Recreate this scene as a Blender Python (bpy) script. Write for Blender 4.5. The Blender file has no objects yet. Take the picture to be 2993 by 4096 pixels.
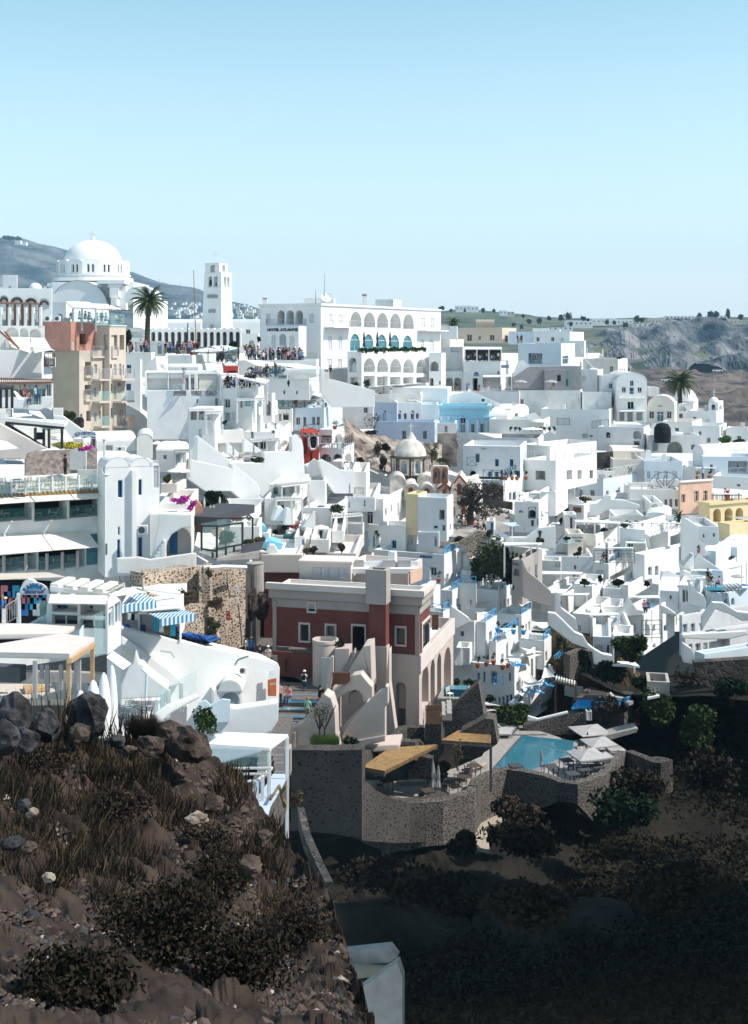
import bpy,math,random
from mathutils import Vector,Matrix,noise
Vc,ru,cos,sin,pi,en=Vector,random.uniform,math.cos,math.sin,math.pi,enumerate
CW,LD,GC,LO,CG="canvas_white","leaf_dark","glass_clear","leaf_olive","canvas_grey"
R=math.radians
random.seed(7)
SC=bpy.context.scene
COL=SC.collection
CX,HZ,F=1496.5,1350.0,5000.0
# ---- camera, sky, sun, exposure
cam=bpy.data.cameras.new('camera');co=bpy.data.objects.new('camera',cam);COL.objects.link(co)
SC.camera=co
co.rotation_euler=(R(90),0,0)
cam.sensor_fit='HORIZONTAL';cam.sensor_width=36;cam.lens=F/2993*36
cam.shift_y=-(2048-HZ)/2993
cam.clip_start=0.5;cam.clip_end=20000
SUN=Vc((0.65,-0.12,0.74)).normalized()
w=bpy.data.worlds.new('World');SC.world=w;w.use_nodes=True
nt=w.node_tree;bg=nt.nodes['Background']
sky=nt.nodes.new('ShaderNodeTexSky');sky.sky_type='NISHITA';sky.sun_disc=False
sky.sun_elevation=math.asin(SUN.z);sky.sun_rotation=math.atan2(SUN.x,SUN.y)
sky.air_density=1.0;sky.dust_density=1.0;sky.ozone_density=1.0;sky.altitude=200
hs=nt.nodes.new('ShaderNodeHueSaturation');hs.inputs['Hue'].default_value=0.466;hs.inputs['Saturation'].default_value=1.1;hs.inputs['Value'].default_value=.85
mxs=nt.nodes.new('ShaderNodeMixRGB');mxs.inputs[2].default_value=(4.3,5.15,5.65,1)
tcs=nt.nodes.new('ShaderNodeTexCoord');sps=nt.nodes.new('ShaderNodeSeparateXYZ');nt.links.new(tcs.outputs['Generated'],sps.inputs[0]);mrs=nt.nodes.new('ShaderNodeMapRange');mrs.inputs[2].default_value=.3;mrs.inputs[3].default_value=.75;mrs.inputs[4].default_value=.05;nt.links.new(sps.outputs[2],mrs.inputs[0]);nt.links.new(mrs.outputs[0],mxs.inputs[0])
nt.links.new(sky.outputs[0],hs.inputs['Color']);nt.links.new(hs.outputs[0],mxs.inputs[1])
nt.links.new(mxs.outputs[0],bg.inputs[0]);bg.inputs[1].default_value=0.15
sl=bpy.data.lights.new('sun','SUN');so=bpy.data.objects.new('sun',sl);COL.objects.link(so)
sl.energy=3.5;sl.angle=R(0.6);sl.color=(1,0.955,0.88)
so.rotation_euler=SUN.to_track_quat('Z','Y').to_euler()
SC.view_settings.view_transform='Standard';SC.view_settings.look='None'
SC.view_settings.exposure=0.56;SC.view_settings.gamma=1
SC.render.engine='CYCLES'
SC.cycles.use_denoising=True
SC.cycles.max_bounces=6;SC.cycles.diffuse_bounces=3;SC.cycles.volume_bounces=0
SC.cycles.transparent_max_bounces=12
SC.cycles.volume_step_rate=10
SC.cycles.caustics_reflective=False;SC.cycles.caustics_refractive=False
# ---- materials
MATS={}
def mk(name,c,rough=.85,var=.06,sc=1.5,bump=0.0,bs=8,stain=0,c2=None):
 m=bpy.data.materials.new(name);m.use_nodes=True;n=m.node_tree;p=n.nodes['Principled BSDF']
 p.inputs['Roughness'].default_value=rough
 if rough>.75:p.inputs['Specular IOR Level'].default_value=.12
 t=n.nodes.new('ShaderNodeTexNoise')
 t.inputs['Scale'].default_value=sc;t.inputs['Detail'].default_value=5
 geo=n.nodes.new('ShaderNodeNewGeometry')
 n.links.new(geo.outputs['Position'],t.inputs['Vector'])
 rp=n.nodes.new('ShaderNodeValToRGB')
 a=[x*(1-var)for x in c]if c2 is None else c2
 b=[min(1,x*(1+var))for x in c]
 rp.color_ramp.elements[0].color=(*a,1);rp.color_ramp.elements[0].position=.35
 rp.color_ramp.elements[1].color=(*b,1);rp.color_ramp.elements[1].position=.65
 n.links.new(t.outputs['Fac'],rp.inputs[0])
 out=rp.outputs[0]
 if stain:
  t2=n.nodes.new('ShaderNodeTexNoise');t2.inputs['Scale'].default_value=.45;t2.inputs['Detail'].default_value=9;t2.inputs['Roughness'].default_value=.68
  mp=n.nodes.new('ShaderNodeMapping');mp.inputs['Scale'].default_value=(1.6,1.6,.5)
  n.links.new(geo.outputs['Position'],mp.inputs[0]);n.links.new(mp.outputs[0],t2.inputs['Vector'])
  r2=n.nodes.new('ShaderNodeValToRGB');r2.color_ramp.elements[0].position=.56;r2.color_ramp.elements[1].position=.74
  r2.color_ramp.elements[0].color=(1,1,1,1);r2.color_ramp.elements[1].color=(1-stain,1-stain*1.07,1-stain*1.2,1)
  n.links.new(t2.outputs['Fac'],r2.inputs[0])
  mx=n.nodes.new('ShaderNodeMixRGB');mx.blend_type='MULTIPLY';mx.inputs[0].default_value=1
  n.links.new(out,mx.inputs[1]);n.links.new(r2.outputs[0],mx.inputs[2]);out=mx.outputs[0]
 n.links.new(out,p.inputs['Base Color'])
 if bump:
  t3=n.nodes.new('ShaderNodeTexNoise');t3.inputs['Scale'].default_value=bs;t3.inputs['Detail'].default_value=6
  n.links.new(geo.outputs['Position'],t3.inputs['Vector'])
  bu=n.nodes.new('ShaderNodeBump');bu.inputs['Strength'].default_value=bump;bu.inputs['Distance'].default_value=.1
  n.links.new(t3.outputs['Fac'],bu.inputs['Height'])
  if 'white' in name or name in('cream','rosy','taupe','pink_cream'):
   bv=n.nodes.new('ShaderNodeBevel');bv.samples=4;bv.inputs[0].default_value=.16;n.links.new(bv.outputs[0],bu.inputs['Normal'])
  n.links.new(bu.outputs[0],p.inputs['Normal'])
 MATS[name]=m
 return m
def mstone(name,mortar,s1,s2,scale,w0=.03,w1=.12,bump=.6,rnd=.35):
 m=bpy.data.materials.new(name);m.use_nodes=True;n=m.node_tree;p=n.nodes['Principled BSDF'];p.inputs['Roughness'].default_value=.95
 geo=n.nodes.new('ShaderNodeNewGeometry');L=n.links.new
 nz=n.nodes.new('ShaderNodeTexNoise');nz.inputs['Scale'].default_value=2.5;nz.inputs['Detail'].default_value=3
 L(geo.outputs['Position'],nz.inputs['Vector'])
 ad=n.nodes.new('ShaderNodeVectorMath');ad.operation='MULTIPLY_ADD';ad.inputs[1].default_value=(rnd,)*3
 L(nz.outputs['Color'],ad.inputs[0]);L(geo.outputs['Position'],ad.inputs[2])
 mp=n.nodes.new('ShaderNodeMapping');mp.inputs['Scale'].default_value=(scale,scale,scale*1.45);L(ad.outputs[0],mp.inputs[0])
 v=n.nodes.new('ShaderNodeTexVoronoi');v.feature='DISTANCE_TO_EDGE';v.inputs['Scale'].default_value=1;L(mp.outputs[0],v.inputs['Vector'])
 v2=n.nodes.new('ShaderNodeTexVoronoi');v2.feature='F1';v2.inputs['Scale'].default_value=1;L(mp.outputs[0],v2.inputs['Vector'])
 sp=n.nodes.new('ShaderNodeSeparateColor');L(v2.outputs['Color'],sp.inputs[0])
 r=n.nodes.new('ShaderNodeMapRange');r.inputs[1].default_value=w0;r.inputs[2].default_value=w1;L(v.outputs['Distance'],r.inputs[0])
 c=n.nodes.new('ShaderNodeMixRGB');c.inputs[1].default_value=(*s1,1);c.inputs[2].default_value=(*s2,1);L(sp.outputs[0],c.inputs[0])
 mx=n.nodes.new('ShaderNodeMixRGB');mx.inputs[1].default_value=(*mortar,1);L(r.outputs[0],mx.inputs[0]);L(c.outputs[0],mx.inputs[2])
 t4=n.nodes.new('ShaderNodeTexNoise');t4.inputs['Scale'].default_value=.35;t4.inputs['Detail'].default_value=5;L(geo.outputs['Position'],t4.inputs['Vector'])
 r4=n.nodes.new('ShaderNodeMapRange');r4.inputs[1].default_value=.3;r4.inputs[2].default_value=.7;r4.inputs[3].default_value=.72;r4.inputs[4].default_value=1.15;L(t4.outputs['Fac'],r4.inputs[0])
 m4=n.nodes.new('ShaderNodeVectorMath');m4.operation='SCALE';L(mx.outputs[0],m4.inputs[0]);L(r4.outputs[0],m4.inputs['Scale'])
 L(m4.outputs[0],p.inputs['Base Color'])
 bu=n.nodes.new('ShaderNodeBump');bu.inputs['Strength'].default_value=bump;bu.inputs['Distance'].default_value=.12
 L(r.outputs[0],bu.inputs['Height']);L(bu.outputs[0],p.inputs['Normal'])
 MATS[name]=m
def mglass(name,c,alpha,rough=.05):
 m=bpy.data.materials.new(name);m.use_nodes=True;p=m.node_tree.nodes['Principled BSDF']
 p.inputs['Base Color'].default_value=(*c,1);p.inputs['Roughness'].default_value=rough;p.inputs['Alpha'].default_value=alpha
 MATS[name]=m
def mstripe(name,a,b,scale,axis=0):
 m=bpy.data.materials.new(name);m.use_nodes=True;n=m.node_tree;p=n.nodes['Principled BSDF'];p.inputs['Roughness'].default_value=.9
 tc=n.nodes.new('ShaderNodeTexCoord');s=n.nodes.new('ShaderNodeSeparateXYZ');n.links.new(tc.outputs['Object'],s.inputs[0])
 mu=n.nodes.new('ShaderNodeMath');mu.operation='MULTIPLY';mu.inputs[1].default_value=scale;n.links.new(s.outputs[axis],mu.inputs[0])
 fr=n.nodes.new('ShaderNodeMath');fr.operation='FRACT';n.links.new(mu.outputs[0],fr.inputs[0])
 gt=n.nodes.new('ShaderNodeMath');gt.operation='GREATER_THAN';gt.inputs[1].default_value=.5;n.links.new(fr.outputs[0],gt.inputs[0])
 mx=n.nodes.new('ShaderNodeMixRGB');mx.inputs[1].default_value=(*a,1);mx.inputs[2].default_value=(*b,1);n.links.new(gt.outputs[0],mx.inputs[0])
 n.links.new(mx.outputs[0],p.inputs['Base Color']);MATS[name]=m
mk('white',(.81,.81,.80),var=.025,sc=.5,bump=.12,bs=2.5,stain=.10)
mk('white_worn',(.76,.75,.73),var=.07,sc=.7,bump=.15,bs=3,stain=.35)
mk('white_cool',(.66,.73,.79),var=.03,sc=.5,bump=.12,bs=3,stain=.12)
mk('grey_blue',(.50,.57,.69),var=.06,sc=.5,bump=.1,stain=.12)
mk('pale_blue',(.64,.74,.80),var=.04,sc=.5,stain=.08)
mk('cream',(.76,.70,.62),var=.03,sc=.6,bump=.12,bs=3,stain=.12)
mk('pink_cream',(.70,.62,.57),var=.03,sc=.6,bump=.12,stain=.1)
mk('beige',(.62,.53,.42),var=.04,stain=.12)
mk('tan',(.40,.34,.265),var=.06,sc=.5,bump=.2,bs=4,stain=.15)
mk('tan_light',(.60,.51,.43),var=.05,sc=.5,bump=.15,stain=.1)
mk('salmon',(.50,.25,.19),var=.10,sc=.7,bump=.2,stain=.2)
mk('salmon_pale',(.68,.45,.34),var=.07,sc=.7,stain=.15)
mk('red_render',(.18,.062,.052),var=.10,sc=.6,bump=.2,stain=.15)
mk('red_bright',(.42,.06,.04),var=.08,sc=.8,stain=.1)
mk('taupe',(.42,.375,.345),var=.04,sc=.5,bump=.12,bs=3,stain=.12)
mk('shaded_cobble',(.15,.135,.125),var=.2,sc=4,bump=.4)  # the lane's shade is put into this darkened paving colour
mk('white_warm',(.81,.785,.745),var=.03,sc=.5,bump=.15,bs=2.5,stain=.2)
mk('white_grey',(.735,.74,.75),var=.05,sc=.6,bump=.15,bs=2.5,stain=.25)
mk('rosy',(.58,.49,.44),var=.04,sc=.5,bump=.12,bs=3,stain=.12)
mk('yellow',(.76,.62,.38),var=.04,stain=.1)
mk('turquoise',(.33,.60,.72),var=.05,stain=.1)
mk('roof_blue',(.22,.52,.70),var=.06,stain=.1)
mk('grey_render',(.30,.29,.30),var=.08,stain=.15)
mk('dark_grey',(.10,.10,.11),var=.1)
mk('concrete',(.36,.33,.31),var=.1,sc=2,bump=.3,stain=.2)
mk('paving',(.34,.31,.29),var=.12,sc=2,bump=.2,stain=.2)
mk('lime_floor',(.66,.65,.63),var=.10,sc=.8,bump=.1,stain=.2)
mk('blue',(.02,.20,.52),rough=.5,var=.05)
mk('rail_blue',(.05,.36,.68),rough=.5,var=.05)
mk('dark_teal',(.01,.07,.12),rough=.5)
mk('shutter',(.62,.63,.63),rough=.6)
mk('door_grey',(.30,.35,.37),rough=.6)
mk('wood',(.16,.07,.035),rough=.6,var=.2,sc=6)
mk('wood_pale',(.52,.33,.17),rough=.7,var=.15,sc=5)
mk('cane',(.33,.21,.10),rough=.8,var=.18,sc=3)
mk('chair_wood',(.50,.38,.25),rough=.7)
mk('chair_grey',(.36,.40,.45),rough=.7)
mk('chair_dark',(.08,.055,.045),rough=.6)
mk('iron',(.018,.02,.022),rough=.5)
mk('steel',(.45,.46,.47),rough=.35)
mk('rust',(.30,.13,.06),rough=.9,var=.3)
mk('canvas',(.74,.70,.63),rough=.9)
mk('canvas_white',(.80,.79,.78),rough=.9)
mk('canvas_grey',(.42,.40,.40),rough=.9)
mk('canvas_dark',(.07,.075,.085),rough=.9)
mk('sail_blue',(.42,.55,.64),rough=.9)
mk('terracotta',(.42,.13,.06),rough=.8)
mk('dark',(.012,.012,.014),rough=.8)
mk('cushion_blue',(.03,.10,.32),rough=.9)
mk('towel_turq',(.05,.42,.60),rough=.9)
mk('red_sign',(.50,.05,.04),rough=.6)
mk('lettering',(.02,.022,.03),rough=.7)
mk('letter_blue',(.02,.10,.28),rough=.7)
mk('soil',(.048,.034,.027),var=.3,sc=.9,bump=.9,bs=3,c2=(.022,.016,.013))
mk('rock',(.060,.058,.062),var=.3,sc=2,bump=.8,bs=6,c2=(.018,.018,.02),stain=.2)
mk('rock_brown',(.095,.07,.058),var=.3,sc=2.5,bump=.8,bs=6,c2=(.035,.026,.022))
mk('rock_pale',(.42,.35,.28),var=.2,sc=2,bump=.6,bs=5,c2=(.16,.12,.10))
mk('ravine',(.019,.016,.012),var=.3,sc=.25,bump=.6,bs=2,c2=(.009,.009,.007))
mk('cut_rock',(.36,.30,.26),var=.2,sc=.5,bump=1,bs=1.5,c2=(.10,.075,.065))
mk('bark',(.07,.055,.045),var=.3,sc=5,bump=.5)
for nm,c in dict(leaf=(.030,.052,.015),leaf_dark=(.010,.024,.011),leaf_olive=(.075,.085,.035),leaf_bright=(.10,.17,.035),dry=(.115,.08,.042),dry_dark=(.05,.036,.026),dry_gold=(.17,.125,.06),bougain=(.42,.04,.30),flower_red=(.45,.03,.05),palm=(.05,.075,.028),dead=(.045,.038,.033),brush=(.026,.021,.013),leaf_yellow=(.42,.36,.05)).items():
 mk(nm,c,rough=.8,var=.35,sc=1.2)
mk('skin',(.48,.27,.18),rough=.6);mk('skin_dark',(.14,.07,.045),rough=.6)
for nm,c in dict(shirt_white=(.75,.75,.75),shirt_black=(.02,.02,.025),shirt_blue=(.05,.2,.5),shirt_pink=(.7,.25,.28),shirt_mint=(.2,.55,.42),shirt_red=(.5,.04,.04),shirt_grey=(.25,.26,.28),jeans=(.03,.06,.13),shorts_khaki=(.3,.24,.16),hair_dark=(.02,.014,.01),hair_fair=(.3,.18,.07)).items():
 mk(nm,c,rough=.9)
mstone('stone_wall',(.17,.145,.125),(.025,.024,.025),(.085,.075,.07),3.8,.08,.2)
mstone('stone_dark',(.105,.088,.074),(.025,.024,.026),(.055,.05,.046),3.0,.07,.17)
mstone('stone_spots',(.078,.066,.060),(.014,.014,.016),(.036,.033,.032),2.9,.20,.30,rnd=.5)
mstone('stone_pale',(.52,.41,.31),(.05,.045,.045),(.17,.13,.11),3.3,.12,.2)
mstone('stone_rough',(.10,.08,.07),(.03,.03,.03),(.12,.10,.085),1.1,.02,.1,bump=1)
mglass('glass_dark',(.012,.022,.03),1,.08)
mglass('glass_teal',(.05,.20,.24),1,.08)
mglass('glass_blue',(.10,.26,.36),1,.1)
mglass('glass_clear',(.40,.66,.64),.16,.05)
mglass('glass_tint',(.10,.30,.30),.16,.05)
mglass('water',(.05,.33,.46),1,.06)
mglass('water_blue',(.01,.30,.68),1,.06)
mglass('water_shade',(.03,.15,.20),1,.05)
mstripe('awning_stripe',(.75,.76,.77),(.04,.25,.48),4.0)
mstripe('louvre',(.60,.61,.62),(.30,.31,.33),8,2)
def M(x):
 return MATS[x]if isinstance(x,str)else x
# ---- mesh builder
class MB:
 def __init__(s):s.v=[];s.f=[];s.mi=[];s.mats=[]
 def mat(s,m):
  m=M(m)
  if m not in s.mats:s.mats.append(m)
  return s.mats.index(m)
 def face(s,pts,mi=0):
  b=len(s.v);s.v+=[tuple(p)for p in pts];s.f.append(tuple(range(b,b+len(pts))));s.mi.append(mi)
 def box(s,x0,x1,y0,y1,z0,z1,mi=0,T=None):
  c=[(x,y,z)for x in(x0,x1)for y in(y0,y1)for z in(z0,z1)]
  if T:c=[T@Vc(p)for p in c]
  b=len(s.v);s.v+=[tuple(p)for p in c]
  for q in((0,1,3,2),(4,6,7,5),(0,4,5,1),(2,3,7,6),(0,2,6,4),(1,5,7,3)):
   s.f.append(tuple(b+i for i in q));s.mi.append(mi)
  return s
 def hexa(s,bot,top,mi=0):
  b=len(s.v);s.v+=[tuple(p)for p in list(bot)+list(top)];n=len(bot)
  s.f.append(tuple(b+i for i in range(n))[::-1]);s.f.append(tuple(b+n+i for i in range(n)))
  for i in range(n):s.f.append((b+i,b+(i+1)%n,b+n+(i+1)%n,b+n+i))
  s.mi+=[mi]*(n+2)
  return s
 def tube(s,p,q,r0,r1=None,n=6,mi=0):
  p,q=Vc(p),Vc(q);r1=r0 if r1 is None else r1;d=(q-p)
  if d.length<1e-6:return s
  d.normalize();a=d.orthogonal().normalized();e=d.cross(a);b=len(s.v)
  for c,r in((p,r0),(q,r1)):
   for i in range(n):
    t=2*pi*i/n;s.v.append(tuple(c+a*(r*cos(t))+e*(r*sin(t))))
  for i in range(n):s.f.append((b+i,b+(i+1)%n,b+n+(i+1)%n,b+n+i));s.mi.append(mi)
  s.f.append(tuple(b+i for i in range(n))[::-1]);s.f.append(tuple(b+n+i for i in range(n)));s.mi+=[mi,mi]
  return s
 def lathe(s,prof,n=16,c=(0,0,0),mi=0,a0=0,a1=2*pi):
  b=len(s.v);full=abs(a1-a0-2*pi)<1e-6;k=n if full else n+1
  for r,z in prof:
   for i in range(k):
    t=a0+(a1-a0)*i/n;s.v.append((c[0]+r*cos(t),c[1]+r*sin(t),c[2]+z))
  for j in range(len(prof)-1):
   for i in range(n):
    i2=(i+1)%k
    s.f.append((b+j*k+i,b+j*k+i2,b+(j+1)*k+i2,b+(j+1)*k+i));s.mi.append(mi)
  return s
 def bd(s,name,mat,par=None,smooth=False,loc=None,rz=0):
  me=bpy.data.meshes.new(name);me.from_pydata(s.v,[],s.f)
  if s.mats:
   for m in s.mats:me.materials.append(m)
   me.polygons.foreach_set('material_index',s.mi)
  else:me.materials.append(M(mat))
  if smooth:me.polygons.foreach_set('use_smooth',[True]*len(me.polygons))
  me.update()
  o=bpy.data.objects.new(name,me);COL.objects.link(o)
  if par:o.parent=par
  if loc is not None:o.location=loc
  if rz:o.rotation_euler=(0,0,rz)
  return o
def tag(o,label=None,cat=None,group=None,kind=None):
 if label:o['label']=label
 if cat:o['category']=cat
 if group:o['group']=group
 if kind:o['kind']=kind
 return o
def empty(name,loc=(0,0,0),rz=0):
 o=bpy.data.objects.new(name,None);COL.objects.link(o);o.location=loc;o.rotation_euler=(0,0,rz);o.empty_display_size=.3
 return o
def clone(o,par=None):
 c=o.copy();COL.objects.link(c);c.parent=par
 for ch in[x for x in KIDS.get(o.name,())]:clone(ch,c)
 return c
KIDS={}
def proto_done(o):
 KIDS[o.name]=[x for x in bpy.data.objects if x.parent==o]
 for x in KIDS[o.name]:KIDS[x.name]=[y for y in bpy.data.objects if y.parent==x]
# ---- photograph pixels to world points
OX,OY,ZS=0.0,0.0,1.0
def crop(x,y,s=2.065):
 global OX,OY,ZS
 OX,OY,ZS=x,y,s
def px(x):return OX+x/ZS
def py(y):return OY+y/ZS
def U(x,y,Y):return Vc(((x-CX)/F*Y,Y,(HZ-y)/F*Y))
def at(x,y,Y):return U(px(x),py(y),Y)
_dx=[0,500,900,1400,1900,2400,2993]
_dy=[1400,1600,1800,2000,2200,2400,2600,2800,3000]
_D=[[150,130,116,106,100,94,88,84,80],[165,148,128,112,102,95,88,84,80],[195,178,152,128,116,106,94,88,84],[210,205,190,168,150,128,110,102,98],[270,255,225,185,150,136,124,117,110],[290,275,228,188,155,140,122,114,110],[310,290,232,192,162,144,124,114,110]]
def lerp_i(t,a):
 t=max(a[0],min(a[-1]-1e-6,t))
 for i in range(len(a)-1):
  if t<a[i+1]:return i,(t-a[i])/(a[i+1]-a[i])
def Dpt(x,y):
 i,u=lerp_i(x,_dx);j,v=lerp_i(y,_dy)
 return(_D[i][j]*(1-u)+_D[i+1][j]*u)*(1-v)+(_D[i][j+1]*(1-u)+_D[i+1][j+1]*u)*v
def dep(x,y,Y=None):
 return Y if Y is not None else Dpt(px(x),py(y))
# ---- a wall face with real openings
def arch_pts(a,b,c,d,n=10):
 r=(b-a)/2;ha=min(r,(d-c)*.7);m=(a+b)/2
 return[(a,c),(b,c)]+[(m+r*cos(pi*i/n),d-ha+ha*sin(pi*i/n))for i in range(n+1)]
def wallface(mb,T,u0,u1,z0,z1,holes,mi=0):
 hs_=[]
 for h in holes:
  a,b,c,d=max(u0+.02,h[0]),min(u1-.02,h[1]),max(z0+.02,h[2]),min(z1-.02,h[3])
  if b-a>.08 and d-c>.08:hs_.append((a,b,c,d)+tuple(h[4:]))
 us=sorted({u0,u1}|{h[0]for h in hs_}|{h[1]for h in hs_});zs=sorted({z0,z1}|{h[2]for h in hs_}|{h[3]for h in hs_})
 for i in range(len(us)-1):
  for j in range(len(zs)-1):
   a,b,c,d=us[i],us[i+1],zs[j],zs[j+1]
   if b-a<1e-4 or d-c<1e-4:continue
   m,k=(a+b)/2,(c+d)/2
   if any(h[0]<m<h[1]and h[2]<k<h[3]for h in hs_):continue
   mb.face([T(a,c,0),T(b,c,0),T(b,d,0),T(a,d,0)],mi)
 for a,b,c,d,arch,rec,back in hs_:
  if arch:
   P=arch_pts(a,b,c,d);A=P[2:];h=len(A)//2
   for i in range(h):mb.face([T(b,d,0),T(*A[i+1],0),T(*A[i],0)],mi)
   for i in range(h,len(A)-1):mb.face([T(a,d,0),T(*A[i+1],0),T(*A[i],0)],mi)
  else:P=[(a,c),(b,c),(b,d),(a,d)]
  n=len(P)
  for i in range(n):mb.face([T(*P[i],0),T(*P[(i+1)%n],0),T(*P[(i+1)%n],rec),T(*P[i],rec)],mi)
  if back:mb.face([T(*p,rec)for p in P],mi)
KINDS={'w':(.3,'glass_dark','white','window',0,1),'b':(.26,'glass_dark','blue','window',0,1),'g':(.26,'glass_dark','shutter','window',0,1),'t':(.2,'glass_teal','white','window',0,1),'c':(.26,'glass_blue','white','window',0,1),'x':(.14,'glass_dark','pink_cream','window',0,0),'s':(.12,'shutter','white','shutter',0,1),'d':(.18,'door_grey','white','door',0,0),'D':(.18,'dark_teal','white','door',0,0),'B':(.18,'blue','white','door',0,0),'W':(.2,'white','white','door',0,0),'n':(.18,'wood','white','door',0,0),'k':(1.2,None,None,None,1,0),'o':(2.2,None,None,None,1,0),'h':(.5,None,None,None,1,0),'z':(.12,'grey_render',None,'painted_shade',0,0),'K':(2.0,'dark',None,'doorway',0,0),}  # the grey shade pane is painted shade for the depth behind balustrades
class Bld:pass
LAST=None
TH_OFF=0
def house(name,label,xs,ys,Y=None,th=0,holes='',mat='white',roof='p',d=8.0,wd=8.0,par=.7,rise=None,cat='house',group=None,rmat=None,fr=None,trim=None,at_top=None):
 global LAST
 xL,xC,xR=xs;Y=dep(xC,ys[1],Y);th=th+TH_OFF
 P=at(xC,ys[1],Y);z1=at(xC,ys[0],Y).z-P.z
 k=lambda x:(px(x)-CX)/F
 while 1:
  t=R(th);a=(-cos(t),sin(t));b=(sin(t),cos(t))
  if xR is None or xR-xC<12 or th>60:break
  den=b[0]-k(xR)*b[1];v=(k(xR)*P.y-P.x)/den if abs(den)>1e-4 else-1
  if 0<v<(max(20,d*1.3)if px(xC)<2150 else max(11,d*1.2)):break
  th+=3
 W=wd if xL is None else(k(xL)*P.y-P.x)/(a[0]-k(xL)*a[1])
 if xR is not None:
  den=b[0]-k(xR)*b[1];v=(k(xR)*P.y-P.x)/den if abs(den)>1e-4 else d
  if 0<v<60:d=v
 if not 0<W<90:W=wd
 root=empty(name,P,-t);tag(root,label,cat,group)
 if mat=='white' and name=='white_house':mat=random.choice(('white','white','white_warm','white_grey'));rmat=rmat or 'lime_floor'
 hf={'F':[],'R':[]};panes=[]
 Mi=Matrix.Rotation(t,4,'Z')
 def loc_on(face,x,y):
  q=U(px(x),py(y),1.0)
  ol=Mi@(-P);dl=Mi@q
  s=-ol.y/dl.y if face=='F' else-ol.x/dl.x
  h=ol+dl*s
  return h.x if face=='F' else h.y,h.z
 if name=='white_house' and('wall' not in label or 'wall house' in label)and 'plain' not in label:
  for f,L in(('F',W),('R',d)):
   if not any(h.strip().startswith(f+' ')for h in holes.split(';'))and L>2.6 and z1>2.3:
    for k in range(min(4,int(L/2.5))):
     u=(k+.5+ru(-.15,.15))*L/min(4,int(L/2.5))-(W if f=='F' else 0);tall=random.random()<.3;zb=z1-(rise or 0)/ZS/F*Y-ru(1.1,1.5);kd=random.choice('wwwgsdb' if tall else 'wwwgs');rec,pm,fm,pn,back,mul=KINDS[kd]
     hf[f].append((u-.36,u+.36,zb-(1.6 if tall else.85),zb,random.random()<.2,rec,back));panes.append((f,)+hf[f][-1][:5]+(kd,))
 TF=lambda u,z,q:(u,q,z)
 TR=lambda u,z,q:(-q,u,z)
 for hsx in holes.replace('\n',' ').split(';'):
  e=hsx.split()
  if len(e)<6:continue
  f,x0,x1,y0,y1=e[0],*map(float,e[1:5]);kd=e[5];arch=kd[0]=='A';kd=kd[-1]
  xm,ym=(x0+x1)/2,(y0+y1)/2
  u0,u1=loc_on(f,x0,ym)[0],loc_on(f,x1,ym)[0];za,zb=loc_on(f,xm,y1)[1],loc_on(f,xm,y0)[1]
  lo,hi=(-W,0)if f=='F' else(0,d)
  u0,u1=max(lo+.04,u0),min(hi-.04,u1);za=max(za,.03)
  if u1-u0<.1 or zb-za<.1:continue
  rec,pm,fm,pn,back,mul=KINDS[kd]
  hf[f].append((u0,u1,za,zb,arch,rec,back));panes.append((f,u0,u1,za,zb,arch,kd))
 mb=MB();top=z1
 rs=0
 if roof in('vF','vR'):
  rs=(rise/ZS/F*Y)if rise else(W if roof=='vF' else d)/2
  top=z1-rs
 wallface(mb,TF,-W,0,0,top,hf['F']);wallface(mb,TR,0,d,0,top,hf['R'])
 wallface(mb,lambda u,z,q:(-W+q,u,z),0,d,0,top,[]);wallface(mb,lambda u,z,q:(u,d-q,z),-W,0,0,top,[])
 rm=rmat or('lime_floor' if mat.startswith('white')else mat)
 if roof=='p':
  e=min(.28,W*.2,d*.2);zf=top-par
  o_=[(-W,0),(0,0),(0,d),(-W,d)];i_=[(-W+e,e),(-e,e),(-e,d-e),(-W+e,d-e)]
  for q in range(4):
   r_=(q+1)%4
   mb.face([(*o_[q],top),(*o_[r_],top),(*i_[r_],top),(*i_[q],top)]);mb.face([(*i_[q],top),(*i_[r_],top),(*i_[r_],zf),(*i_[q],zf)])
  rb=MB();rb.face([(*p,zf)for p in i_]);rb.bd('roof',rm,root)
  if name=='white_house' and W>3 and d>3 and random.random()<.45:
   u,v=-W*ru(.3,.8),d*ru(.4,.8);random.choice((lambda:MB().box(u,u+.6,v,v+.6,zf,top+.7),lambda:MB().tube((u,v,zf),(u,v,top+2.2),.03).tube((u-.4,v,top+2),(u+.4,v,top+2),.02),lambda:MB().tube((u,v,zf+.5),(u+1.3,v,zf+.5),.4,n=10)))().bd('roof_fitting',random.choice(('white','shutter','steel')),root)
 elif roof=='f':
  rb=MB();rb.box(-W-.12,.12,-.12,d+.12,top,top+.22);rb.bd('roof',rmat or mat,root)
 elif roof=='o':
  mb.face([(-W,0,top),(0,0,top),(0,d,top),(-W,d,top)])
 elif roof in('vF','vR'):
  n=16;rb=MB();L=W if roof=='vF' else d
  A=[(L/2*cos(pi*i/n),rs*sin(pi*i/n))for i in range(n+1)]
  for y0,y1 in(((-.03,d+.03)if roof=='vF' else(-W-.03,.03)),):
   for i in range(n):
    if roof=='vF':q=[(-W/2+A[i][0],y0,top+A[i][1]),(-W/2+A[i][0],y1,top+A[i][1]),(-W/2+A[i+1][0],y1,top+A[i+1][1]),(-W/2+A[i+1][0],y0,top+A[i+1][1])]
    else:q=[(y0,d/2+A[i][0],top+A[i][1]),(y1,d/2+A[i][0],top+A[i][1]),(y1,d/2+A[i+1][0],top+A[i+1][1]),(y0,d/2+A[i+1][0],top+A[i+1][1])]
    rb.face(q)
  rb.bd('roof',rmat or mat,root,smooth=True)
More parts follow.
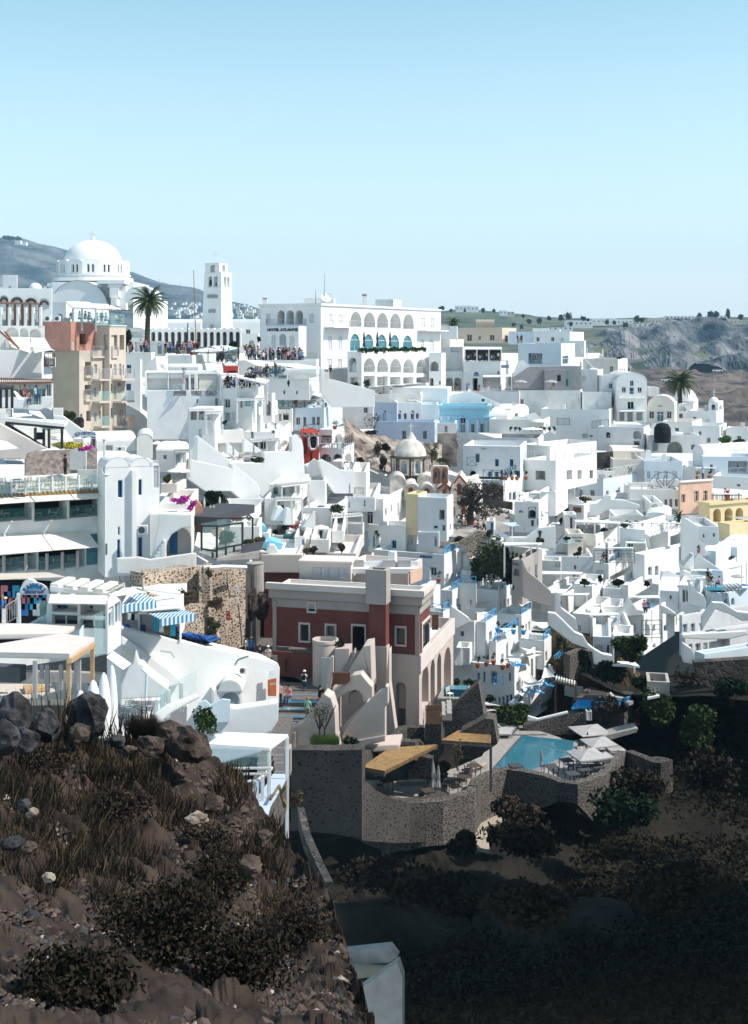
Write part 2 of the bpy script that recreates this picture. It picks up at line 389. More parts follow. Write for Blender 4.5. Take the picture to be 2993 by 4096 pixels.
  for e in(0,1):
   if roof=='vF':mb.face([(-W/2+p[0],d*e,top+p[1])for p in A])
   else:mb.face([(-W*e,d/2+p[0],top+p[1])for p in A])
 wall=mb.bd('wall',mat,root)
 for f,u0,u1,za,zb,arch,kd in panes:
  rec,pm,fm,pn,back,mul=KINDS[kd]
  if not pm:continue
  T=TF if f=='F' else TR
  P2=arch_pts(u0,u1,za,zb)if arch else[(u0,za),(u1,za),(u1,zb),(u0,zb)]
  pb=MB();pb.face([T(*p,rec-.02)for p in P2]);w_=pb.bd(pn,pm,root)
  if fm:
   fm2=fr if(fr and kd in 'wcgt')else fm
   fb=MB();e=min(.09,(u1-u0)*.14)
   ztop=zb if not arch else zb-min((u1-u0)/2,(zb-za)*.7)
   def bar(a,b,c,d_):
    lo,hi=rec-.08,rec-.03
    if f=='F':fb.box(a,b,lo,hi,c,d_)
    else:fb.box(-hi,-lo,a,b,c,d_)
   bar(u0,u0+e,za,ztop);bar(u1-e,u1,za,ztop)
   if not arch:bar(u0+e,u1-e,zb-e,zb)
   if mul:m=(u0+u1)/2;bar(m-e/2,m+e/2,za+e,ztop-e)
   if mul and zb-za>1.5:m=(za+zb)/2;bar(u0+e,u1-e,za+(zb-za)*.62,za+(zb-za)*.62+e)
   fb.bd('frame',fm2,w_)
 B=Bld();B.root,B.W,B.d,B.z,B.top,B.P,B.th,B.loc,B.Y=root,W,d,z1,top,P,t,loc_on,Y
 LAST=B
 if trim:
  for zo,hh,pr,tm in trim:
   tb=MB();z=top-zo
   tb.box(-W-pr,pr,-pr,0-.002,z,z+hh);tb.box(.002,pr,0,d,z,z+hh);tb.bd('cornice',tm,root)
 return B
def H(label,xs,ys,Y=None,th=8,holes='',mat='white',roof='p',d=8,**k):return house(k.pop('name','white_house'),label,xs,ys,Y,th,holes,mat,roof,d,**k)
def path_(q,r,n,name,label,cat,mat,group=None):
 mb=MB()
 for a,b in zip(q,q[1:]):mb.tube(a,b,r,n=n)
 return own(mb,name,label,cat,mat,group)
def post_(x,yt,yb,Y,e,name,label,cat,mat,group=None):
 a,b=at(x,yb,Y),at(x,yt,Y);return own(MB().box(a.x-e,a.x+e,Y-e,Y+e,a.z,b.z),name,label,cat,mat,group)
def plate_(x0,x1,y0,y1,Y,t,name,label,cat,mat,group=None):
 a,b=at(x0,y1,Y),at(x1,y0,Y);return own(MB().box(a.x,b.x,Y,Y+t,a.z,b.z),name,label,cat,mat,group)
def rootm(r):return Matrix.Translation(r.location)@r.rotation_euler.to_matrix().to_4x4()
def attach(o,r):
 o.parent=r;o.matrix_parent_inverse=rootm(r).inverted();return o
def own(mb,name,label,cat,mat,group=None,smooth=False):
 n=len(mb.v);cx=sum(v[0]for v in mb.v)/n;cy=sum(v[1]for v in mb.v)/n;cz=min(v[2]for v in mb.v)
 mb.v=[(v[0]-cx,v[1]-cy,v[2]-cz)for v in mb.v]
 o=mb.bd(name,mat,None,smooth,(cx,cy,cz));return tag(o,label,cat,group)
def put(mb,name,mat,root=None,label=None,cat=None,group=None,smooth=False):
 if root is None:return own(mb,name,label,cat,mat,group,smooth)
 return attach(mb.bd(name,mat,None,smooth),root)
def plane_pt(x,y,O,t):
 q=U(px(x),py(y),1.0);n=Vc((-sin(t),-cos(t),0));s=n.dot(O)/n.dot(q);return q*s
def slab(name,label,pts,Y=None,th=0,thick=.35,mat='white',root=None,cat='wall',group=None):
 t=R(th+TH_OFF);Y=dep(pts[0][0],max(p[1]for p in pts),Y);O=at(*pts[0],Y)
 A=[plane_pt(x,y,O,t)for x,y in pts];i_=Vc((sin(t),cos(t),0))*thick
 B_=[p+i_ for p in A];mb=MB();n=len(A)
 mb.face(A);mb.face(B_[::-1])
 for k in range(n):mb.face([A[k],B_[k],B_[(k+1)%n],A[(k+1)%n]])
 return put(mb,name,mat,root,label,cat,group)
def rwall(name,label,pts,yb,thick=.6,mat='stone_wall',root=None,cat='wall',cap=None,group=None,side=1):
 ybs=list(yb)if isinstance(yb,(list,tuple))else[yb]*len(pts)
 if 'stone' in mat:
  q=[(p+(b,),r+(c,))for p,r,b,c in zip(pts,pts[1:],ybs,ybs[1:])];z=[tuple(a+(b-a)*k/6 for a,b in zip(p,r))for p,r in q for k in range(6)]+[pts[-1]+(ybs[-1],)]
  pts=[(a,b+ru(-2.6,2.6)*ZS/2,c)for a,b,c,e in z];ybs=[e[3]for e in z]
 T=[at(x,y,Y)for x,y,Y in pts];n=len(T)
 Bt=[Vc((T[i].x,T[i].y,at(pts[i][0],ybs[i],pts[i][2]).z))for i in range(n)]
 N=[]
 for i in range(n):
  d=T[min(n-1,i+1)]-T[max(0,i-1)];d.z=0;d.normalize();N.append(Vc((-d.y,d.x,0))*thick*side)
 mb=MB();ci=0
 if cap:mb.mat(mat);ci=mb.mat(cap)
 for i in range(n-1):
  a,b=i,i+1
  mb.face([Bt[a],Bt[b],T[b],T[a]]);mb.face([T[a],T[b],T[b]+N[b],T[a]+N[a]],ci);mb.face([T[a]+N[a],T[b]+N[b],Bt[b]+N[b],Bt[a]+N[a]])
 for i in(0,n-1):mb.face([Bt[i],T[i],T[i]+N[i],Bt[i]+N[i]])
 return put(mb,name,mat,root,label,cat,group)
def stairs(label,p0,p1,Y=None,th=0,width=1.4,n=None,mat='white',base=None,root=None,name='outdoor_stairs',group=None):
 t=R(th);Y=dep(*p0,Y);O=at(*p0,Y);q=plane_pt(*p1,O,t);h=q.z-O.z
 n=n or max(3,int(abs(h)/.22));u=q-O;mb=MB();i_=Vc((sin(t),cos(t),0))*width
 zb=O.z-(base or.3)
 for k in range(n):
  a=O+Vc((u.x,u.y,0))*(k/n);b=O+Vc((u.x,u.y,0))*((k+1)/n);z=O.z+h*(k+1)/n
  f=[Vc((a.x,a.y,zb)),Vc((b.x,b.y,zb)),Vc((b.x,b.y,z)),Vc((a.x,a.y,z))]
  mb.hexa([f[0],f[1],f[1]+i_,f[0]+i_],[f[3],f[2],f[2]+i_,f[3]+i_])
 return put(mb,name,mat,root,label,'stairs',group)
def rail_mb(P,Q,h,style='X',r=.03,up=Vc((0,0,1))):
 mb=MB();P,Q=Vc(P),Vc(Q);L=(Q-P).length;n=max(1,round(L/1.4));d=(Q-P)/n
 for k in range(n+1):
  a=P+d*k;mb.tube(a,a+up*h,r*1.4,n=4)
 mb.tube(P+up*h,Q+up*h,r*1.3,n=4);mb.tube(P+up*.1,Q+up*.1,r,n=4)
 if style=='X':
  for k in range(n):
   a=P+d*k;b=P+d*(k+1)
   mb.tube(a+up*.12,b+up*h,r,n=4);mb.tube(b+up*.12,a+up*h,r,n=4)
 elif style=='v':
  m=max(3,int(L/.16))
  for k in range(m):a=P+(Q-P)*((k+.5)/m);mb.tube(a+up*.1,a+up*h,r*.7,n=3)
 elif style=='h':
  for k in range(1,4):mb.tube(P+up*h*k/4,Q+up*h*k/4,r*.7,n=4)
 return mb
def glass_mb(P,Q,h):
 mb=MB();P,Q=Vc(P),Vc(Q);d=Q-P;nn=Vc((d.y,-d.x,0)).normalized()*.012;m=max(1,round(d.length/1.6))
 for k in range(m):
  a,b=P+d*(k/m+.01),P+d*((k+1)/m-.01);mb.hexa([a-nn,b-nn,b+nn,a+nn],[v+Vc((0,0,h))for v in(a-nn,b-nn,b+nn,a+nn)])
 return mb
def rail(x0,y0,x1,y1,h=.9,style='X',mat='white',Y=None,Y2=None,root='last',label=None):
 Y=dep(x0,y0,Y);Y2=Y if Y2 is None else Y2
 r_=(None if label else LAST.root)if root=='last' else root
 P,Q=at(x0,y0,Y),at(x1,y1,Y2)
 if style=='g':return put(glass_mb(P,Q,h),'glass_railing',mat if mat!='white' else GC,r_,label,'railing')
 return put(rail_mb(P,Q,h,style),'railing',mat,r_,label,'railing')
def hrail(face,x0,x1,h=.9,style='X',mat='white',z=None,B=None,off=.1):
 B=B or LAST
 z=B.top if z is None else z;ym=(HZ-(B.P.z+z)/B.Y*F-OY)*ZS
 lo,hi=(-B.W,0)if face=='F' else(0,B.d)
 a=lo+.1 if x0 is None else B.loc(face,x0,ym)[0];b=hi-.1 if x1 is None else B.loc(face,x1,ym)[0]
 a,b=max(lo+.05,a),min(hi-.05,b)
 if face=='F':P,Q=Vc((a,off,z)),Vc((b,off,z))
 else:P,Q=Vc((-off,a,z)),Vc((-off,b,z))
 if style=='g':return glass_mb(P,Q,h).bd('glass_railing',mat if mat!='white' else GC,B.root)
 return rail_mb(P,Q,h,style).bd('railing',mat,B.root)
def sail(label,pts,mat=CW,posts=(),Y=None,group=None,sag=.12,ph=2.4):
 C_=[at(p[0],p[1],p[2]if len(p)>2 else Y)for p in pts];n=8;mb=MB();g=[]
 if len(C_)==3:C_=[C_[0],C_[1],C_[2],C_[2].lerp(C_[0],.5)]
 ct=sum(C_,Vc())/4;sz=max((C_[0]-C_[2]).length,(C_[1]-C_[3]).length)
 for i in range(n+1):
  for j in range(n+1):
   u,v=i/n,j/n;p=C_[0].lerp(C_[1],u).lerp(C_[3].lerp(C_[2],u),v)
   e=max(0,4*u*(1-u)*(1 if v in(0,1)else 1),0)*abs(2*v-1)**2+4*v*(1-v)*abs(2*u-1)**2
   p=p.lerp(ct,min(.3,e*sag));p=p-Vc((0,0,sz*.05*16*u*v*(1-u)*(1-v)*.8));g.append(p)
 root=empty('shade_sail',Vc((ct.x,ct.y,ct.z-ph)));tag(root,label,'shade sail',group)
 for k in(0,.02):
  for i in range(n):
   for j in range(n):
    q=[g[i*(n+1)+j],g[(i+1)*(n+1)+j],g[(i+1)*(n+1)+j+1],g[i*(n+1)+j+1]]
    mb.face([p+Vc((0,0,k))for p in(q if k else q[::-1])])
 put(mb,'canopy',mat,root,smooth=True)
 for k in posts:
  pb=MB();pb.tube(C_[k]-Vc((0,0,ph)),C_[k]+Vc((0,0,.15)),.06,.05);put(pb,'post','white' if mat!='canvas_dark' else 'iron',root)
 return root
def pg(label,pts,ph=2.5,mat='white',posts=(0,1),slats=0,Y=None,group=None,th=.16,name='pergola',pmat=None,pr=.09,pname='post',cat='pergola'):
 C_=[at(p[0],p[1],p[2]if len(p)>2 else Y)for p in pts]
 root=empty(name,Vc((C_[0].x,C_[0].y,C_[0].z-ph)));tag(root,label,cat,group);mb=MB()
 up=Vc((0,0,th))
 if slats:
  for k in range(slats+1):
   f0,f1=k/slats,k/slats+.55/slats
   a,b=C_[0].lerp(C_[1],f0),C_[3].lerp(C_[2],f0);c,d=C_[0].lerp(C_[1],min(1,f1)),C_[3].lerp(C_[2],min(1,f1))
   mb.hexa([a,c,d,b],[a+up,c+up,d+up,b+up])
  put(mb,'slats',mat,root)
  for a,b in((0,1),(3,2)):fb=MB();fb.tube(C_[a]-Vc((0,0,.08)),C_[b]-Vc((0,0,.08)),.09,n=4);put(fb,'beam',pmat or mat,root)
 else:
  mb.hexa(C_,[c+up for c in C_]);put(mb,'canopy',mat,root)
 for k in posts:
  if k==int(k):c=C_[int(k)]
  else:c=C_[int(k)].lerp(C_[(int(k)+1)%4],k-int(k))
  ctr=sum(C_,Vc())/4;c=c.lerp(ctr,.03)
  pb=MB();pb.box(c.x-pr,c.x+pr,c.y-pr,c.y+pr,c.z-ph,c.z-.002);put(pb,pname,pmat or mat,root)
 return root
PT={}
def proto(key,fn):
 if key not in PT:
  r=fn();proto_done(r);PT[key]=r;r['_new']=1
 r=PT[key]
 if r.get('_new'):del r['_new'];return r
 return clone(r)
def place(key,fn,loc,rz=0,sc=1,label=None,cat=None,group=None):
 o=proto(key,fn);o.location=loc;o.rotation_euler=(0,0,rz);o.scale=(sc,)*3 if not isinstance(sc,tuple)else sc
 for k in('label','group'):
  if k in o:del o[k]
 return tag(o,label,cat,group)
# ---- umbrellas
def umb_open(mat,sq):
 def f():
  r=empty('parasol');n=8 if not sq else 4;mb=MB();a0=0 if not sq else pi/4;R_=1.5 if not sq else 1.75
  ring=[]
  N_=n*4
  for rr,z in((.02,2.75),(.5,2.6),(1,2.4),(1.5,2.16)):
   row=[]
   for i in range(N_):
    t=a0+2*pi*i/N_;ph=(i%4)/4;kk=cos(pi/n)/cos((ph-.5)*2*pi/n)
    q=rr/1.5*R_*kk;row.append((q*cos(t),q*sin(t),z+(.05*(1-abs(ph-.5)*2)*-1 if rr>.1 else 0)))
   ring.append(row)
  row=[(p[0],p[1],p[2]-.16)for p in ring[-1]];ring.append(row)
  for j in range(len(ring)-1):
   for i in range(N_):mb.face([ring[j][i],ring[j][(i+1)%N_],ring[j+1][(i+1)%N_],ring[j+1][i]])
  mb.bd('canopy',mat,r)
  rb=MB()
  for i in range(n):
   t=a0+2*pi*i/n;rb.tube((0,0,1.9),(R_*.6*cos(t),R_*.6*sin(t),2.38),.012,n=3)
  rb.bd('ribs','white',r)
  pb=MB();pb.tube((0,0,0),(0,0,2.86),.03);pb.lathe([(.001,2.95),(.05,2.88),(.02,2.8)],8);pb.bd('pole','wood_pale' if mat=='canvas' else 'steel',r)
  bb=MB();bb.box(-.28,.28,-.28,.28,.0,.1);bb.bd('base','concrete',r);return r
 return f
def umb_closed(mat):
 def f():
  r=empty('closed_parasol');mb=MB();n=16
  prof=[(.02,2.62),(.07,2.5),(.11,2.2),(.16,1.8),(.13,1.5),(.10,1.36),(.19,1.0),(.23,.78)]
  for j in range(len(prof)-1):
   for i in range(n):
    q=[]
    for(rr,z),ii in((prof[j],i),(prof[j],i+1),(prof[j+1],i+1),(prof[j+1],i)):
     t=2*pi*ii/n;k=1 if ii%2 else.68;q.append((rr*k*cos(t),rr*k*sin(t),z-(.07 if ii%2 and rr>.2 else 0)))
    mb.face(q)
  mb.bd('canopy',mat,r)
  pb=MB();pb.tube((0,0,0),(0,0,2.72),.028);pb.bd('pole','steel',r)
  bb=MB();bb.box(-.25,.25,-.25,.25,.0,.08);bb.bd('base','concrete',r);return r
 return f
def UO(x,ya,yb,wpx,label,mat=CW,Y=None,sq=0,group=None,rz=.3):
 Y=dep(x,yb,Y);Wm=wpx/ZS/F*Y;s=Wm/3.1;hm=(yb-ya)/ZS/F*Y/2.9
 return place(('uo',mat,sq),umb_open(mat,sq),at(x,yb,Y),rz,(s,s,max(.4,hm)),label,'parasol',group)
def UC(x,ya,yb,label,mat='canvas',Y=None,group=None):
 Y=dep(x,yb,Y);s=(yb-ya)/ZS/F*Y/2.7
 return place(('uc',mat),umb_closed(mat),at(x,yb,Y),random.random()*3,(s*1.15,s*1.15,s),label,'parasol',group)
# ---- furniture
def chair_f(mat,seat='cane'):
 def f():
  r=empty('cafe_chair')
  for sx in(-1,1):
   for sy in(-1,1):
    mb=MB();mb.tube((sx*.19,sy*.19,0),(sx*.18,sy*.18,.44),.022,n=4);mb.bd('leg',mat,r)
  MB().box(-.22,.22,-.21,.21,.44,.48).bd('seat',seat,r)
  mb=MB();mb.tube((-.2,.2,.48),(-.2,.25,.92),.022,n=4);mb.tube((.2,.2,.48),(.2,.25,.92),.022,n=4)
  for z in(.6,.72,.84):mb.box(-.19,.19,.225,.25,z,z+.05)
  mb.bd('backrest',mat,r);return r
 return f
def table_f(mat,top,L=.8):
 def f():
  r=empty('cafe_table');MB().box(-L/2,L/2,-.4,.4,.71,.75).bd('tabletop',top,r)
  for sx in(-1,1):
   for sy in(-1,1):MB().tube((sx*(L/2-.06),sy*.34,0),(sx*(L/2-.06),sy*.34,.71),.03,n=4).bd('leg',mat,r)
  return r
 return f
def lounger_f(mat,cm):
 def f():
  r=empty('sun_lounger');mb=MB();mb.box(-.32,.32,-.95,.4,.28,.34)
  for sx in(-1,1):
   for y in(-.85,.75):mb.box(sx*.3-.03,sx*.3+.03,y-.03,y+.03,0,.28)
  mb.box(-.3,.3,.4,.8,.22,.28)
  mb.bd('frame',mat,r)
  T=Matrix.Translation((0,.4,.36))@Matrix.Rotation(R(40),4,'X')
  MB().box(-.3,.3,0,.7,0,.06,T=T).bd('backrest',cm,r);MB().box(-.3,.3,-.93,.38,.342,.40).bd('cushion',cm,r)
  return r
 return f
def CH(x,y,Y,rz,label,mat='chair_wood',group=None,sc=1):
 return place(('ch',mat),chair_f(mat,'cane' if mat=='chair_wood' else mat),at(x,y,Y),rz,sc,label,'chair',group)
def TB(x,y,Y,rz,label,mat='chair_wood',top='white',group=None,sc=1):
 return place(('tb',mat,top),table_f(mat,top),at(x,y,Y),rz,sc,label,'table',group)
def LG(x,y,Y,rz,label,mat='white',cm=CW,group=None,sc=1):
 return place(('lg',mat,cm),lounger_f(mat,cm),at(x,y,Y),rz,sc,label,'sun lounger',group)
# ---- fixtures on houses
def acunit(x0,x1,y0,y1,Y,label,th=0):
 P=at(x0,y1,Y);Q=at(x1,y0,Y);w_,h=Q.x-P.x,Q.z-P.z
 r=empty('air_conditioner',P,-R(th));tag(r,label,'air conditioner')
 MB().box(0,w_,0,.35,0,h).bd('casing',CW,r)
 mb=MB();n=14;c=(w_*.42,-.01,h/2);rr=min(w_,h)*.38
 mb.face([(c[0]+rr*cos(6.283*i/n),-.012,c[2]+rr*sin(6.283*i/n))for i in range(n)]);mb.bd('fan','dark_grey',r)
 return r
def chimney(x0,x1,y0,y1,Y,label):
 P=at(x0,y1,Y);Q=at(x1,y0,Y);w_,h=Q.x-P.x,Q.z-P.z
 mb=MB();TFc=lambda u,z,q:(u,q,z);b=w_*.28
 wallface(mb,TFc,0,w_,0,h*.93,[(b*.5,w_/2-.04,h*.74,h*.9,1,w_*.5,1),(w_/2+.04,w_-b*.5,h*.74,h*.9,1,w_*.5,1)])
 mb.face([(w_,0,0),(w_,w_,0),(w_,w_,h*.93),(w_,0,h*.93)]);mb.face([(0,0,0),(0,w_,0),(0,w_,h*.93),(0,0,h*.93)]);mb.face([(0,w_,0),(w_,w_,0),(w_,w_,h*.93),(0,w_,h*.93)])
 mb.box(-.04,w_+.04,-.04,w_+.04,h*.93+.002,h)
 o=mb.bd('chimney','white',None,loc=P);return tag(o,label,'chimney')
def dish(x,y,Y,r_=.5,label='',az=.4):
 o=empty('satellite_dish',at(x,y,Y),az);tag(o,label,'satellite dish')
 T=Matrix.Rotation(R(62),4,'X');mb=MB();mb.lathe([(.001,0),(r_*.5,.04),(r_*.85,.13),(r_,.2)],18);mb.v=[tuple(T@Vc(v)+Vc((0,0,.9)))for v in mb.v]
 mb.bd('reflector','white_worn',o,True);MB().tube((0,0,0),(0,.05,.95),.03).tube((0,-.05,.95),(0,-.55,1.25),.015,n=4).bd('arm','steel',o);return o
def pot(x,y,Y,label,s=1,mat='terracotta',leaf='leaf',group=None,h=.6,cat='potted plant'):
 r=empty('potted_plant',at(x,y,Y));tag(r,label,cat,group)
 MB().lathe([(.001,0),(.14*s,0),(.22*s,.34*s),(.24*s,.38*s),(.2*s,.36*s),(.001,.33*s)],10).bd('pot',mat,r)
 mb=MB();leaves(mb,Vc((0,0,(.4+h/2)*s)),.32*s,.32*s,h*.55*s,int(60),.09*s);mb.bd('foliage',leaf,r);return r
def leaves(mb,c,rx,ry,rz,n,size,lump=3,mi=0,stretch=1.6):
 cl=[]
 for i in range(max(1,lump)):
  v=Vc((random.gauss(0,1),random.gauss(0,1),random.gauss(0,1))).normalized()*ru(.25,.75)
  cl.append((v,ru(.35,.6)))
 for i in range(n):
  v,cr=random.choice(cl);d=Vc((random.gauss(0,1),random.gauss(0,1),random.gauss(0,1))).normalized()*(random.random()**.4)*cr
  p=v+d;p=Vc((p.x*rx,p.y*ry,p.z*rz))+c
  a=Vc((random.gauss(0,1),random.gauss(0,1),random.gauss(0,.8))).normalized();b=a.orthogonal().normalized();e=a.cross(b)
  t=ru(0,6.28);f=b*cos(t)+e*sin(t);s=size*ru(.6,1.4);g=f.cross(a)*s*stretch/2;f=f*s/2
  mb.face([p-g,p+f*.9,p+g,p-f*.9],mi)
def bush(x,y,wpx,hpx,label,Y=None,mat='leaf',n=None,size=.16,name='bush',cat='shrub',group=None,lump=None,stem=True,dp=.7):
 Y=dep(x,y,Y);w_,h=wpx/ZS/F*Y,hpx/ZS/F*Y;P=at(x,y,Y);r=empty(name,P);tag(r,label,cat,group)
 n=n or int(min(2600,260+90*w_*h/(size*size*8)));lump=lump or max(5,int(w_*h*1.2));mb=MB()
 leaves(mb,Vc((0,0,h*.5)),w_*.56,w_*.56*dp,h*.55,n,size,min(lump,40));mb.bd('foliage',mat,r)
 if stem:
  sb=MB()
  for k in range(4):a=ru(0,6.28);sb.tube((0,0,-.2),(w_*.2*cos(a),w_*.15*sin(a),h*.5),.05*min(1,h),.02)
  sb.bd('stem','bark',r)
 return r
def palm(x,yb,yt,crown_px,label,Y=None,nf=46,tr=.28,drop=1.0):
 Y=dep(x,yb,Y);P=at(x,yb,Y);h=(yb-yt)/ZS/F*Y;Rf=crown_px/ZS/F*Y/2
 r=empty('palm_tree',P);tag(r,label,'palm tree');tb=MB();n=14;lean=.03*h
 for k in range(n):
  a,b=k/n,(k+1)/n
  tb.tube((lean*a*a,0,h*a),(lean*b*b,0,h*b),tr*(1.15-.35*a)*1.12,tr*(1.15-.35*b)*.92,n=10)
 tb.lathe([(tr*.8,h-.6),(tr*1.7,h-.2),(tr*1.3,h+.2),(.01,h+.4)],10,(lean,0,0));tb.bd('trunk','bark',r)
 cb=MB()
 for i in range(nf):
  az=i*2.399+ru(-.2,.2);el=R(82-115*(i/nf)**.9*drop+ru(-6,6));L=Rf*ru(.95,1.12)
  hz=Vc((cos(az),sin(az),0));p=Vc((lean,0,h+.15));m=12;e=el;pts=[p.copy()]
  for k in range(m):p=p+(hz*cos(e)+Vc((0,0,sin(e))))*(L/m);e-=R(4.2+5*k/m)*drop;pts.append(p.copy())
  side=Vc((-hz.y,hz.x,0))
  for k in range(m):
   cb.tube(pts[k],pts[k+1],.03*(1.2-k/m),n=3)
   dd=(pts[k+1]-pts[k]).normalized();up=side.cross(dd)
   for s in(-1,1):
    for q in(.1,.45,.8):
     b0=pts[k].lerp(pts[k+1],q);ll=L*.2*sin(pi*min(1,(k+q+1.2)/(m+1.5)))+.05;tip=b0+(side*s*.8+dd*.75+up*.28-Vc((0,0,.25))).normalized()*ll
     cb.face([b0,b0+dd*.09,tip])
 cb.bd('crown','palm',r);return r
def lt_(txt,x,y,hpx,Y,th=0,mat='lettering',root=None,off=.06,bold=0,name='lettering',align='CENTER',face_pt=None,sx=1.0,arc=None):
 c=bpy.data.curves.new('t','FONT');c.body=txt;c.align_x=align;c.align_y='CENTER';c.extrude=.015;c.offset=bold
 s=hpx/ZS/F*Y/.7;c.size=s;c.resolution_u=2
 o=bpy.data.objects.new('t',c);COL.objects.link(o);bpy.context.view_layer.update()
 me=bpy.data.meshes.new_from_object(o.evaluated_get(bpy.context.evaluated_depsgraph_get()));bpy.data.objects.remove(o)
 me.materials.clear();me.materials.append(M(mat));me.name=name
 if arc:
  for v in me.vertices:
   a=v.co.x/arc;v.co.x,v.co.y=(arc+v.co.y)*sin(a),(arc+v.co.y)*cos(a)-arc
 t=R(th);P=at(x,y,Y)if face_pt is None else face_pt
 P=P+Vc((-sin(t),-cos(t),0))*off
 o=bpy.data.objects.new(name,me);COL.objects.link(o);o.location=P;o.rotation_euler=(R(90),0,-t);o.scale=(sx,1,1)
 if root:attach(o,root)
 return o
def fpt(B,face,x,y):
 u,z=B.loc(face,x,y);v=Vc((u,0,z))if face=='F' else Vc((0,u,z));return rootm(B.root)@v
# ---- people
def person_mesh(pose,skin,shirt,pants,hair,hat=None,bag=None,lg='long'):
 J={};E=[]
 def j(n,p,r,par=None):
  J[n]=(Vc(p),r)
  if par:E.append((par,n))
 sit=pose in('sit','lean');hz_=.93 if not sit else.46
 j('pel',(0,0,hz_),.135);j('wst',(0,-.01,hz_+.17),.115,'pel');j('chest',(0,-.01+(-.04 if sit else 0),hz_+.40),.145,'wst')
 bx=-.06 if sit else 0
 j('neck',(0,bx,hz_+.56),.055,'chest');j('hd1',(0,bx-.01,hz_+.66),.085,'neck');j('hd2',(0,bx-.005,hz_+.76),.092,'hd1')
 for s,n in((-1,'l'),(1,'r')):
  j('sh'+n,(s*.19,bx,hz_+.50),.06,'chest')
  if pose=='stand':el,wr=(s*.25,.02,hz_+.22),(s*.26,-.05,hz_-.02)
  elif pose=='walk':el,wr=(s*.25,.06*s,hz_+.24),(s*.26,-.1+.12*s,hz_+.03)
  elif pose=='reach':el,wr=(s*.27,-.16,hz_+.34),(s*.14,-.3,hz_+.56)
  else:el,wr=(s*.25,bx-.06,hz_+.26),(s*.17,bx-.28,hz_+.18)
  j('el'+n,el,.042,'sh'+n);j('wr'+n,wr,.027,'el'+n)
  d=(Vc(wr)-Vc(el)).normalized();hp=Vc(wr)+d*.07;j('pm'+n,hp,.034,'wr'+n)
  for q in range(4):o_=Vc((0,0,0))+Vc((.2,(q-1.5)*.018*5,0))*0+Vc(((q-1.5)*.004,(q-1.5)*.019,0));j('f%s%d'%(n,q),hp+d*(.06+.012*(q in(1,2)))+o_,.009,'pm'+n);j('g%s%d'%(n,q),hp+d*(.095+.014*(q in(1,2)))+o_*1.1+Vc((-s*.015,0,0)),.008,'f%s%d'%(n,q))
  j('th'+n,hp+d*.01+Vc((-s*.02,-.045,0)),.011,'pm'+n)
  j('hp'+n,(s*.10,0,hz_-.04),.105,'pel')
  if sit:kn,an=(s*.13,-.42,.48),(s*.13,-.44,.09)
  elif pose=='walk':kn,an=(s*.10,-.10-.10*s,.50),(s*.10,.05-.20*s,.10+(.05 if s<0 else 0))
  else:kn,an=(s*.11,-.02,.50),(s*.115,.01,.09)
  j('kn'+n,kn,.062,'hp'+n);j('an'+n,an,.042,'kn'+n);j('to'+n,(an[0]*1.1,an[1]-.15,.035),.036,'an'+n)
 names=list(J);ix={n:i for i,n in en(names)}
 me=bpy.data.meshes.new('person');me.from_pydata([tuple(J[n][0])for n in names],[(ix[a],ix[b])for a,b in E],[])
 o=bpy.data.objects.new('person_tmp',me);COL.objects.link(o);o.modifiers.new('s','SKIN')
 for i,n in en(names):me.skin_vertices[0].data[i].radius=(J[n][1],)*2
 me.skin_vertices[0].data[0].use_root=True
 o.modifiers.new('b','SUBSURF').levels=1
 bpy.context.view_layer.update();m2=bpy.data.meshes.new_from_object(o.evaluated_get(bpy.context.evaluated_depsgraph_get()));bpy.data.objects.remove(o)
 m2.materials.clear();m2.materials.append(M(skin));m2.name='person';m2.polygons.foreach_set('use_smooth',[True]*len(m2.polygons))
 body=bpy.data.objects.new('person',m2);COL.objects.link(body)
 segs=[(a,b,J[a][0],J[b][0])for a,b in E]
 def near(p):
  best=None
  for a,b,p0,p1 in segs:
   d=p1-p0;t=max(0,min(1,(p-p0).dot(d)/max(1e-9,d.length_squared)));q=(p0+d*t-p).length
   if best is None or q<best[0]:best=(q,b,t)
  return best
 vs=[v.co.copy()for v in m2.vertices];nn=[v.normal.copy()for v in m2.vertices]
 def cloth(nm,keep,mat,off):
  mb=MB()
  for f in m2.polygons:
   c=sum((vs[i]for i in f.vertices),Vc())/len(f.vertices);_,b,t=near(c)
   if keep(b,t,c):mb.face([vs[i]+nn[i]*off for i in f.vertices])
  if mb.f:mb.bd(nm,mat,body,True)
 cloth('shirt',lambda b,t,c:b in('wst','chest','shl','shr')or(b in('ell','elr')and t<.6)or(b=='neck' and t<.3)or(b in('hpl','hpr')and c.z>hz_+.02),shirt,.014)
 cloth('trousers',lambda b,t,c:(b in('hpl','hpr')and c.z<=hz_+.03)or b in('knl','knr')or(b in('anl','anr')and(t<.9 if lg=='long' else t<.12)),pants,.016)
 cloth('shoe',lambda b,t,c:b in('tol','tor')or(b in('anl','anr')and t>.93),'shirt_black',.01)
 hb=MB();c=J['hd2'][0]
 hb.lathe([(.105,-.04),(.108,.0),(.098,.05),(.06,.09),(.001,.105)],12,(c.x,c.y+.012,c.z));hb.bd('hair',hair,body,True)
 fb=MB()
 fb.tube((c.x,c.y-.085,c.z-.03),(c.x,c.y-.115,c.z-.055),.006,.012,n=5)
 for s in(-1,1):fb.box(c.x+s*.1-.008,c.x+s*.1+.008,c.y-.02,c.y+.02,c.z-.06,c.z)
 fb.bd('face_detail',skin,body);eb=MB()
 for s in(-1,1):eb.box(c.x+s*.035-.012,c.x+s*.035+.012,c.y-.096,c.y-.085,c.z-.022,c.z-.01)
